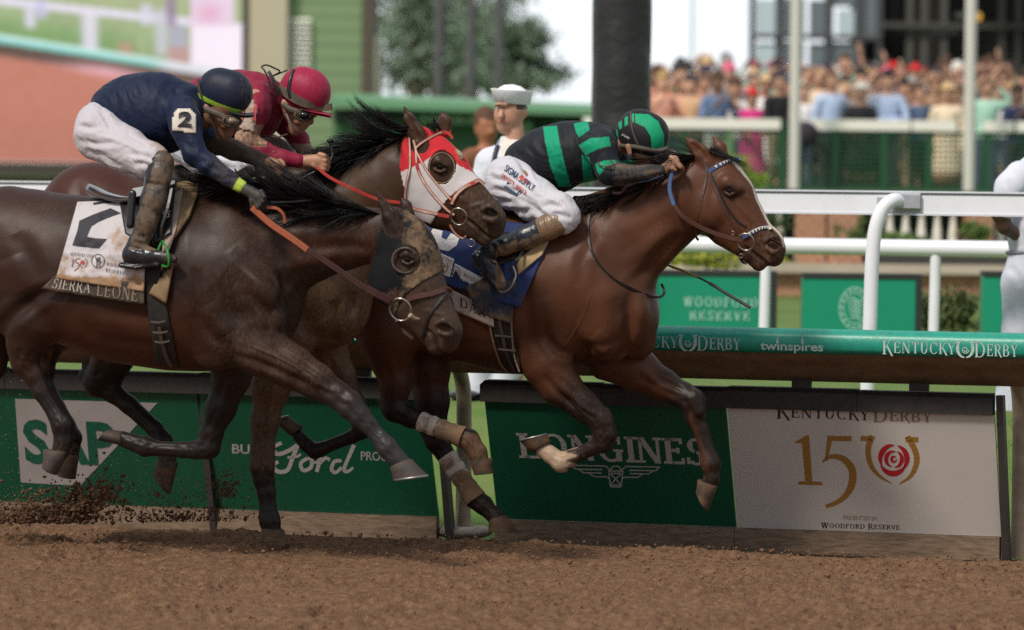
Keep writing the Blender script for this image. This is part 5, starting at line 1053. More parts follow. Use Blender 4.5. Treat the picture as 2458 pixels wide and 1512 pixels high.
    hoodpoly = [(975, 322), (962, 352), (958, 400), (966, 440), (976, 482), (998, 522), (1036, 538), (1052, 512), (1076, 478), (1110, 452), (1158, 428), (1152, 415), (1130, 384), (1108, 352), (1084, 328), (1066, 302), (1040, 298), (1020, 302)]
    def inhood(V, P, Pm):
        m = inpoly(Pm, hoodpoly); h = ((Pm[:, 0]-1060)/30)**2+((Pm[:, 1]-402)/40)**2 < 1; h2 = ((Pm[:, 0]-1062)/32)**2+((Pm[:, 1]-398)/33)**2 < 1
        ear = (segdist(P, (1008, 346), (968, 250))[0] < 22)*(V[:, 1] > .03) | (segdist(P, (1066, 305), (1060, 262))[0] < 16)*(V[:, 1] < -.03)
        return m & ~((h | h2) & (V[:, 1] > -.02)) & ~ear
    def col(V, P, Pm):
        x, y = P[:, 0], P[:, 1]; base = mixc(L3(.040, .019, .010)+np.zeros((len(V), 3)), L3(.070, .034, .018), fbm(V, 4, 3, 2)); rump = sstep(-x, -420, -300); c = mixc(base, L3(.060, .018, .011), rump*(y < 760))
        bk = L3(.014, .010, .009); lowleg = np.clip(sstep(y, 960, 1050)+(x < 480)*sstep(y, 850, 900), 0, 1)*(x < 900); c = mixc(c, bk, lowleg*(1-.55*((x > 590)*(x < 690)*sstep(-y, -1180, -1080))))
        de, _ = segdist(Pm, (1056, 400), (1064, 405)); c = mixc(c, L3(.04, .022, .014), sstep(-de, -34, -10)*.7*(x > 950)); dm, _ = segdist(P, (1180, 520), (1160, 560)); c = mixc(c, L3(.05, .034, .026), sstep(-dm, -70, -30)*.8)
        mud = .12+.30*sstep(x, 560, 720)*(y < 900)*(y > 560)*(x < 900)+.12*sstep(x, 1060, 1120)+.22*((x > 590)*(x < 690)*(y > 860)*(y < 1130))+.2*((x < 480)*(y > 1060))
        return c, mud
    o, V, Q = surf_obj(f, 'body', coatmat('brown coat', (.20, .125, .072)), root, col, csm=3, hide=.0035)
    P = fr.pix(V); Vm = V.copy(); Vm[:, 1] = np.abs(V[:, 1]); Pm = fr.pix(Vm); mk = inhood(V, P, Pm)
    def hcol(V, P, Pm):
        x, y = Pm[:, 0], Pm[:, 1]; line = np.where(x < 1020, 412-(x-965)*.45, np.where(x < 1045, 387-(x-1020)*.75, 367+(x-1045)*.52)); line = np.where(V[:, 1] < -.03, 420, line); red = y < line; c = mixc(L3(.58, .54, .54)+np.zeros((len(V), 3)), L3(.52, .012, .02), red*1.)
        mud = .06+.27*sstep(x, 1045, 1110)*(y < 460)+.16*sstep(y, 440, 520)*(x > 1000)+.10*sstep(x, 1060, 1100)*red-.12*(red & (x < 1030))
        return c, mud
    shell('blinker_hood', fr, V, Q, mk, .0045, mat('hood cloth', rough=.85, attr=True, mudcol=(.34, .20, .115), mudscale=30, bump=.25, bscale=320, bdist=.002, sheen=.1), root, hcol, .002)
    eye(fr, f, 1056, 399, root, .022)
    # eye opening piping and the round badge
    pp = getm('hood piping', col=(.30, .21, .13), rough=.8)
    pts = [(1060+31*math.cos(a)*(1 if math.cos(a) > 0 else .95), 401+39*math.sin(a)*(1 if math.sin(a) > 0 else .88)) for a in np.linspace(0, 2*math.pi, 27)]; q = f.drape(pts, .007); MB().tube([fr.world(p)[0] for p in q], .0020, 6, cap=False).build('hood_piping', pp, root)
    q = f.drape([(1100, 371)], .006)[0]; d1 = f.drape([(1094, 380)], .006)[0]; bd = getm('silver badge', col=(.30, .24, .18), rough=.5, metal=.4, nscale=40, nmix=.7, bump=.6, bscale=120)
    ax = np.array([[.75, .25, -.6], [.6, .0, .8], [.2, -.95, .1]]); ax = ax/np.linalg.norm(ax, axis=1)[:, None]; nrm = np.cross(ax[0], ax[1]); AX = np.stack([ax[0], ax[1], nrm])
    MB().ball(fr.world(q)[0], (.036, .020, .006), 20, 8, AX @ fr.B if 0 else (AX @ fr.B)).build('badge', bd, root)
    hm = getm('dark hoof horn', col=(.035, .028, .022), rough=.7, spec=.3, nscale=25, nmix=.7, ncol=(.16, .085, .04), bump=.1, mudcol=(.22, .13, .07), mudscale=40)
    hoof(fr, (630, 1266), (678, 1270), (692, 1300), (624, 1300), .15, root, hm); hoof(fr, (702, 1048), (726, 1024), (692, 1000), (656, 1008), -.15, root, hm, True); hoof(fr, (378, 1104), (426, 1108), (408, 1186), (370, 1134), .13, root, hm); hoof(fr, (143, 1090), (188, 1092), (180, 1150), (140, 1140), -.13, root, hm)
    strands('mane', fr, [(1012, 318, .0), (975, 318, .0), (920, 335, .0), (850, 385, .0), (790, 425, .0)], lambda t, u: (-t*(66+42*math.sin(u*3)), -t*(30*(1-u)-12)+t*t*(10-50*math.exp(-((u-.22)/.16)**2))+26*t*u), 1900, HAIR, root, .0040, 1., 7, 17, 8, .07, 8, bfn=lambda t, u: .05*math.sin(t*2.2)+.02)
    strands('mane', fr, [(960, 330, .05), (900, 360, .06), (830, 405, .06)], lambda t, u: (-t*80, t*42), 700, HAIR, root, .0042, 1., 15, 14, 7, .03, 5)
    strands('forelock', fr, [(1030, 302, .03), (1046, 302, -.01), (1056, 306, -.04)], lambda t, u: (-t*24+t*t*30, -t*20+t*t*16), 140, HAIR, root, .0026, .8, 6, 9, 6, .03, 4)
    # bridle: red, white edged
    rd = getm('red leather', col=(.42, .02, .02), rough=.45, nscale=30, nmix=.4, ncol=(.2, .11, .06)); wt = getm('white leather', col=(.62, .55, .47), rough=.5, nscale=18, nmix=.9, ncol=(.28, .17, .09))
    def B(P, w_, n='bridle_strap', off=.010):
        o = strap(fr, f, P, w_, .004, rd, root, n, off); strap(fr, f, P, w_*.55, .003, wt, o, 'strap_lining', off+.0035); return o
    B([(992, 336), (998, 360), (1001, 400), (1018, 438), (1044, 473), (1073, 504), (1090, 516)], .016); B([(998, 362), (1012, 388), (1030, 418), (1058, 452), (1085, 482)], .014)
    B([(982, 330), (984, 360), (984, 400), (976, 440), (972, 475), (980, 500)], .014, 'throat_latch'); B([(997, 356), (1012, 343), (1037, 328), (1062, 317), (1078, 321), (1086, 333)], .015, 'brow_band')
    B([(1084, 490), (1094, 470), (1112, 452), (1134, 440), (1150, 434), (1162, 444)], .022, 'nose_band'); ring(fr, 1101, 520, .122, .040, .0045, STEEL, root); ring(fr, 1131, 583, .08, .018, .003, STEEL, root, 'buckle_ring')
    B([(1080, 540), (1092, 560), (1110, 572), (1118, 566)], .014, 'chin_strap', .008)
    o = strap(fr, f, [(985, 500, .16), (1020, 508, .155), (1050, 515, .145), (1078, 520, .135)], .018, .006, rd, root, 'rein'); strap(fr, f, [(985, 500, .165), (1050, 515, .15)], .010, .004, wt, o, 'strap_lining')
    strap(fr, f, [(760, 400, .20), (790, 425, .22), (840, 450, .235), (905, 478, .21), (960, 487, .18), (985, 500, .16)], .016, .006, rd, root, 'rein')
    return root, fr, f
# ------------------------------------------------------------------ near dark horse
def horse_dark():
    fr = Frame(18.29); f = Field(fr, (fr.loc(-190, 700)[0], -.38, -.03), (fr.loc(1135, 700)[0], .42, 2.0), VOX)
    root = empty('race_horse', fr.world([fr.loc(550, 1290)[0], 0, 0])[0], 'dark brown racehorse nearest the viewer with a muddy dark blinker hood and number 2 cloth', 'horse', 'racehorses galloping along the rail')
    f.chain([(-60, 610, 150), (20, 605, 148), (110, 628, 158), (200, 655, 172), (300, 672, 190), (420, 680, 200), (520, 680, 200), (570, 670, 170)], .76, .08)
    f.chain([(500, 495, 52), (440, 500, 50)], .6, .08); f.chain([(555, 690, 165), (600, 735, 110), (606, 760, 92)], .85, .08)
    f.chain([(560, 610, 150), (640, 595, 122), (740, 580, 92), (830, 572, 68), (890, 562, 56), (940, 545, 40)], .55, .07)
    f.chain([(20, 700, 110, .1), (70, 770, 66, .14)], .7, .05); f.chain([(-60, 700, 120, -.1), (-40, 790, 80, -.15)], .7, .06)
    f.chain([(540, 560, 70, .12), (610, 700, 66, .20)], .55, .04); f.chain([(628, 770, 62, .17)], .7, .025); f.chain([(480, 720, 95, .21), (520, 830, 62, .18)], .55, .03); f.chain([(600, 620, 80, .12)], .5, .04); f.chain([(650, 740, 44, .08)], .8, .025)
    leg(f, [(560, 800, 72), (630, 840, 60), (700, 880, 50), (760, 915, 40), (812, 948, 33)], .15, .85, .04); leg(f, [(808, 946, 32), (840, 972, 33), (866, 1000, 26), (884, 1018, 21), (916, 1056, 20), (930, 1074, 26), (950, 1098, 22), (966, 1112, 22)], .15, .85, .018, (3, 4), 1); f.chain([(836, 960, 22, .17), (862, 990, 18, .17)], .8, .012)
    leg(f, [(570, 820, 60), (556, 900, 46), (530, 980, 34), (506, 1040, 28)], -.14, .85, .04); leg(f, [(508, 1040, 28), (500, 1074, 27), (470, 1080, 21), (440, 1080, 18), (370, 1076, 18), (348, 1072, 24), (318, 1062, 19), (296, 1054, 20)], -.14, .85, .018, (3, 4), 1)
    leg(f, [(80, 780, 66), (62, 830, 44), (58, 866, 34)], .13, .8, .04); leg(f, [(42, 850, 16), (60, 868, 32), (80, 900, 24), (100, 940, 21), (138, 1000, 20), (150, 1020, 27), (152, 1060, 22), (146, 1082, 23)], .13, .8, .02)
    leg(f, [(-30, 800, 76), (-24, 850, 44), (-20, 880, 36)], -.13, .8, .04); leg(f, [(-20, 880, 32), (-50, 930, 22), (-90, 1000, 20), (-100, 1030, 24)], -.13, .8, .02)
    # head
    f.chain([(950, 540, 40), (962, 560, 52)], .62, .05); f.chain([(974, 600, 76), (980, 630, 80)], .56, .04); f.chain([(956, 668, 72), (985, 690, 66)], .6, .03)
    f.chain([(982, 640, 76), (1010, 700, 62), (1042, 755, 48), (1060, 780, 42)], .55, .04); f.chain([(1066, 784, 38, 0, .72), (1074, 796, 38, 0, .72)], .72, .03); f.chain([(1076, 822, 25)], .95, .02); f.chain([(1040, 812, 28), (1046, 828, 23)], .9, .02); f.chain([(980, 740, 40), (1020, 790, 26)], .9, .02)
    f.chain([(974, 606, 20, .08), (996, 618, 14, .074)], .8, .02); f.chain([(975, 600, 22, -.07), (1005, 622, 18, -.085)], .8, .02)
    f.sub([(978, 622, 11, .118)], 1, .012); f.chain([(963, 614, 5, .10), (977, 609, 6, .104), (990, 618, 4, .10)], 1, .008); f.chain([(966, 629, 4, .102), (979, 635, 4, .102), (991, 630, 3, .098)], 1, .008)
    f.chain([(1052, 776, 10, .094), (1066, 772, 11, .092), (1080, 786, 9, .082), (1076, 802, 10, .088), (1056, 798, 9, .096)], 1, .014); f.sub([(1062, 785, 10, .108), (1076, 790, 9, .092)], 1, .008); f.sub([(1066, 786, 9, .07)], 1, .008)
    f.sub([(1024, 790, 3, .10), (1042, 808, 3.2, .10), (1050, 832, 3.4, .09), (1056, 850, 4, .07)], 1, .012)
    f.chain([(950, 545, 20, .06), (936, 516, 18, .065), (919, 488, 11, .07), (905, 457, 3, .07)], .55, .014); f.sub([(950, 534, 9, .09), (930, 505, 8, .09), (916, 480, 4, .08)], .6, .01)
    f.chain([(980, 514, 17, -.065), (974, 494, 14, -.07), (962, 474, 3, -.07)], .55, .02)
    G = f.groove; f.ridge([(1004, 672, 5), (1020, 700, 4)], 5, .02, -.6); f.ridge([(1018, 745, 4), (1045, 750, 4), (1065, 760, 3)], 4, .025, -.6); f.ridge([(1030, 640, 4), (1050, 690, 3), (1075, 750, 3)], 4, .02, -.7)
    G([(596, 700), (640, 750), (652, 800, 5)], 6, .035, .45); G([(470, 640, 4), (480, 760, 6), (540, 838, 5)], 7, .04, .4); G([(700, 690, 4), (640, 660, 6), (560, 600, 4)], 7, .05, .3); G([(560, 850, 4), (660, 888, 5), (780, 950, 3)], 5, .025, .4); G([(650, 830, 3), (730, 880, 4), (800, 932, 3)], 4, .02, .4); G([(888, 1012, 3), (912, 1042, 3)], 3.5, .012, .4); G([(740, 600, 4), (840, 590, 5), (890, 600, 4)], 5, .04, .3)
    G([(0, 790, 4), (60, 735, 6), (120, 700, 5), (160, 720, 4)], 8, .05, .5); G([(40, 560, 4), (80, 640, 6), (90, 720, 5)], 8, .07, .25); G([(830, 965, 3), (850, 990, 3)], 4, .02, .3)
    for P_, r_ in (([(560, 590), (615, 670), (655, 750)], 24), ([(500, 730), (540, 805)], 26), ([(610, 828), (690, 870), (770, 922)], 14), ([(20, 620), (60, 700)], 28), ([(180, 740), (300, 785), (420, 800)], 20), ([(640, 560), (740, 560), (850, 552)], 14), ([(650, 650), (740, 625), (820, 605)], 14)): f.ridge(P_, r_, .02, -.80)
    for yy in (760, 790, 818): G([(220, yy-10, 3), (300, yy, 4), (400, yy+8, 3)], 5, .05, .12)
    f.ridge([(600, 830, 2.5), (690, 868, 3), (770, 915, 2.5)], 3, .012, -.3)
    G([(1022, 788), (1042, 808), (1052, 834), (1060, 852)], 3, .004, 1.1)
    hp = [(919, 531), (907, 569), (898, 620), (884, 680), (882, 720), (909, 742), (945, 768), (958, 735), (975, 708), (1010, 680), (1060, 652), (1062, 644), (1057, 611), (1040, 583), (1023, 553), (1007, 531), (985, 508), (950, 503), (935, 505)]
    def col(V, P, Pm):
        x, y = P[:, 0], P[:, 1]; c = mixc(L3(.019, .010, .0075)+np.zeros((len(V), 3)), L3(.038, .017, .011), fbm(V, 3.5, 3, 2)); c = mixc(c, L3(.075, .026, .014), sstep(y, 700, 800)*sstep(x, 60, 160)*sstep(-x, -540, -400)*(y < 900)*.8); c = mixc(c, L3(.05, .021, .015), sstep(-x, -240, -60)*(y < 700)*.6); c = mixc(c, L3(.060, .024, .014), ((x > 690)*(x < 900)*(y < 640))*.6)
        low = np.clip(sstep(y, 880, 960)*(x < 620)+(x > 620)*sstep(y, 920, 1000), 0, 1)*(x < 1000)*(1-(x > 900)*(y < 900)); c = mixc(c, L3(.013, .011, .011), low*.8); c = mixc(c, L3(.040, .036, .038), low*(V[:, 1] > 0)*(x > 740)*.7)
        de, _ = segdist(Pm, (978, 622), (986, 626)); c = mixc(c, L3(.03, .02, .015), sstep(-de, -34, -10)*.7*(x > 900)); c = mixc(c, L3(.050, .030, .020), (x > 940)*(y > 640)*(y < 900)*1.)
        mud = .10+.14*(x > 940)*(y < 900)+.12*sstep(x, 380, 560)*(y < 900)*(x < 940)+.12*((x > 560)*(x < 800)*(y > 800)*(y < 960))+.14*np.exp(-((x-100)/120)**2-((y-500)/30)**2)+.2*(x < 170)*(y > 1060)
        return c, mud
    o, V, Q = surf_obj(f, 'body', coatmat('dark coat', (.12, .070, .042)), root, col, csm=3, hide=.0035)
    P = fr.pix(V); Vm = V.copy(); Vm[:, 1] = np.abs(V[:, 1]); Pm = fr.pix(Vm)
    m_ = inpoly(Pm, hp) & ~((((Pm[:, 0]-977)/31)**2+((Pm[:, 1]-624)/33)**2 < 1) & (V[:, 1] > -.02)) & ~((segdist(P, (945, 545), (904, 458))[0] < 25)*(V[:, 1] > .03) | (segdist(P, (980, 510), (960, 470))[0] < 17)*(V[:, 1] < -.03))
    def hcol(V, P, Pm):
        x, y = Pm[:, 0], Pm[:, 1]; c = np.tile(L3(.0085, .009, .011), (len(V), 1)); mud = .06+.6*(fbm(V, 22, 3, 9)-.5)+.46*sstep(x-(y-560)*.12, 925, 995)*(y < 690)+.30*sstep(y, 640, 720)*sstep(x, 905, 940); return c, mud
    shell('blinker_hood', fr, V, Q, m_, .005, mat('dark hood cloth', rough=.85, spec=.2, attr=True, mudcol=(.20, .13, .08), mudscale=55, mudsoft=(.8, 1.25), bump=.25, bscale=300, bdist=.002), root, hcol, .003)
    eye(fr, f, 978, 621, root, .022)
    pts = [(972+28*math.cos(a), 625+30*math.sin(a)) for a in np.linspace(math.radians(50), math.radians(330), 22)]; q = f.drape(pts, .010)
    for i, p in enumerate(q): p[1] += .012*max(0, -math.cos(math.radians(50+280*i/21)))
    MB().tube([fr.world(p)[0] for p in q], [.0062 if 3 < i < 19 else .004 for i in range(22)], 8).build('blinker_cup', getm('cup rim', col=(.095, .068, .048), rough=.7, nscale=30, nmix=.6, ncol=(.02, .02, .025)), root)
    hm = getm('grey hoof horn', col=(.040, .038, .040), rough=.65, spec=.3, nscale=25, nmix=.6, ncol=(.10, .06, .035), bump=.1, mudcol=(.24, .15, .09), mudscale=40)
    hoof(fr, (938, 1120), (984, 1100), (1026, 1140), (944, 1150), .15, root, hm, True, .056); hoof(fr, (300, 1070), (296, 1036), (262, 1030), (240, 1058), -.14, root, hm); hoof(fr, (106, 1078), (166, 1082), (136, 1140), (104, 1118), .13, root, hm); hoof(fr, (-122, 1044), (-80, 1044), (-90, 1100), (-130, 1090), -.13, root, hm)
    strands('mane', fr, [(915, 514, .0), (890, 508, .0), (850, 500, .01), (760, 486, .01), (680, 470, .01), (600, 455, .01), (540, 452, 0)], lambda t, u: (-t*(130-40*u), -t*(14+26*u)+t*t*(8-40*math.exp(-((u-.35)/.14)**2))), 2600, HAIR, root, .0050, 1., 9, 20, 8, .08, 9, bfn=lambda t, u: .07*math.sin(t*2.3)+.02)
    strands('mane', fr, [(880, 518, .05), (820, 512, .07), (740, 500, .09), (660, 490, .10)], lambda t, u: (-t*115, -t*12+t*t*34), 900, HAIR, root, .0048, 1., 16, 14, 7, .03, 6)
    B = lambda P, w_, n='bridle_strap', m=LEATHER, off=.009, th=.005: strap(fr, f, P, w_, th, m, root, n, off)
    B([(978, 720), (1000, 712), (1040, 704), (1072, 694), (1082, 702)], .026, 'nose_band'); B([(1076, 700), (1062, 714), (1040, 742), (1024, 768), (1018, 800), (1012, 812)], .014, 'figure_eight_strap', BLK); B([(948, 690), (954, 712), (960, 722)], .018)
    ring(fr, 961, 743, .135, .052, .0048, STEEL, root); B([(952, 770), (962, 785), (975, 800), (992, 812)], .018, 'chin_strap', LEATHER, .010); MB().tube([fr.world(p)[0] for p in (fr.loc(984, 756, .14), fr.loc(994, 764, .12), fr.loc(1006, 766, .10))], [.012, .010, .006], 10).build('bit_guard', getm('bit guard', col=(.34, .26, .18), rough=.6), root)
    og = getm('orange rubber rein', col=(.44, .105, .045), rough=.6, nscale=30, nmix=.5, ncol=(.16, .07, .04))
    strap(fr, f, [(604, 498, .30), (650, 538, .28), (700, 572, .26), (738, 600, .245)], .030, .006, og, root, 'rein'); br = getm('oxblood leather', col=(.050, .020, .020), rough=.35)
    strap(fr, f, [(737, 599, .246), (800, 640, .225), (860, 682, .20), (900, 705, .18), (940, 728, .155)], .028, .006, br, root, 'rein'); strap(fr, f, [(880, 692, .197), (905, 706, .187), (938, 722, .165)], .034, .008, br, root, 'rein_loop')
    strap(fr, f, [(640, 498, .26), (664, 500, .25), (680, 514, .24), (684, 535, .23)], .014, .006, og, root, 'rein'); strap(fr, f, [(650, 485, .22), (700, 484, .20), (748, 480, .19)], .010, .006, BLK, root, 'rein_end')
    return root, fr, f
R3, FR3, FL3 = horse_hood()
R2, FR2, FL2 = horse_dark()
# ================================================================== jockeys
def dc(zx, zy, k): return {1: (.3968*zx, 120+.3968*zy), 2: (720+.3968*zx, 180+.3968*zy), 3: (1140+.3968*zx, 210+.3968*zy), 4: (.3175*zx, 420+.3175*zy), 5: (840+.2778*zx, 450+.2778*zy)}[k]
def PL(k, *p): return [dc(a, b, k) for a, b in p]
SKIN = lambda n, c: getm(n, col=c, rough=.5, nscale=30, nmix=.25)
def fld(fr, x0, y0, x1, y1, h=.0048, bb=.5):
    a = fr.loc(x0, y1)-np.array([.16, 0, .03]); b = fr.loc(x1, y0)+np.array([.16, 0, .03]); return Field(fr, (a[0], -bb, a[2]), (b[0], bb, b[2]), h)
def hand(f, wrist, knuck, tips, thumb, r, b, dirb=-1):
    """palm, four unequal fingers folding over towards dirb, thumb from the side near the wrist"""
    f.chain([(wrist[0], wrist[1], r*.95, b), (knuck[0], knuck[1], r*1.05, b)], .75, .012); k = np.array(knuck, float); w_ = np.array(wrist, float); d = (k-w_)/np.linalg.norm(k-w_); nn = np.array([-d[1], d[0]])
    for i, o in enumerate((-.95, -.32, .32, .9)):
        kp = k+nn*o*r; ln = (.85, 1., .95, .75)[i]; tp = np.array(tips, float); m = kp+(tp-k)*.55*ln+nn*o*r*.1; t = kp+(tp-k)*1.0*ln
        f.chain([(*kp, r*.42, b+.008), (*m, r*.40, b+.012), (*t, r*.34, b+dirb*.022)], 1, .0045)
    wp = w_+(k-w_)*.35; f.chain([(*wp, r*.5, b), (*(np.array(thumb)*.55+wp*.45), r*.42, b+.012), (*thumb, r*.34, b+.008)], 1, .005)
def fabric(name, rough=.6, mud=MUD, ms=20, sh=.2, soft=(.85, 1.15), bs=7, bp=.35, sp=.22): return mat(name, rough=rough, attr=True, mudcol=mud, mudscale=ms, mudsoft=soft, bump=bp, bscale=bs, bdist=.03, sheen=sh, spec=sp, stretch=(2.2, 1, 1))
def number(name, poly, S, m, parent):
    """one outline filled as a face, cut small enough to follow the cloth"""
    from mathutils.geometry import tessellate_polygon
    T3 = [tuple(np.array(poly[i], float) for i in t) for t in tessellate_polygon([[Vector((x, y, 0)) for x, y in poly]])]
    for _ in range(3): T3 = [t for a, b, c in T3 for ab, bc, ca in [((a+b)/2, (b+c)/2, (c+a)/2)] for t in ((a, ab, ca), (ab, b, bc), (ca, bc, c), (ab, bc, ca))]
    V = np.array([p for t in T3 for p in t]); Fc = [(3*i, 3*i+1, 3*i+2) for i in range(len(T3))]; return mesh(name, S(V, .0025), Fc, m, parent, smooth=True)
def helmet(fr, c, rx, ry, rot, parent, m, colfn, w=.80, h=.0042):
    f = fld(fr, c[0]-rx-22, c[1]-ry-22, c[0]+rx+22, c[1]+ry+22, h, .17); ca, sa = math.cos(rot), math.sin(rot); d = rx-ry
    f.chain([(c[0]-ca*d*.9, c[1]-sa*d*.9, ry), (c[0]+ca*d*.9, c[1]+sa*d*.9, ry)], w, .02); return f
def rider_green():
    fr = FR1; root = empty('jockey', fr.world(fr.loc(1230, 560))[0], 'jockey in black silks with emerald hoops crouched over the bay leader', 'person', 'jockeys riding the horses')
    # body under the clothes
    f = fld(fr, 1120, 250, 1660, 720, .0048)
    f.chain([(1225, 425, 50), (1320, 375, 62), (1400, 362, 62), (1450, 352, 40)], 1.05, .04); f.chain([(1468, 345, 26), (1505, 345, 24)], .95, .02)
    for s_, e in ((1, 0), (-1, 1)):
        f.chain([(1235, 430, 40, .13*s_), (1350, 520, 30, .25*s_)], 1, .03); f.chain([(1350, 535, 22, .27*s_), (1205, 588, 16, .31*s_)], 1, .02); f.chain([(1165, 605, 15, .32*s_), (1204, 675, 12, .33*s_)], 1, .02)
    f.chain([(1435, 345, 26, .17), (1462, 418, 20, .22)], 1, .03); f.chain([(1462, 418, 20, .22), (1575, 412, 11, .19), (1592, 408, 10, .18)], 1, .02); hand(f, (1596, 404), (1618, 386), (1636, 398), (1622, 408), 13, .175)
    f.chain([(1440, 345, 26, -.17), (1500, 410, 20, -.2)], 1, .03); f.chain([(1500, 410, 19, -.2), (1585, 392, 11, -.10)], 1, .02); hand(f, (1592, 388), (1614, 372), (1632, 384), (1616, 394), 12, -.06, 1)
    f.chain([(1535, 325, 46), (1548, 340, 42)], .80, .02); f.chain([(1545, 368, 28), (1556, 384, 20)], .9, .015); f.chain([(1575, 374, 8), (1586, 380, 6)], .8, .01); f.chain([(1540, 385, 16), (1560, 392, 10)], .9, .01)
    f.chain([(1508, 352, 8, .085), (1512, 368, 6, .083)], .5, .006)
    f.sub([(1572, 366, 5, .04)], 1, .01); f.sub([(1562, 392, 2, .03), (1570, 392, 2, .02)], 1, .004)
    def col(V, P, Pm): return np.tile(L3(.30, .155, .095), (len(V), 1)), .12+.2*(P[:, 0] > 1580)+.25*((P[:, 0] < 1600)*(P[:, 0] > 1490))
    surf_obj(f, 'body', mat('skin a', rough=.5, attr=True, mudcol=(.16, .09, .05), mudscale=40, bump=.1, bscale=200, bdist=.002), root, col)
    # silks
    f = fld(fr, 1190, 260, 1620, 500, .0048)
    f.chain([(1258, 385, 48), (1310, 375, 66), (1365, 368, 72), (1412, 362, 66), (1450, 348, 46)], 1.08, .05); f.chain([(1295, 405, 40), (1345, 420, 42)], 1.1, .04)
    f.chain([(1430, 335, 40, .12), (1440, 352, 38, .19), (1462, 412, 30, .23)], .95, .035); f.chain([(1462, 414, 29, .23), (1490, 420, 26, .215), (1550, 414, 17, .20), (1586, 409, 14, .185)], .95, .02)
    f.chain([(1440, 335, 38, -.15), (1500, 405, 28, -.22)], .9, .035); f.chain([(1500, 405, 27, -.2), (1580, 394, 14, -.12)], .9, .02)
    for p in (((1262, 350), (1290, 380), (1300, 420)), ((1250, 365), (1275, 400), (1290, 430)), ((1286, 340), (1312, 372), (1318, 425)), ((1240, 362), (1262, 385)), ((1425, 310), (1418, 345), (1425, 390)), ((1350, 300), (1360, 340)), ((1440, 385), (1470, 398)), ((1446, 402), (1480, 404))): f.groove([(*q, 4) for q in p], 4, .03, .26)
    for p in (((1255, 358), (1282, 390), (1296, 430)), ((1480, 412), (1520, 416)), ((1500, 424), (1560, 418)), ((1330, 330), (1345, 400)), ((1380, 310), (1390, 380))): f.ridge([(*q, 4) for q in p], 4, .02, -.7)
    g = [PL(3, (412, 237), (495, 230), (512, 330), (545, 470), (585, 600), (505, 600), (455, 470), (425, 330)), PL(3, (598, 218), (682, 200), (694, 255), (630, 302), (612, 270)), PL(3, (625, 350), (700, 305), (812, 298), (824, 352), (740, 372), (670, 412)), PL(3, (726, 462), (780, 440), (850, 438), (870, 452), (790, 478), (755, 530), (738, 505)), PL(3, (645, 405), (690, 420), (735, 590), (700, 640), (655, 560))]
    def col(V, P, Pm):
        c = np.tile(L3(.012, .014, .019), (len(V), 1)); gm = np.zeros(len(V), bool)
        for q in g: gm |= inpoly(Pm, q)
        c[gm] = L3(.004, .30, .155); x, y = P[:, 0], P[:, 1]; c = mixc(c, L3(.030, .030, .032), ((x > 1478)*(y > 385)*(V[:, 1] > .1)).astype(float)*.7)
        mud = .02+.8*(fbm(V*np.array([1, 1, 3]), 14, 3, 3)-.5)*(x > 1440)+.30*((x > 1470)*(y > 385)*(V[:, 1] > .1))+.2*np.exp(-((x-1440)/40)**2-((y-345)/20)**2)+.15*sstep(x, 1400, 1480)
        return c, mud
    surf_obj(f, 'silks', fabric('black green silks', .6, (.12, .09, .065), 40, .05, bs=9), root, col, fold=.0035)
    q = [fr.world(fr.loc(x, y, b))[0] for x, y, b in ((1419, 393, .262), (1440, 384, .27), (1458, 384, .27))]
    MB().tube([fr.world(p)[0] for p in smoothpath([fr.loc(1458+29*math.cos(a)*.62-4, 402+29*math.sin(a)*.25-10, .23+.052*math.cos(a*0)+.02*math.sin(a)) for a in np.linspace(0, 2*math.pi, 14)], 2)], .004, 6).build('arm_band', getm('muddy band', col=(.10, .07, .045), rough=.8), root)
    # breeches
    f = fld(fr, 1140, 340, 1420, 590, .0048)
    f.chain([(1222, 432, 57, 0), (1262, 412, 50, 0)], 1.1, .05)
    for s_ in (1, -1): f.chain([(1215, 425, 48, .09*s_), (1226, 440, 57, .12*s_), (1285, 480, 50, .19*s_), (1340, 508, 42, .25*s_), (1356, 520, 36, .27*s_)], .85, .04)
    f.chain([(1356, 522, 35, .27), (1350, 536, 28, .28)], .9, .02)
    for p in (((1172, 420), (1200, 432), (1225, 430)), ((1180, 450), (1215, 462), (1250, 460)), ((1195, 480), (1230, 486)), ((1215, 505), (1250, 508), (1270, 500)), ((1255, 520), (1275, 500)), ((1300, 500), (1320, 490), (1352, 500)), ((1325, 520), (1345, 515), (1372, 525)), ((1262, 375), (1285, 400), (1295, 430)), ((1240, 378), (1262, 410), (1268, 440)), ((1240, 470), (1290, 505), (1320, 530))): f.groove([(*q_, 3.5) for q_ in p], 3.5, .022, .55)
    for p in (((1190, 438), (1230, 445), (1290, 470)), ((1205, 492), (1240, 496)), ((1310, 508), (1345, 520)), ((1280, 460), (1330, 482), (1360, 500))): f.ridge([(*q_, 4) for q_ in p], 4, .02, -.7)
    def col(V, P, Pm):
        x, y = P[:, 0], P[:, 1]; mud = -.05+.36*np.exp(-((x-1345)/38)**2-((y-500)/26)**2)+.30*sstep(x, 1290, 1350)*sstep(-y, -505, -470)+.25*np.exp(-((x-1370)/18)**2-((y-530)/20)**2)
        return np.tile(L3(.56, .55, .60), (len(V), 1)), mud
    surf_obj(f, 'breeches', fabric('white breeches', .6, (.40, .25, .15), 30, .1, bs=10, bp=.4), root, col, fold=.0048); fb = f
    S = lambda P, l: fr.world(fb.drape(P, .0052+l, .45)); navy = getm('navy print', col=(.02, .06, .12), rough=.6); redp = getm('red print', col=(.55, .06, .05), rough=.6)
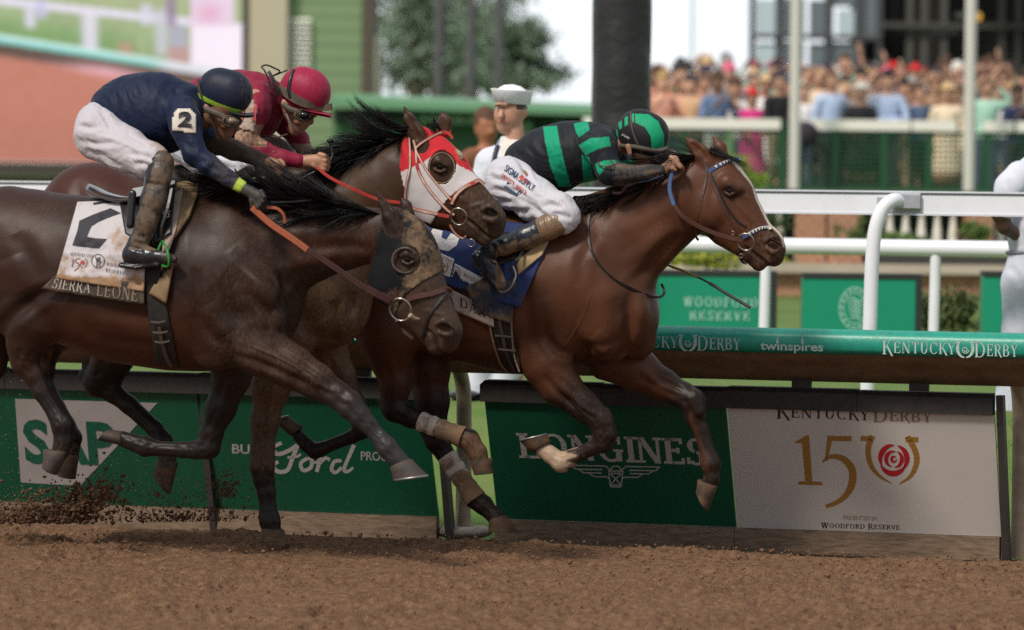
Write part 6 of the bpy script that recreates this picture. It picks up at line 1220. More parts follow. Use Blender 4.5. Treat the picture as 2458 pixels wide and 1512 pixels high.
    letter('lettering', sans('SIGMA SUPPLY', .01), [(1217, 394), (1286, 444), (1278, 459), (1209, 409)], S, navy, root); letter('lettering', sans('OF NORTH AMERICA', .01), [(1206, 415), (1266, 459), (1261, 468), (1201, 424)], S, redp, root)
    letter('logo_mark', (np.array([(1245, 424), (1253, 419), (1258, 426), (1272, 436), (1262, 442), (1258, 432), (1250, 434)]), [(6, 5, 4, 3, 2, 1, 0)]), None, S, redp, root); letter('logo_tick', merge([stroke([(1222, 438), (1211, 446), (1241, 468)], 6, 1), stroke([(1218, 451), (1240, 466), (1250, 456)], 5, 1)]), None, S, navy, root)
    # boots
    for s_ in (1, -1):
        f = fld(fr, 1110, 500, 1390, 710, .0048)
        f.chain([(1340, 536, 30, .29*s_), (1316, 545, 30, .30*s_), (1260, 570, 28, .315*s_), (1210, 590, 22, .325*s_), (1180, 596, 21, .33*s_)], .85, .02); f.chain([(1172, 600, 24, .33*s_), (1160, 622, 24, .33*s_), (1180, 655, 22, .335*s_), (1202, 682, 14, .335*s_)], .75, .02)
        f.chain([(1196, 688, 8, .335*s_), (1160, 648, 7, .335*s_), (1142, 612, 8, .335*s_)], 2.2, .006)
        if s_ > 0:
            for x in (1300, 1312, 1324): f.groove([(x, 518, 3), (x+8, 545, 3), (x+16, 572, 3)], 3, .012, .4)
            for p in (((1195, 575), (1210, 605)), ((1180, 585), (1196, 618)), ((1165, 620), (1195, 628))): f.groove([(*q_, 3) for q_ in p], 3, .015, .4)
        def col(V, P, Pm):
            x, y = P[:, 0], P[:, 1]; c = np.tile(L3(.018, .024, .034), (len(V), 1)); cuff = x > 1288+(y-540)*.3; c[cuff] = L3(.19, .12, .07); t = (y-548)+(x-1316)*.42
            return c, .06+.3*(fbm(V, 9, 3, 4)-.5)+.48*sstep(t, -14, 8)*(x > 1190)+.25*((x > 1165)*(x < 1240))-.7*cuff
        surf_obj(f, 'boot', mat('muddy boot leather', rough=.3, attr=True, mudcol=(.17, .11, .065), mudscale=30, bump=.4, bscale=60, bdist=.006), root, col)
    st = getm('white star', col=(.7, .7, .72), rough=.5)
    for x, y in ((1142, 603), (1150, 604), (1146, 611)):
        L = [(x+4.2*(1 if k % 2 == 0 else .42)*math.sin(k*math.pi/5), y-4.2*(1 if k % 2 == 0 else .42)*math.cos(k*math.pi/5)) for k in range(10)]; q = fr.world(fr.locs(np.array(L), .40)); mesh('star_mark', q, [tuple(range(10))], st, root, smooth=False)
    # helmet
    c0 = (1543, 321); f = helmet(fr, c0, 67, 56, .42, root, None, None); fc = f; f.sub([(1530, 420, 50), (1600, 440, 50)], 2.2, .01)
    gp = [PL(3, (968, 158), (1050, 160), (1110, 205), (1145, 290), (1145, 380), (1072, 372), (1064, 300), (1030, 240), (972, 214)), PL(3, (940, 160), (962, 155), (962, 210), (944, 214)), PL(3, (905, 182), (925, 170), (925, 225), (905, 235)), PL(3, (868, 215), (888, 200), (890, 245), (872, 255)), PL(3, (846, 255), (862, 255), (868, 300), (850, 300))]
    def col(V, P, Pm):
        c = np.tile(L3(.014, .014, .017), (len(V), 1)); gm = np.zeros(len(V), bool)
        for q in gp: gm |= inpoly(P, q)
        c[gm] = L3(.006, .32, .15); x, y = P[:, 0], P[:, 1]; return c, .05+.22*sstep(x, 1560, 1610)+.22*sstep(y, 345, 370)
    surf_obj(f, 'helmet', fabric('helmet cover', .55, (.10, .075, .055), 50, .1, bs=30, bp=.1), root, col)
    mb = MB(); V = []; 
    for i in range(13):
        t = i/12; x = 1508+(1606-1508)*t; y = 366+12*math.sin(t*math.pi)*.6+(352-366)*t+8; wv = .075*math.sqrt(max(0.03, 1-(2*t-.9)**2*.8))
        for b in np.linspace(-1, 1, 9): V.append(fr.world(fr.loc(x, y+4*abs(b), b*wv))[0])
    n = 9; Q = np.array([(i*n+k, i*n+k+1, (i+1)*n+k+1, (i+1)*n+k) for i in range(12) for k in range(8)]); V = np.array(V); V2 = V-np.array([0, 0, .012]); o = mesh('brim', np.concatenate([V, V2]), np.concatenate([Q, Q[:, ::-1]+len(V)]), getm('muddy black', col=(.022, .019, .016), rough=.7, nscale=30, nmix=.5, ncol=(.09, .065, .045)), root)
    q = fc.drape([(1490, 350), (1520, 352), (1550, 358), (1580, 362), (1604, 356)], .006); strapm = getm('goggle band', col=(.055, .045, .035), rough=.7, nscale=30, nmix=.6, ncol=(.11, .08, .05)); MB().tube([fr.world(p)[0] for p in smoothpath(q, 4)], .013, 8, flat=1, up=None).build('goggle_band', strapm, root)
    q = fc.drape([(1514, 270), (1516, 300), (1524, 330), (1534, 352), (1541, 368)], .005); MB().tube([fr.world(p)[0] for p in smoothpath(q, 4)], .006, 6).build('goggle_strap', strapm, root)
    Sh = lambda P, l: fr.world(fc.drape(P, .002+l, .2)); letter('lettering', sans('JOCKEY', .01), [(1494, 319), (1512, 331), (1509, 337), (1491, 325)], Sh, getm('white print', col=(.7, .7, .7), rough=.6), root)
    q = fr.loc(1598, 344, .05); return root
def tack_green():
    fr, f = FR1, FL1; T = empty('saddle', fr.world(fr.loc(1230, 560, 0))[0], 'racing saddle with royal blue saddlecloth numbered 3 on the bay leader', 'saddle', 'racing saddles on the three horses')
    bl = mat('royal blue cloth', rough=.75, attr=True, mudcol=(.13, .09, .065), mudscale=16, bump=.5, bscale=9, bdist=.02, sheen=.1)
    def cc(P): x, y = P[:, 0], P[:, 1]; return np.tile(L3(.013, .032, .135), (len(P), 1)), .12+.35*fbm(P/60, 1, 2, 3)+.25*sstep(y+x*.0, 700, 770)
    o, S = patch(fr, f, [(1005, 508), (1335, 545), (1246, 740), (1000, 660)], 40, 30, .012, bl, T, 'saddlecloth', .006, cc, .006, 3, flare=.012)
    wm = getm('cloth white', col=(.74, .72, .72), rough=.75, nscale=14, nmix=.2, ncol=(.4, .28, .2))
    number('number_three', PL(5, (685, 400), (720, 352), (802, 376), (790, 430), (832, 452), (872, 395), (948, 430), (922, 500), (850, 552), (765, 530), (718, 492)), S, wm, T)
    o2, S2 = patch(fr, f, [(1000, 655), (1182, 742), (1186, 786), (1002, 708)], 34, 8, .018, mat('name strip', rough=.8, attr=True, mudcol=(.20, .12, .07), mudscale=18), T, 'name_strip', .004, lambda P: (np.tile(L3(.40, .34, .31), (len(P), 1)), .30+.3*fbm(P/30, 1, 2, 1)), .004, 5, flare=.004)
    letter('lettering', serif('MYSTIK DAN', False, .16), [(1006, 668), (1164, 741), (1166, 766), (1004, 692)], S2, getm('black lettering cloth', col=(.02, .018, .018), rough=.7), T)
    for q, nm in (([(1046, 602), (1090, 622), (1078, 673), (1044, 660)], 'sponsor_patch'), ([(1092, 632), (1160, 668), (1146, 700), (1080, 672)], 'sponsor_patch')): patch(fr, f, q, 12, 8, .020, wm, T, nm, .003, None, .002, 5)
    ink = getm('ink', col=(.02, .02, .03), rough=.7); SS = lambda P, l: fr.world(f.drape(P, .024+l, .5))
    letter('lettering', serif('DERBY', False), [(1060, 611), (1087, 624), (1085, 632), (1058, 619)], SS, getm('gold cloth print', col=(.34, .20, .05), rough=.7), T)
    letter('rose_emblem', merge([stroke([(1063+6*math.cos(a)*(1-a/16), 636+7*math.sin(a)*(1-a/16)) for a in np.arange(0, 12, .6)], 1.8, 1)]), None, SS, getm('rose print', col=(.45, .02, .04), rough=.7), T); letter('horseshoe_emblem', merge([stroke([(1073, 632), (1075, 642), (1070, 652), (1062, 654)], 3, 3)]), None, SS, M['gold cloth print'], T)
    letter('monogram', merge([stroke([(1094+10.5*math.cos(a), 654+15*math.sin(a)) for a in np.linspace(0, 6.3, 22)], 1.5, 1)]+[stroke([a, b], 1.7, 1) for a, b in (((1087, 644), (1092, 658)), ((1092, 658), (1094, 648)), ((1094, 648), (1098, 660)), ((1098, 660), (1099, 648)), ((1094, 653), (1094, 665)), ((1094, 653), (1100, 656)), ((1100, 656), (1095, 660)), ((1096, 660), (1101, 667)))]), None, SS, ink, T)
    letter('lettering', serif('WOODFORD', False, .2), [(1114, 654), (1158, 676), (1155, 686), (1111, 664)], SS, ink, T); letter('lettering', serif('RESERVE', False, .2), [(1108, 668), (1146, 687), (1143, 696), (1105, 677)], SS, ink, T)
    dm = mat('muddy navy flap', rough=.8, attr=True, mudcol=(.15, .105, .07), mudscale=14, bump=.4, bscale=10, bdist=.02)
    patch(fr, f, [(1165, 664), (1242, 640), (1228, 778), (1150, 752)], 18, 20, .022, dm, T, 'girth_flap', .006, lambda P: (np.tile(L3(.015, .028, .07), (len(P), 1)), .52+.6*(fbm(P/25, 1, 2, 2)-.5)), .006, 8, [(1118, 690), (1165, 668), (1210, 640), (1244, 650), (1228, 778), (1150, 752)])
    patch(fr, f, [(1118, 688), (1170, 664), (1186, 724), (1148, 756)], 12, 12, .030, dm, T, 'corner_flap', .005, lambda P: (np.tile(L3(.03, .035, .05), (len(P), 1)), .50+.6*(fbm(P/25, 1, 2, 6)-.5)), .003, 4)
    patch(fr, f, [(1236, 618), (1324, 560), (1300, 612), (1243, 660)], 14, 10, .030, getm('cream foam', col=(.46, .34, .17), rough=.8, nscale=20, nmix=.5, ncol=(.22, .13, .07)), T, 'foam_pad', .022, None, .001, 2)
    patch(fr, f, [(1180, 560), (1330, 548), (1262, 610), (1190, 640)], 16, 10, .034, BLK, T, 'saddle_flap', .010, None, .003, 6)
    patch(fr, f, [(1206, 600), (1320, 556), (1228, 660), (1212, 690)], 14, 12, .026, getm('blue felt', col=(.02, .05, .17), rough=.85), T, 'felt_edge', .008, None, .003, 6)
    MB().tube([fr.world(fr.loc(*p))[0] for p in smoothpath([(1120, 505, 0), (1180, 498, 0), (1260, 492, 0), (1320, 482, 0)], 3)], [.05, .055, .06, .07, .08, .08, .07, .06, .05, .04], 14).build('saddle_seat', BLK, T)
    patch(fr, f, [(1172, 760), (1226, 770), (1252, 896), (1214, 892)], 10, 26, .010, GIRTH, T, 'girth', .008, None, .002, 6)
    for yy in (805, 838): strap(fr, f, [(1186+(yy-800)*.28, yy, None), (1232+(yy-800)*.15, yy+4, None)], .010, .005, getm('girth leather', col=(.07, .05, .038), rough=.6), T, 'buckle_strap', .021)
    strap(fr, f, [(1198, 770), (1207, 810), (1216, 850), (1234, 890)], .018, .005, M['girth leather'], T, 'billet_strap', .020)
    strap(fr, f, [(1172, 764), (1184, 820), (1200, 870), (1218, 892)], .009, .008, getm('girth piping', col=(.20, .14, .09), rough=.7), T, 'girth_piping', .014); strap(fr, f, [(1228, 690), (1228, 780), (1234, 850), (1247, 892)], .009, .008, M['girth piping'], T, 'girth_piping', .016)
    mb = MB(); pts = [fr.world(fr.loc(x, y, b))[0] for x, y, b in ((1232, 640, .39), (1238, 662, .42), (1226, 690, .43), (1208, 702, .42), (1196, 694, .36), (1204, 672, .31), (1222, 648, .33), (1232, 640, .39))]; mb.tube(smoothpath(pts, 4), .006, 8); mb.build('stirrup', STEEL, T); strap(fr, f, [(1262, 590, .30), (1246, 618, .37), (1232, 642, .39)], .016, .005, BLK, T, 'stirrup_leather')
def whip(fr, pts, label, parent=None):
    P = smoothpath([fr.world(fr.loc(*p))[0] for p in pts], 6); n = len(P); r = [.0055+.0015*(i > n*.62) for i in range(n)]; T = tag(empty('riding_whip', P[0], label, 'whip', 'riding whips'))
    k = int(n*.62); MB().tube(P[:k+1], r[:k+1], 8).build('shaft', mat('whip shaft', (.03, .03, .033), .4), T); MB().tube(P[k:], .0085, 8).build('popper', getm('whip popper', col=(.035, .04, .05), rough=.6), T)
    return T, P
def rider_navy():
    fr = FR2; root = empty('jockey', fr.world(fr.loc(240, 430))[0], 'jockey in navy silks with a white number 2 armband on the dark horse', 'person', 'jockeys riding the horses')
    f = fld(fr, 150, 150, 660, 680, .0048)
    f.chain([(238, 310, 48), (310, 270, 60), (390, 282, 66), (440, 285, 44)], 1.05, .04); f.chain([(470, 285, 30), (510, 275, 27)], .95, .02)
    for s_ in (1, -1):
        f.chain([(245, 325, 42, .13*s_), (375, 398, 28, .27*s_)], 1, .03); f.chain([(375, 400, 24, .29*s_), (345, 560, 16, .36*s_)], 1, .02); f.chain([(320, 610, 12, .37*s_), (380, 618, 6, .38*s_)], .6, .02)
    f.chain([(440, 285, 27, .17), (466, 372, 20, .24)], 1, .03); f.chain([(466, 372, 20, .24), (570, 442, 11, .26), (588, 452, 10, .27)], 1, .02)
    f.chain([(445, 285, 27, -.17), (520, 350, 20, -.22)], 1, .03); f.chain([(520, 350, 19, -.2), (640, 385, 11, -.14)], 1, .02); hand(f, (646, 388), (668, 396), (680, 410), (664, 408), 13, -.1, 1)
    f.chain([(530, 228, 48), (545, 240, 46)], .80, .02); f.chain([(528, 275, 34, 0, .85), (540, 300, 26, 0, .85), (536, 318, 17, 0, .9)], .9, .018); f.chain([(554, 288, 15), (566, 302, 7), (570, 309, 6.5)], .55, .012); f.chain([(550, 322, 9), (556, 317, 6)], .9, .01); f.chain([(536, 328, 12)], .8, .01); f.chain([(540, 298, 12, .05)], .9, .015)
    f.chain([(494, 256, 7, .09), (500, 266, 9, .092), (499, 280, 6, .088)], .5, .006); f.sub([(500, 268, 4, .105)], 1, .004); f.sub([(556, 292, 6, .045), (562, 290, 5, .03)], 1, .008); f.sub([(548, 324, 1.6, .05), (560, 321, 1.6, .02)], 1, .004)
    surf_obj(f, 'body', mat('skin b', rough=.5, attr=True, mudcol=(.13, .075, .045), mudscale=40, bump=.1, bscale=200, bdist=.002), root, lambda V, P, Pm: (np.tile(L3(.26, .125, .075), (len(V), 1)), .2+.1*(P[:, 1] > 300)))
    # gloved near hand
    f = fld(fr, 560, 425, 670, 530, .0042); hand(f, (592, 456), (620, 472), (634, 502), (606, 500), 15, .28); surf_obj(f, 'glove', getm('black glove', col=(.014, .013, .014), rough=.6, nscale=30, nmix=.5, ncol=(.07, .05, .035)), root)
    f = fld(fr, 205, 155, 680, 480, .0048)
    f.chain([(262, 262, 46), (300, 262, 74), (352, 266, 88), (400, 276, 84), (440, 280, 62)], 1.0, .05); f.chain([(330, 300, 50), (400, 318, 42)], 1.1, .05); f.chain([(395, 215, 34), (450, 245, 38), (480, 265, 30)], 1.1, .04)
    f.chain([(436, 272, 42, .12), (444, 295, 38, .20), (466, 366, 29, .245)], .95, .035); f.chain([(466, 368, 28, .245), (500, 394, 25, .25), (548, 428, 19, .26), (578, 448, 16, .27)], .95, .02)
    f.chain([(445, 285, 40, -.15), (520, 345, 28, -.22)], .9, .035); f.chain([(500, 335, 27, -.18), (560, 360, 23, -.16), (636, 386, 17, -.12)], .9, .02)
    for p in (((262, 215), (285, 250), (290, 300)), ((250, 225), (268, 270), (285, 320)), ((290, 200), (310, 240), (312, 310)), ((330, 190), (345, 230)), ((408, 250), (402, 290), (412, 330)), ((430, 330), (455, 345)), ((442, 350), (475, 360)), ((360, 330), (380, 340), (410, 350)), ((420, 205), (428, 240), (420, 270)), ((470, 390), (500, 385)), ((500, 410), (525, 400))): f.groove([(*q, 4) for q in p], 4, .03, .26)
    for p in (((255, 225), (275, 262), (282, 312)), ((300, 205), (318, 250)), ((395, 240), (400, 300)), ((500, 378), (560, 420)), ((480, 395), (540, 430))): f.ridge([(*q, 4.5) for q in p], 4, .02, -.7)
    def col(V, P, Pm):
        x, y = P[:, 0], P[:, 1]; c = np.tile(L3(.0065, .013, .040), (len(V), 1)); band = (x+y*.62 > 846-8)*(x+y*.62 < 846+18)*(V[:, 1] > .2); c[band] = L3(.36, .48, .06)
        mud = .0+.30*sstep(x, 480, 520)*(y > 330)+.14*sstep(x, 420, 470)+.25*((V[:, 1] < -.05)*(y > 320))-.3*band
        return c, mud
    surf_obj(f, 'silks', fabric('navy silks', .58, (.085, .06, .042), 60, .05, bs=8, bp=.45), root, col, fold=.0035); fs = f
    # arm number
    q = [(412, 262), (470, 257), (472, 322), (408, 318)]; m_ = [(414, 272), (424, 260), (440, 256), (458, 260), (470, 270), (471, 322), (409, 316)]
    o, S = patch(fr, fs, [(405, 252), (474, 252), (474, 324), (405, 322)], 18, 18, .008, getm('armband white', col=(.68, .64, .58), rough=.7, nscale=20, nmix=.6, ncol=(.4, .28, .18)), root, 'number_armband', .004, None, .001, 1, m_)
    letter('number_two', sans('2', .05), PL(1, (1080, 372), (1166, 370), (1158, 470), (1074, 466)), lambda P, l: fr.world(fs.drape(P, .0125+l, .5)), getm('ink', col=(.02, .02, .03), rough=.7), root)
    # breeches
    f = fld(fr, 160, 200, 450, 450, .0048); f.chain([(236, 305, 56, 0), (262, 285, 52, 0)], 1.05, .05); f.chain([(240, 245, 20, 0), (275, 262, 40, 0)], 1.1, .04)
    for s_ in (1, -1): f.chain([(232, 295, 48, .09*s_), (240, 322, 60, .13*s_), (300, 358, 50, .20*s_), (360, 385, 40, .28*s_), (384, 394, 34, .30*s_)], .85, .04)
    for p in (((185, 300), (215, 305), (250, 300)), ((190, 335), (230, 345), (280, 340)), ((235, 262), (255, 285), (270, 320)), ((222, 275), (240, 300)), ((310, 370), (340, 372), (370, 385)), ((320, 395), (345, 392), (365, 402)), ((300, 330), (330, 345), (350, 365)), ((205, 360), (250, 375), (290, 400))): f.groove([(*q_, 3.5) for q_ in p], 3.5, .022, .55)
    for p in (((195, 320), (240, 325), (300, 345), (350, 362)), ((240, 370), (300, 395)), ((330, 380), (360, 392))): f.ridge([(*q_, 4) for q_ in p], 4, .02, -.7)
    surf_obj(f, 'breeches', fabric('white breeches b', .6, (.33, .20, .115), 34, .1, bs=10, bp=.4), root, lambda V, P, Pm: (np.tile(L3(.50, .47, .51), (len(V), 1)), -.04+.60*sstep(P[:, 0]-(P[:, 1]-330)*.9, 290, 380)+.1*(P[:, 0] < 230)*(P[:, 1] > 320)), fold=.0048)
    for s_ in (1, -1):
        f = fld(fr, 265, 350, 450, 680, .0048)
        f.chain([(386, 392, 33, .31*s_), (380, 425, 31, .33*s_), (368, 480, 31, .35*s_), (352, 530, 27, .365*s_), (336, 572, 23, .37*s_)], .8, .02); f.chain([(330, 585, 25, .37*s_), (318, 612, 24, .375*s_), (355, 616, 22, .38*s_), (400, 618, 13, .385*s_), (418, 622, 9, .385*s_)], .75, .02); f.chain([(292, 636, 7, .38*s_), (330, 642, 7, .38*s_), (380, 634, 6, .38*s_)], 2.2, .006); f.chain([(318, 465, 10, .34*s_), (312, 540, 10, .355*s_)], .8, .012)
        if s_ > 0:
            for p in (((318, 580), (345, 588)), ((312, 592), (345, 600)), ((350, 440), (392, 446)), ((330, 565), (350, 570))): f.groove([(*q_, 3) for q_ in p], 3, .014, .4)
        def col(V, P, Pm):
            x, y = P[:, 0], P[:, 1]; t = x-(355-(y-450)*.30); c = np.tile(L3(.012, .012, .015), (len(V), 1)); return c, .06+.3*(fbm(V, 9, 3, 4)-.5)+.50*sstep(t, -16, 0)*(y < 600)+.33*sstep(x, 325, 390)*(y > 580)
        surf_obj(f, 'boot', mat('muddy boot leather b', rough=.25, attr=True, mudcol=(.13, .085, .052), mudscale=30, bump=.4, bscale=60, bdist=.006), root, col)
    # helmet
    f = helmet(fr, (540, 220), 70, 55, .22, root, None, None); f.sub([(545, 330, 56), (640, 345, 60)], 2.2, .008); fc = f
    def col(V, P, Pm):
        x, y = P[:, 0], P[:, 1]; c = np.tile(L3(.010, .015, .034), (len(V), 1)); yl = 224+(x-468)*.62-((x-468)/150)**2*42; bd = (np.abs(y-yl) < 5.5); c[bd] = L3(.30, .52, .04); return c, .06+.34*sstep(x, 540, 590)-.16*bd*(x < 540)
    surf_obj(f, 'helmet', fabric('navy helmet cover', .5, (.095, .08, .065), 45, .1, bs=30, bp=.1), root, col)
    V = []
    for i in range(13):
        t = i/12; x = 548+(609-548)*t; y = 266+9*t*(1-t)*2+7*t; wv = .085*math.sqrt(max(.02, 1-t**2.4))
        for b in np.linspace(-1, 1, 9): V.append(fr.world(fr.loc(x, y-6*(1-abs(b))+2, b*wv))[0])
    n = 9; Q = np.array([(i*n+k, i*n+k+1, (i+1)*n+k+1, (i+1)*n+k) for i in range(12) for k in range(8)]); V = np.array(V); V2 = V-np.array([0, 0, .012]); mesh('brim', np.concatenate([V, V2]), np.concatenate([Q, Q[:, ::-1]+len(V)]), getm('navy brim', col=(.012, .016, .03), rough=.6, nscale=30, nmix=.5, ncol=(.08, .06, .045)), root)
    goggles(fr, root, [(492, 262, .095), (515, 270, .098), (535, 280, .094)], (560, 291), .055, 16, 12, getm('dusty goggle lens', col=(.16, .12, .09), rough=.2, nscale=50, nmix=.5, ncol=(.30, .24, .18)), ringc=(551, 290, .085))
    q = fc.drape([(475, 190), (482, 225), (500, 262), (512, 285)], .004); MB().tube([fr.world(p)[0] for p in smoothpath(q, 4)], .006, 6).build('goggle_strap', getm('goggle band', col=(.055, .045, .035), rough=.7), root)
    MB().tube([fr.world(fr.loc(x, y, b))[0] for x, y, b in ((500, 275, .092), (512, 300, .08), (524, 322, .06), (534, 334, .02))], .005, 6).build('chin_strap', getm('strap brown', col=(.06, .035, .02), rough=.7), root)
    pass
def goggles(fr, root, side, c, b, rx, ry, lens, ringc=None):
    fm = getm('goggle frame', col=(.09, .065, .045), rough=.6, nscale=30, nmix=.4)
    MB().tube([fr.world(fr.loc(*p))[0] for p in smoothpath(side+[(c[0]-rx*.8, c[1], b+.035)], 4)], .0085, 8, flat=1.9).build('goggle_band_side', fm, root)
    s_ = fr.scale(*c, b); mb = MB(); C0 = fr.world(fr.loc(c[0], c[1], b))[0]; mb.ball(C0, (rx/s_, .045, ry/s_), 18, 12, fr.B); mb.build('goggle_lens', lens, root)
    mb = MB(); C1 = fr.loc(c[0]-2, c[1], b+.012); mb.tube([fr.world(C1+np.array([rx*1.05/s_*math.cos(t), .035*math.cos(t)*-1+.005, ry*1.08/s_*math.sin(t)]))[0] for t in np.linspace(0, 2*math.pi, 22)], .0055, 6, cap=False); mb.build('goggle_frame', fm, root)
    if ringc is not None:
        R0 = fr.loc(*ringc); mb = MB(); mb.tube([fr.world(R0+np.array([.014*math.cos(t), 0, .014*math.sin(t)]))[0] for t in np.linspace(0, 2*math.pi, 16)], .004, 6, cap=False); mb.build('goggle_valve', getm('brass valve', col=(.30, .20, .07), rough=.4, metal=.4), root)
def tack_navy():
    fr, f = FR2, FL2; T = empty('saddle', fr.world(fr.loc(290, 500, 0))[0], 'racing saddle with white saddlecloth numbered 2 on the dark horse', 'saddle', 'racing saddles on the three horses')
    wc = mat('white saddlecloth', rough=.75, attr=True, mudcol=(.30, .18, .10), mudscale=18, bump=.5, bscale=8, bdist=.02)
    def cc(P): x, y = P[:, 0], P[:, 1]; return np.tile(L3(.50, .47, .49), (len(P), 1)), .20+.42*sstep(y, 540, 650)*(.6+.4*sstep(-x, -180, -150))+.35*np.exp(-((x-290)/30)**2-((y-560)/50)**2)+.4*sstep(y, 655, 680)-.1*(y < 540)
    o, S = patch(fr, f, [(186, 484), (352, 478), (345, 700), (134, 668)], 46, 46, .018, wc, T, 'saddlecloth', .006, cc, .013, 3, flare=.02)
    nm = mat('dark name strip', rough=.8, attr=True, mudcol=(.13, .085, .05), mudscale=16, bump=.3, bscale=20, bdist=.01)
    o2, S2 = patch(fr, f, [(132, 662), (346, 678), (345, 732), (98, 693)], 40, 8, .030, nm, T, 'name_strip', .005, lambda P: (np.tile(L3(.035, .028, .022), (len(P), 1)), .46+.3*(fbm(P/22, 1, 2, 1)-.5)), .005, 5, flare=.004)
    letter('lettering', serif('SIERRA', False, .14), [(131, 668), (219, 677), (216, 706), (124, 693)], S2, getm('silver lettering', col=(.42, .37, .33), rough=.6), T)
    letter('lettering', serif('LEONE', False, .14), [(234, 679), (332, 692), (329, 724), (231, 709)], S2, getm('dull silver lettering', col=(.24, .17, .12), rough=.7), T)
    number('number_two', PL(4, (600, 345), (700, 300), (836, 250), (915, 288), (845, 310), (752, 348), (690, 385), (655, 466), (720, 478), (808, 482), (745, 552), (690, 548), (546, 530), (585, 420)), S, getm('ink', col=(.02, .02, .03), rough=.7), T)
    letter('number_top', stroke([(224, 489), (250, 485), (278, 484)], 5, 3), None, S, getm('ink', col=(.02, .02, .03), rough=.7), T)
    tn = getm('tan print', col=(.30, .13, .07), rough=.7); ink = M['ink']; SS = lambda P, l: S(P, l+.0005)
    letter('lettering', serif('KENTUCKY', False), [(169, 605), (206, 609), (205, 617), (168, 613)], SS, ink, T); letter('lettering', serif('DERBY', False), [(208, 609), (226, 611), (225, 618), (207, 617)], SS, tn, T)
    letter('figure_mark', merge([stroke([(172, 625), (177, 621), (172, 640)], 2.4, 1), stroke([(193, 620), (184, 621), (181, 629), (189, 632), (187, 642), (177, 650)], 2, 3), stroke([(196, 624), (192, 636), (199, 642)], 2, 3), stroke([(205, 620), (209, 630), (203, 642)], 2, 3)]), None, SS, tn, T)
    letter('rose_emblem', merge([stroke([(199+4.4*math.cos(a)*(1-a/16), 629+5*math.sin(a)*(1-a/16)) for a in np.arange(0, 12, .6)], 1.6, 1)]), None, SS, getm('rose print', col=(.45, .02, .04), rough=.7), T)
    letter('monogram', merge([stroke([(235+15.5*math.cos(a), 626+16*math.sin(a)) for a in np.linspace(0, 6.3, 24)], 1.6, 1)]+[stroke([a, b], 2, 1) for a, b in (((229, 615), (232, 628)), ((232, 628), (235, 617)), ((235, 617), (238, 629)), ((238, 629), (240, 616)), ((233, 626), (232, 640)), ((233, 626), (242, 628)), ((242, 628), (236, 634)), ((236, 634), (242, 641)))]), None, SS, ink, T)
    letter('lettering', serif('WOODFORD', False, .2), [(256, 629), (306, 637), (305, 647), (255, 638)], SS, ink, T); letter('lettering', serif('RESERVE', False, .2), [(254, 643), (300, 651), (299, 660), (253, 652)], SS, ink, T)
    pad = getm('tan pad', col=(.19, .12, .065), rough=.85, nscale=10, nmix=.6, ncol=(.34, .24, .12))
    patch(fr, f, [(424, 438), (486, 424), (452, 520), (416, 572)], 12, 18, .030, pad, T, 'foam_pad', .028, None, .003, 2); patch(fr, f, [(398, 470), (440, 452), (420, 560), (386, 650)], 12, 20, .040, getm('muddy white pad', col=(.42, .34, .30), rough=.8, nscale=12, nmix=.6, ncol=(.2, .12, .08)), T, 'under_pad', .010, None, .004, 2)
    patch(fr, f, [(382, 450), (420, 440), (410, 560), (372, 585)], 10, 18, .052, BLK, T, 'saddle_flap', .010, None, .003, 6); letter('lettering', serif('G', False), [(392, 488), (410, 486), (408, 522), (390, 524)], lambda P, l: fr.world(f.drape(P, .062+l, .6)), getm('silver lettering', col=(.42, .37, .33)), T)
    patch(fr, f, [(286, 480), (352, 478), (345, 590), (300, 560)], 12, 14, .030, BLK, T, 'saddle_panel', .010, None, .004, 6)
    patch(fr, f, [(388, 640), (420, 628), (404, 742), (340, 700)], 10, 14, .030, pad, T, 'corner_flap', .006, None, .003, 7, [(352, 700), (418, 628), (404, 738)])
    patch(fr, f, [(336, 640), (380, 640), (428, 882), (376, 876)], 10, 40, .014, GIRTH, T, 'girth', .008, None, .002, 6)
    gl = getm('girth leather', col=(.07, .05, .038), rough=.6)
    for yy in (772, 797, 820): strap(fr, f, [(362+(yy-772)*.2, yy), (380+(yy-772)*.2, yy+2), (398+(yy-772)*.2, yy-2)], .010, .006, gl, T, 'buckle_strap', .026)
    strap(fr, f, [(382, 785), (388, 820), (400, 860), (412, 880)], .020, .006, gl, T, 'billet_strap', .024)
    # cantle: glossy upturned tongue
    mb = MB(); C0 = [(214, 449, .02), (226, 456, .04), (255, 470, .06), (300, 480, .08), (345, 478, .1)]; V = []
    P = smoothpath([fr.loc(x, y, b) for x, y, b in C0], 4); n = len(P)
    for i, p in enumerate(P):
        t = i/(n-1); wv = .10*math.sin(math.pi*min(1, .12+t*1.6))**.6 if t < .3 else .095; wv = .02+.09*math.sin(min(1, t*2.2)*math.pi/2)
        for k in range(12): a = 2*math.pi*k/12; V.append(fr.world(p+np.array([.0, wv*math.cos(a), .018*math.sin(a)]))[0])
    mesh('cantle', V, [(i*12+k, i*12+(k+1) % 12, (i+1)*12+(k+1) % 12, (i+1)*12+k) for i in range(n-1) for k in range(12)]+[tuple(range(12))], mat('gloss black', (.02, .024, .03), .12, coat=.6, nscale=12, nmix=.6, ncol=(.13, .085, .055)), T)
    gr = getm('green stirrup', col=(.02, .22, .03), rough=.4); pts = [(388, 580, .36), (380, 600, .37), (378, 618, .375), (388, 636, .38), (404, 638, .44), (404, 612, .45), (398, 592, .42), (390, 579, .38)]; MB().tube(smoothpath([fr.world(fr.loc(*p))[0] for p in pts], 4), .0055, 8).build('stirrup', gr, T)
    strap(fr, f, [(412, 452, .33), (402, 500, .37), (388, 545, .385), (388, 580, .37)], .016, .005, BLK, T, 'stirrup_leather')
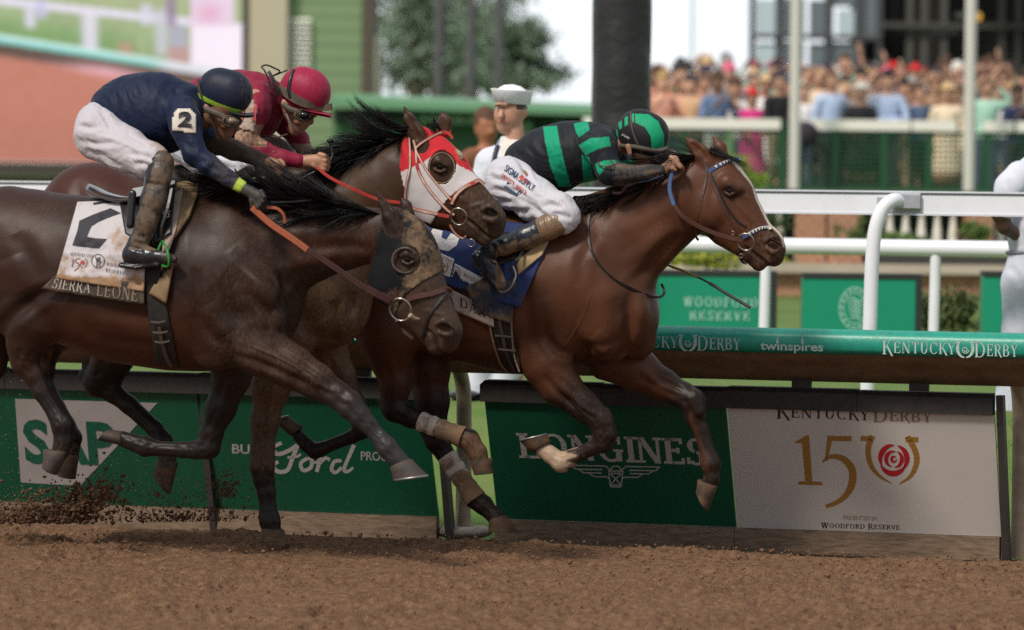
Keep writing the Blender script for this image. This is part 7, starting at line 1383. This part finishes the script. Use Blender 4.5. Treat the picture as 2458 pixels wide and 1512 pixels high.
def rider_crimson():
    fr = FR3; root = empty('jockey', fr.world(fr.loc(480, 400))[0], 'jockey in muddy crimson silks and helmet on the red hooded horse', 'person', 'jockeys riding the horses')
    f = fld(fr, 380, 150, 830, 680, .0048)
    f.chain([(430, 310, 46), (500, 250, 56), (580, 245, 60), (625, 245, 40)], 1.05, .04); f.chain([(655, 240, 30), (695, 240, 27)], .95, .02)
    for s_ in (1, -1): f.chain([(430, 325, 42, .12*s_), (560, 405, 30, .26*s_)], 1, .03); f.chain([(560, 415, 24, .28*s_), (520, 580, 16, .34*s_), (560, 610, 12, .35*s_)], 1, .02)
    f.chain([(615, 240, 27, .17), (590, 335, 20, .23)], 1, .03); f.chain([(590, 340, 19, .23), (705, 385, 12, .2), (722, 387, 11, .19)], 1, .02); hand(f, (730, 387), (768, 386), (790, 396), (762, 404), 16, .18)
    f.chain([(640, 240, 27, -.17), (715, 330, 20, -.2)], 1, .03); f.chain([(715, 330, 19, -.2), (745, 395, 12, -.12)], 1, .02); hand(f, (748, 398), (772, 402), (788, 412), (766, 414), 13, -.08, 1)
    f.chain([(724, 225, 48), (738, 240, 46)], .80, .02); f.chain([(712, 268, 34, 0, .85), (718, 290, 26, 0, .85), (712, 306, 18, 0, .9)], .9, .018); f.chain([(734, 276, 14), (744, 288, 7), (747, 293, 6.5)], .55, .012); f.chain([(722, 306, 9), (728, 302, 6)], .9, .01); f.chain([(706, 314, 12)], .8, .01); f.chain([(716, 288, 12, .05)], .9, .015)
    f.chain([(680, 244, 7, .09), (684, 254, 9, .092), (684, 266, 6, .088)], .5, .006); f.sub([(732, 276, 6, .045), (738, 274, 5, .03)], 1, .008); f.sub([(720, 308, 1.6, .05), (731, 305, 1.6, .02)], 1, .004)
    surf_obj(f, 'body', mat('skin c', rough=.5, attr=True, mudcol=(.20, .12, .07), mudscale=40, bump=.1, bscale=200, bdist=.002), root, lambda V, P, Pm: (np.tile(L3(.40, .20, .125), (len(V), 1)), .1+.08*(P[:, 0] > 725)))
    f = fld(fr, 380, 150, 800, 460, .0048)
    f.chain([(440, 285, 50), (500, 250, 62), (570, 240, 68), (620, 240, 60), (655, 240, 40)], 1.0, .05); f.chain([(560, 280, 50), (630, 290, 40)], 1.1, .05)
    f.chain([(618, 235, 38, .12), (614, 262, 34, .19), (594, 325, 27, .23)], .95, .035); f.chain([(590, 335, 26, .23), (630, 360, 22, .22), (680, 380, 19, .205), (716, 386, 17, .19)], .95, .02)
    f.chain([(640, 240, 36, -.15), (690, 300, 26, -.2), (718, 335, 23, -.2)], .9, .03); f.chain([(718, 335, 22, -.2), (745, 385, 17, -.13)], .9, .02)
    for p in (((560, 185), (575, 220)), ((590, 180), (600, 225), (598, 260)), ((640, 205), (648, 245), (640, 290)), ((660, 210), (665, 250)), ((600, 345), (625, 352)), ((640, 362), (665, 370)), ((560, 310), (590, 320)), ((690, 300), (710, 315)), ((625, 300), (650, 320))): f.groove([(*q, 4) for q in p], 4, .03, .26)
    def col(V, P, Pm):
        x, y = P[:, 0], P[:, 1]; c = np.tile(L3(.22, .010, .036), (len(V), 1)); pale = (x > 556)*(x < 640)*(y > 300)*(y < 352)*(V[:, 1] > .1); c[pale] = L3(.42, .27, .20); far = (V[:, 1] < -.08)*(y > 345)*(y < 395); c[far] = L3(.30, .20, .15); dk = (x > 632)*(x < 700)*(y > 195)*(y < 320)*(V[:, 1] > -.1); c = mixc(c, L3(.12, .008, .022), dk*.7)
        return c, .12+.20*sstep(x, 570, 650)*(y < 340)+.35*pale+.35*far+.22*((x > 600)*(x < 690)*(y > 345))-.1*(x > 690)
    surf_obj(f, 'silks', fabric('crimson silks', .6, (.17, .09, .06), 40, .05, bs=9), root, col, fold=.0035); fs = f
    m_ = [(566, 232), (600, 232), (612, 240), (620, 262), (612, 320), (560, 308)]
    patch(fr, fs, [(560, 230), (622, 230), (622, 322), (560, 322)], 16, 20, .008, getm('muddy armband', col=(.50, .42, .36), rough=.8, nscale=60, nmix=.9, ncol=(.30, .18, .11)), root, 'number_armband', .004, None, .001, 1, m_)
    rp = getm('faded red print', col=(.55, .10, .10), rough=.7)
    for x in (572, 602): number('figure_one', [(x+8, 250), (x+16, 252), (x+10, 290), (x+1, 288)], lambda P, l: fr.world(fs.drape(P, .0125+l, .5)), rp, root)
    f = fld(fr, 370, 250, 720, 470, .0048); f.chain([(430, 320, 56, 0), (465, 300, 50, 0)], 1.05, .05)
    for s_ in (1, -1): f.chain([(432, 330, 56, .12*s_), (500, 375, 50, .20*s_), (552, 402, 42, .26*s_), (575, 412, 36, .28*s_)], .85, .04)
    f.chain([(560, 370, 50, -.16), (640, 372, 48, -.22), (668, 378, 44, -.24)], .8, .04)
    for p in (((490, 345), (520, 365), (560, 375)), ((500, 385), (540, 400), (570, 405)), ((630, 345), (650, 370), (650, 400)), ((655, 345), (675, 370))): f.groove([(*q_, 3.5) for q_ in p], 3.5, .022, .55)
    surf_obj(f, 'breeches', fabric('white breeches c', .6, (.33, .22, .15), 34, .1, bs=10, bp=.4), root, lambda V, P, Pm: (mixc(np.tile(L3(.62, .62, .68), (len(V), 1)), L3(.25, .21, .19), (P[:, 0] > 590)*1.), -.05+.3*(P[:, 0] > 600)), fold=.004)
    fb = f; letter('lettering', sans('ミキハウス', .01), [(470, 330), (540, 356), (536, 370), (466, 344)], lambda P, l: fr.world(fb.drape(P, .0055+l, .45)), getm('ink', col=(.02, .02, .03)), root)
    for s_ in (1, -1):
        f = fld(fr, 470, 380, 640, 640, .0055); f.chain([(578, 415, 32, .29*s_), (555, 480, 27, .33*s_), (530, 560, 20, .34*s_)], .8, .02); f.chain([(522, 585, 22, .345*s_), (560, 606, 18, .35*s_), (590, 612, 10, .355*s_)], .75, .02); surf_obj(f, 'boot', getm('plain boot', col=(.014, .013, .014), rough=.2, nscale=20, nmix=.5, ncol=(.1, .07, .045)), root)
    f = helmet(fr, (732, 219), 65, 58, .3, root, None, None); f.sub([(722, 330, 52), (820, 345, 60)], 2.2, .008); fc = f
    def col(V, P, Pm):
        x, y = P[:, 0], P[:, 1]; c = np.tile(L3(.30, .013, .050), (len(V), 1)); return c, .20+.16*sstep(x, 700, 790)
    surf_obj(f, 'helmet', fabric('crimson helmet cover', .5, (.17, .10, .06), 45, .1, bs=30, bp=.1), root, col)
    V = []
    for i in range(13):
        t = i/12; x = 730+(796-730)*t; y = 263+13*t; wv = .085*math.sqrt(max(.02, 1-t**2.4))
        for b in np.linspace(-1, 1, 9): V.append(fr.world(fr.loc(x, y-6*(1-abs(b))+2, b*wv))[0])
    n = 9; Q = np.array([(i*n+k, i*n+k+1, (i+1)*n+k+1, (i+1)*n+k) for i in range(12) for k in range(8)]); V = np.array(V); V2 = V-np.array([0, 0, .012]); mesh('brim', np.concatenate([V, V2]), np.concatenate([Q, Q[:, ::-1]+len(V)]), getm('crimson brim', col=(.36, .02, .06), rough=.6), root)
    bm_ = getm('muddy rubber band', col=(.10, .072, .05), rough=.75, nscale=26, nmix=.7, ncol=(.03, .026, .024)); q = fc.drape([(672, 205), (688, 222), (715, 240), (745, 252), (775, 258), (796, 256)], .004); P = smoothpath(q, 4)
    mb = MB(); V = []
    for i, p in enumerate(P):
        d = P[min(i+1, len(P)-1)]-P[max(i-1, 0)]; d /= np.linalg.norm(d); up = np.array([-d[2], 0, d[0]]); hh = .021*(1.15-.4*i/len(P))
        for a, b in ((-1, .004), (1, .004), (1, -.008), (-1, -.008)): V.append(fr.world(p+up*a*hh+np.array([0, b, 0]))[0])
    mesh('goggle_band', V, [(i*4+k, i*4+(k+1) % 4, (i+1)*4+(k+1) % 4, (i+1)*4+k) for i in range(len(P)-1) for k in range(4)], bm_, root, smooth=False)
    q = fc.drape([(705, 168), (697, 190), (694, 215), (698, 235)], .004); MB().tube([fr.world(p)[0] for p in smoothpath(q, 4)], .010, 6).build('goggle_strap', BLK, root)
    q = [fr.world(fr.loc(*p))[0] for p in smoothpath([(650, 215, .10), (645, 190, .10), (634, 168, .10), (628, 160, .09), (640, 156, .08), (660, 164, .07), (672, 172, .06), (655, 182, .06), (690, 168, .05)], 4)]; MB().tube(q, .0042, 6).build('spare_goggle_strap', BLK, root); MB().tube([fr.world(fr.loc(*p))[0] for p in ((645, 172, .11), (656, 190, .12), (664, 215, .12), (668, 232, .11))], .009, 6).build('helmet_buckle_strap', BLK, root)
    goggles(fr, root, [(678, 250, .095), (695, 262, .098), (712, 268, .094)], (733, 276), .050, 16, 12, mat('dark goggle lens', (.008, .01, .014), .06, coat=.5))
    MB().tube([fr.world(fr.loc(x, y, b))[0] for x, y, b in ((682, 255, .092), (690, 280, .08), (700, 300, .06), (706, 316, .02))], .004, 6).build('chin_strap', getm('white strap', col=(.5, .48, .45), rough=.7), root)
    MB().tube([fr.world(fr.loc(*p))[0] for p in ((632, 325, .16), (665, 330, .17), (690, 322, .15))], .004, 6).build('collar_strap', getm('strap brown', col=(.06, .035, .02)), root)
    # saddle
    f = FL3; T = empty('saddle', fr.world(fr.loc(480, 470, 0))[0], 'pale grey racing saddle half hidden between the dark horse and its jockey', 'saddle', 'racing saddles on the three horses')
    patch(fr, f, [(318, 452), (420, 432), (400, 640), (290, 600)], 14, 16, .02, getm('grey pad', col=(.34, .35, .35), rough=.7, nscale=8, nmix=.3), T, 'saddlecloth', .01, None, .004, 4); MB().tube([fr.world(fr.loc(*p))[0] for p in smoothpath([(330, 440, 0), (400, 436, 0), (480, 430, 0), (560, 420, 0)], 3)], [.04, .05, .06, .07, .08, .08, .07, .06, .05, .04], 14).build('saddle_seat', BLK, T)
    patch(fr, f, [(440, 440), (560, 440), (560, 620), (480, 620)], 12, 14, .03, BLK, T, 'saddle_flap', .01, None, .004, 4)
rider_green(); tack_green(); rider_navy(); tack_navy(); rider_crimson()
T_, P_ = whip(FR1, [(1560, 612, -.16), (1605, 637, -.18), (1640, 650, -.18), (1695, 675, -.17), (1745, 705, -.15), (1801, 738, -.13)], 'black and yellow riding whip pointing down in front of the bay chest')
MB().tube(P_[7:17], .0066, 8).build('yellow_binding', getm('yellow binding', col=(.32, .23, .04), rough=.6, nscale=60, nmix=.6), T_)
P = [FR3.world(FR3.loc(*p))[0] for p in ((793, 338, .13), (796, 350, .13), (799, 372, .14), (790, 395, .16), (700, 440, .2))]; T_ = tag(empty('riding_whip', P[0], 'whip handle with a round black knob beside the crimson jockey hand', 'whip', 'riding whips')); MB().tube(P, [.012, .009, .009, .008, .006], 10).build('shaft', BLK, T_); MB().ball(P[0], (.018, .018, .012), 12, 8).build('knob', BLK, T_)
# ================================================================== sailors and spectators
def sailor_front():
    fr = Frame(24.6, 0); root = empty('person', fr.world(fr.loc(1225, 950))[0], 'young sailor in white uniform and round white hat standing behind the hooded horse', 'person', 'sailors beside the turf rail')
    f = fld(fr, 1085, 190, 1350, 985, .0058, .3)
    f.chain([(1228, 262, 37), (1222, 275, 36)], .95, .02); f.chain([(1216, 290, 29), (1211, 303, 19)], .95, .02); f.chain([(1236, 310, 20), (1234, 340, 22)], .95, .02); f.chain([(1203, 266, 6, .085), (1202, 279, 7, .098)], .8, .012); f.chain([(1259, 262, 8, .0), (1259, 276, 7, .0)], .6, .008)
    f.chain([(1190, 252, 5, .078), (1204, 250, 5, .088), (1226, 252, 6, .082)], 1, .012); f.sub([(1196, 260, 5, .10), (1222, 261, 5.5, .098)], 1, .008); f.chain([(1198, 291, 4, .085), (1212, 292, 4, .083)], .8, .006); f.sub([(1197, 292, 1.4, .099), (1213, 292, 1.4, .097)], 1, .003)
    f.chain([(1232, 420, 66), (1232, 540, 60), (1230, 640, 60)], .62, .05)
    for s_ in (-1, 1): f.chain([(1232+s_*60, 395, 24), (1232+s_*84, 480, 20), (1232+s_*80, 575, 15)], .9, .03); hand(f, (1232+s_*80, 585), (1232+s_*78, 612), (1232+s_*74, 640), (1232+s_*62, 610), 14, .02); f.chain([(1230+s_*28, 650, 40), (1222+s_*32, 800, 30), (1190+s_*36, 940, 20)], .9, .03)
    def col(V, P, Pm):
        x, y = P[:, 0], P[:, 1]; c = np.tile(L3(.50, .26, .175), (len(V), 1)); hair = (y < 262)*(x > 1240)+(y < 246); c[hair > 0] = L3(.055, .035, .022); lip = (np.abs(y-291) < 3)*(np.abs(x-1205) < 9)*(V[:, 1] > .05); c[lip] = L3(.42, .13, .11); br = (np.abs(y-251-np.abs(x-1210)*.05) < 2.2)*(x > 1188)*(x < 1234)*(np.abs(x-1209) > 6)*(V[:, 1] > .03); c[br] = L3(.12, .07, .045)
        return c, 0*x
    surf_obj(f, 'body', mat('sailor skin', rough=.5, attr=True, bump=.03), root, col)
    for x in (1198, 1223): o = MB().ball(fr.world(fr.loc(x, 260, .070 if x < 1210 else .066))[0], .012, 12, 8).build('eye', getm('eye white', col=(.5, .48, .46), rough=.2), root); MB().ball(fr.world(fr.loc(x-1, 260, .0795 if x < 1210 else .0755))[0], .0045, 10, 6).build('iris', getm('dark iris', col=(.03, .02, .015), rough=.2), o)
    wh = mat('uniform white', rough=.75, attr=True, bump=.35, bscale=8, bdist=.03, sheen=.1); wc = L3(.66, .68, .76)
    f = fld(fr, 1085, 320, 1350, 700, .0058, .3); f.chain([(1232, 362, 34), (1232, 375, 52)], .8, .03); f.chain([(1180, 384, 30), (1232, 372, 38), (1284, 384, 30)], .85, .03); f.chain([(1232, 430, 76), (1232, 540, 68), (1230, 640, 66)], .66, .05)
    for s_ in (-1, 1): f.chain([(1232+s_*58, 392, 34), (1232+s_*84, 480, 28), (1232+s_*82, 570, 21)], .9, .03)
    f.chain([(1206, 338, 10), (1234, 330, 13, -.05), (1262, 338, 10)], 1.4, .02); f.sub([(1226, 330, 16, .09), (1226, 348, 10, .11)], 1, .01)
    for p in (((1160, 420), (1190, 440), (1200, 470)), ((1200, 480), (1230, 500), (1260, 495)), ((1150, 470), (1170, 480))): f.groove([(*q, 4) for q in p], 4, .03, .3)
    def col(V, P, Pm):
        x, y = P[:, 0], P[:, 1]; c = np.tile(wc, (len(V), 1)); u = np.abs(x-1226); vee = (u < 24-(y-350)*.05)*(y < 395)*(V[:, 1] > .02); c[vee] = L3(.70, .64, .60); 
        for k in (0, 5): st = (np.abs(u-(30+k)-(y-345)*.25) < 1.6)*(y < 400)*(V[:, 1] > .0); c[st] = L3(.10, .13, .22)
        return c, 0*x
    surf_obj(f, 'jumper', wh, root, col, fold=.004); P = [fr.world(q)[0] for q in smoothpath(f.drape([(1196, 350), (1188, 372), (1190, 395), (1198, 420), (1206, 450)], .008, .3), 4)]; MB().tube(P, .013, 8).build('neckerchief', getm('black silk', col=(.015, .016, .025), rough=.5), root)
    f = fld(fr, 1100, 600, 1330, 985, .0065, .3); f.chain([(1230, 640, 64)], .7, .05)
    for s_ in (-1, 1): f.chain([(1230+s_*26, 660, 44), (1214+s_*30, 800, 36), (1190+s_*34, 880, 34), (1168+s_*30, 938, 38)], .85, .03)
    surf_obj(f, 'trousers', wh, root, lambda V, P, Pm: (np.tile(wc, (len(V), 1)), 0*V[:, 0]))
    for s_ in (-1, 1): MB().ball(fr.world(fr.loc(1150+s_*36, 948, .05))[0], (.10, .14, .035), 12, 8).build('shoe', getm('black shoe', col=(.012, .012, .014), rough=.15), root)
    # hat: dome and upturned rim
    C0 = fr.loc(1229, 247, 0); s_ = 412.; prof = [(36, -6), (37, 2), (38, 18), (33, 30), (20, 38), (0, 41)]; tilt = .06
    def lathe(pr, nm, th=0):
        V = []; n = 28
        for r_, z in pr:
            for k in range(n): a = 2*math.pi*k/n; x = r_*math.cos(a)/s_; V.append(fr.world(C0+np.array([x, r_*.95*math.sin(a)/s_, z/s_-tilt*x+.01]))[0])
        m_ = len(pr); return mesh(nm, V, [(i*n+k, i*n+(k+1) % n, (i+1)*n+(k+1) % n, (i+1)*n+k) for i in range(m_-1) for k in range(n)], getm('hat white', col=(.86, .87, .92), rough=.7, bump=.1), root)
    lathe(prof, 'hat_crown'); lathe([(36, -6), (44, -6), (51, 24), (53, 27), (50, 28), (41, 4), (37, 3)], 'hat_rim'); lathe([(35, -7), (37.5, -7), (38, -3), (37, -3)], 'hat_band')
def sailor_side():
    fr = Frame(23.9, 0); root = empty('person', fr.world(fr.loc(2460, 1000))[0], 'sailor in pale uniform with arm behind the back at the right edge', 'person', 'sailors beside the turf rail')
    f = fld(fr, 2340, 220, 2620, 1020, .007, .4); f.chain([(2500, 470, 66), (2490, 580, 60), (2480, 650, 60)], .8, .05); f.chain([(2510, 330, 36), (2516, 300, 36)], .9, .02); f.chain([(2505, 350, 26), (2500, 390, 26)], .9, .02); f.chain([(2545, 335, 8), (2548, 342, 7)], .7, .01)
    f.chain([(2430, 440, 28, .12), (2402, 512, 22, .14), (2412, 545, 17, .13), (2452, 572, 14, .05)], .95, .02); hand(f, (2456, 574), (2478, 588), (2488, 606), (2470, 600), 13, .02); f.chain([(2455, 660, 46), (2440, 800, 34), (2432, 960, 24)], .9, .03); f.chain([(2500, 660, 46), (2510, 800, 34), (2510, 960, 24)], .9, .03)
    surf_obj(f, 'body', getm('deep brown skin', col=(.065, .030, .018), rough=.5), root)
    wh = mat('uniform pale', rough=.75, attr=True, bump=.4, bscale=7, bdist=.03); wc = L3(.64, .65, .74); f = fld(fr, 2340, 340, 2640, 640, .007, .4); f.chain([(2470, 425, 42), (2510, 400, 50)], .9, .05); f.chain([(2500, 455, 78), (2494, 560, 72), (2490, 600, 66)], .8, .05); f.chain([(2450, 425, 40, .1), (2425, 450, 36, .12), (2406, 505, 27, .14)], .95, .03); 
    for p in (((2400, 470), (2425, 490), (2440, 520)), ((2440, 540), (2455, 570), (2450, 595)), ((2420, 430), (2440, 470))): f.groove([(*q, 4) for q in p], 4, .03, .35)
    surf_obj(f, 'shirt', wh, root, lambda V, P, Pm: (np.tile(wc, (len(V), 1)), 0*V[:, 0])); f = fld(fr, 2340, 590, 2640, 1030, .007, .4); f.chain([(2484, 622, 64), (2476, 670, 70)], .85, .05); f.chain([(2460, 690, 56), (2455, 800, 48), (2440, 900, 44), (2425, 985, 42)], .9, .04); f.chain([(2510, 690, 54), (2520, 800, 46), (2525, 985, 40)], .9, .04)
    for p in (((2420, 640), (2440, 660), (2450, 690)), ((2412, 720), (2430, 760), (2432, 820)), ((2410, 900), (2430, 930))): f.groove([(*q, 4) for q in p], 4, .03, .35)
    surf_obj(f, 'trousers', wh, root, lambda V, P, Pm: (np.tile(wc*np.array([.9, .92, .95]), (len(V), 1)), 0*V[:, 0])); MB().tube([fr.world(fr.loc(2424+6*math.sin(a)+60-66*math.cos(a), 606, .12*math.sin(a)))[0] for a in np.linspace(-1.2, 1.2, 10)], .012, 6).build('belt', getm('grey belt', col=(.2, .2, .24), rough=.6), root)
def spectator_meshes():
    class L0: pass
    sk = mat('crowd skin', (.6, .3, .2), .6, objcol='skin'); tp = mat('crowd top', (.5, .5, .5), .8, objcol='top'); lg = mat('crowd trousers', (.1, .1, .1), .8, objcol='legs'); ht = mat('crowd hat', (.1, .1, .1), .8, objcol='hat'); out = []
    for v in range(7):
        f = Field(None, (-.62, -.5, -.02), (.62, .4, 2.15), .021); S = f.seg
        S((0, 0, 1.62), (0, -.01, 1.66), .095, .10, .95, .03); S((0, -.02, 1.55), (0, -.03, 1.58), .06, .07, 1, .03); S((0, 0, 1.42), (0, 0, 1.55), .06, .055, 1, .03); S((0, -.11, 1.60), (0, -.115, 1.59), .018, .018, 1, .02)
        S((0, 0, 1.28), (0, 0, 1.05), .17, .15, .65, .06); S((-.14, 0, 1.38), (.14, 0, 1.38), .08, .08, .9, .05); S((0, 0, .95), (0, 0, .92), .165, .165, .75, .05)
        dress = v in (3, 6)
        for s_ in (-1, 1):
            S((s_*.09, 0, .9), (s_*.10, .01, .5), .10, .065, 1, .03); S((s_*.10, .01, .5), (s_*.10, .02, .08), .062, .042, 1, .02); S((s_*.10, .0, .05), (s_*.11, -.12, .04), .045, .04, 1, .02)
            sh = (s_*.2, 0, 1.37)
            if v in (0, 3): el = (s_*.26, .02, 1.10); ha = (s_*.24, -.08, .86)
            elif v == 1: el = (s_*.27, -.08, 1.14); ha = (s_*.09, -.33, 1.36)
            elif v == 2: el = (s_*.30, -.05, 1.12 if s_ < 0 else 1.5); ha = (s_*.12, -.25, 1.0) if s_ < 0 else (.22, -.1, 1.86)
            elif v == 4: el = (s_*.27, -.06, 1.12); ha = (-s_*.05, -.24, 1.10)
            elif v == 5: el = (s_*.34, -.05, 1.42); ha = (s_*.10, -.10, 1.72)
            else: el = (s_*.26, -.08, 1.12); ha = (s_*.12, -.32, 1.02)
            S(sh, el, .055, .045, 1, .03); S(el, ha, .044, .03, 1, .02)
            h = np.array(ha); d = h-np.array(el); d /= np.linalg.norm(d); S(h, h+d*.09, .036, .03, 1, .015)
        if dress: S((0, 0, .95), (0, 0, .45), .17, .27, .8, .05)
        if v in (1, 3, 6): S((0, -.0, 1.745), (0, 0, 1.76), .11, .07, 1, .02)
        if v in (3, 6):
            for a in np.linspace(0, 6.28, 14, endpoint=False): S((0, 0, 1.73), (.24*math.cos(a), .24*math.sin(a), 1.72), .02, .016, 1, .02)
        if v in (2, 4): S((0, .02, 1.72), (0, .04, 1.62), .10, .095, 1, .02)
        V, Q = f.nets(); me = bpy.data.meshes.new('spectator'); me.from_pydata(V.tolist(), [], Q.tolist()); me.polygons.foreach_set('use_smooth', np.ones(len(Q), bool))
        for m_ in (sk, tp, lg, ht): me.materials.append(m_)
        c = V[Q].mean(1); idx = np.zeros(len(Q), int); z = c[:, 2]; x = c[:, 0]; y = c[:, 1]
        torso = (z < 1.45)*(z > .92)*((np.abs(x) < .33)); idx[torso] = 1; idx[z <= .92] = 2
        if dress: idx[(z > .4)*(z < 1.44)*((np.abs(x) < .30) | (z > 1.1))] = 1; idx[z < .42] = 0
        hairm = (z > 1.66) & ((y > -.045) | (z > 1.70)); idx[(z > 1.52)*(y > .02)*(z < 1.9)*(np.abs(x) < .15)] = 3; idx[hairm*(np.abs(x) < (.3 if v in (3, 6) else .14))*(z < 1.9)] = 3
        if v in (1, 2, 5, 6): idx[(y < -.27)*(z > .9)] = 0
        if v == 5: idx[(z > 1.45)*(np.abs(x) > .15)*(z < 1.62)] = 1; idx[(z > 1.63)*(y < -.09)] = 0
        me.polygons.foreach_set('material_index', idx.astype(np.int32)); out.append(me)
    return out
def crowd():
    ms = spectator_meshes(); tops = {'white': (.72, .70, .70), 'black': (.012, .012, .014), 'navy': (.02, .03, .09), 'pale blue': (.42, .52, .72), 'coral': (.72, .25, .16), 'salmon': (.75, .38, .28), 'green': (.05, .26, .13), 'hot pink': (.85, .04, .32), 'cream': (.70, .58, .42), 'grey': (.25, .26, .28), 'tan': (.48, .30, .17), 'red': (.55, .03, .03), 'denim blue': (.13, .20, .34), 'mint': (.35, .60, .48), 'plum': (.14, .03, .08)}
    hats = {'straw hat': (.62, .43, .22), 'black hair': (.015, .012, .01), 'brown hair': (.08, .04, .022), 'blond hair': (.42, .27, .12), 'white hat': (.72, .68, .62), 'red hat': (.65, .015, .02), 'dark hat': (.03, .025, .03), 'grey hair': (.32, .30, .28), 'navy cap': (.02, .03, .07), 'pink hat': (.75, .12, .25)}
    r = random.Random(21); used = set(); rowname = ['front row', 'second row', 'third row', 'fourth row', 'fifth row', 'sixth row', 'seventh row']; G = 'spectators watching from the terrace'
    fixed = {0: [(1590, 'salmon', 'blond hair', 1), (1655, 'tan', 'dark hat', 4), (1720, 'denim blue', 'brown hair', 1), (1805, 'hot pink', 'red hat', 6), (1868, 'black', 'dark hat', 4), (1928, 'white', 'brown hair', 0), (1995, 'pale blue', 'brown hair', 0), (2065, 'black', 'white hat', 4), (2130, 'pale blue', 'black hair', 4), (2205, 'denim blue', 'brown hair', 2), (2272, 'cream', 'straw hat', 0), (2368, 'mint', 'brown hair', 5), (2440, 'navy', 'black hair', 1)],
             1: [(1575, 'coral', 'brown hair', 1), (1630, 'salmon', 'straw hat', 5), (1690, 'green', 'black hair', 0), (1762, 'white', 'brown hair', 1), (1838, 'white', 'straw hat', 3), (1895, 'coral', 'navy cap', 1), (1965, 'cream', 'straw hat', 5), (2030, 'grey', 'blond hair', 0), (2100, 'white', 'brown hair', 5), (2168, 'black', 'black hair', 1), (2240, 'tan', 'brown hair', 5), (2300, 'cream', 'straw hat', 3), (2400, 'white', 'black hair', 5)]}
    for row in range(7):
        Y0 = 58.9+row*1.6; z0 = 1.42+row*.085; L = fixed.get(row)
        if L is None:
            L = []; x = 1572+r.uniform(-10, 25)
            while x < 2475:
                tl = ['salmon', 'white', 'white', 'green', 'cream', 'navy', 'tan', 'grey', 'pale blue', 'red', 'mint', 'black'] if x < 2080 else ['black', 'white', 'tan', 'cream', 'plum', 'denim blue', 'grey', 'navy', 'coral']
                L.append((x, r.choice(tl), r.choice(list(hats)+['black hair', 'brown hair', 'dark hat', 'brown hair', 'black hair']), r.choice([0, 1, 1, 2, 4, 0, 5, 3, 6]))); x += r.uniform(46, 68)
        for x, t, h, v in L:
            if h in ('straw hat', 'red hat', 'pink hat', 'white hat') and v in (0, 4): v = 3 if v == 0 else 6
            sec = 'left of the white poles' if x < 1893 else ('between the white poles' if x < 2325 else 'right of the white poles'); tries = 0
            while (t, h, row, sec) in used and tries < 80: h = r.choice(list(hats)); t = t if tries < 20 else r.choice(list(tops)); tries += 1
            used.add((t, h, row, sec)); p = at(x, 300, Y0+r.uniform(-.25, .25)); o = bpy.data.objects.new('person', ms[v]); C.objects.link(o); s_ = r.uniform(.90, 1.02)*(1 if v not in (3, 6) else .95); o.location = (p[0], p[1], z0+(-.12 if r.random() < .2 and row else 0)); o.scale = (s_, s_, s_); o.rotation_euler = (0, 0, r.uniform(-.5, .5)+.15)
            kk = r.uniform(.75, 1.15)*(.9 if row > 1 else 1.1); o['top'] = tuple(c_*kk for c_ in tops[t]); o['hat'] = hats[h]; k = r.choice([1, 1, .9, 1.05, .8, .35]); o['skin'] = (.56*k, .31*k, .21*k); o['legs'] = r.choice([(.05, .05, .06), (.10, .12, .2), (.35, .27, .18), (.5, .48, .44), (.03, .03, .03)])
            tag(o, f'spectator in {t} with {h}, {rowname[row]}, {sec}', 'person', G)
    # onlooker behind the sailor
    p = at(1168, 300, 36); o = bpy.data.objects.new('person', ms[2]); C.objects.link(o); o.location = (p[0], 36, .5); o.scale = (1.02,)*3; o.rotation_euler = (0, 0, .4); o['top'] = (.20, .075, .035); o['hat'] = (.10, .045, .025); o['skin'] = (.38, .15, .08); o['legs'] = (.06, .04, .03)
    tag(o, 'blurred onlooker in rust orange raising one arm behind the young sailor', 'person')
    p = at(1932, 320, 57.8); o = MB().ball(p, (.19, .09, .17), 16, 10).build('draped_jacket', mat('dark jacket', (.03, .022, .035), .8, bump=.5, bscale=8, bdist=.05)); tag(o, 'dark jacket hung over the spectator fence below the left white pole', 'jacket')
sailor_front(); sailor_side(); crowd()
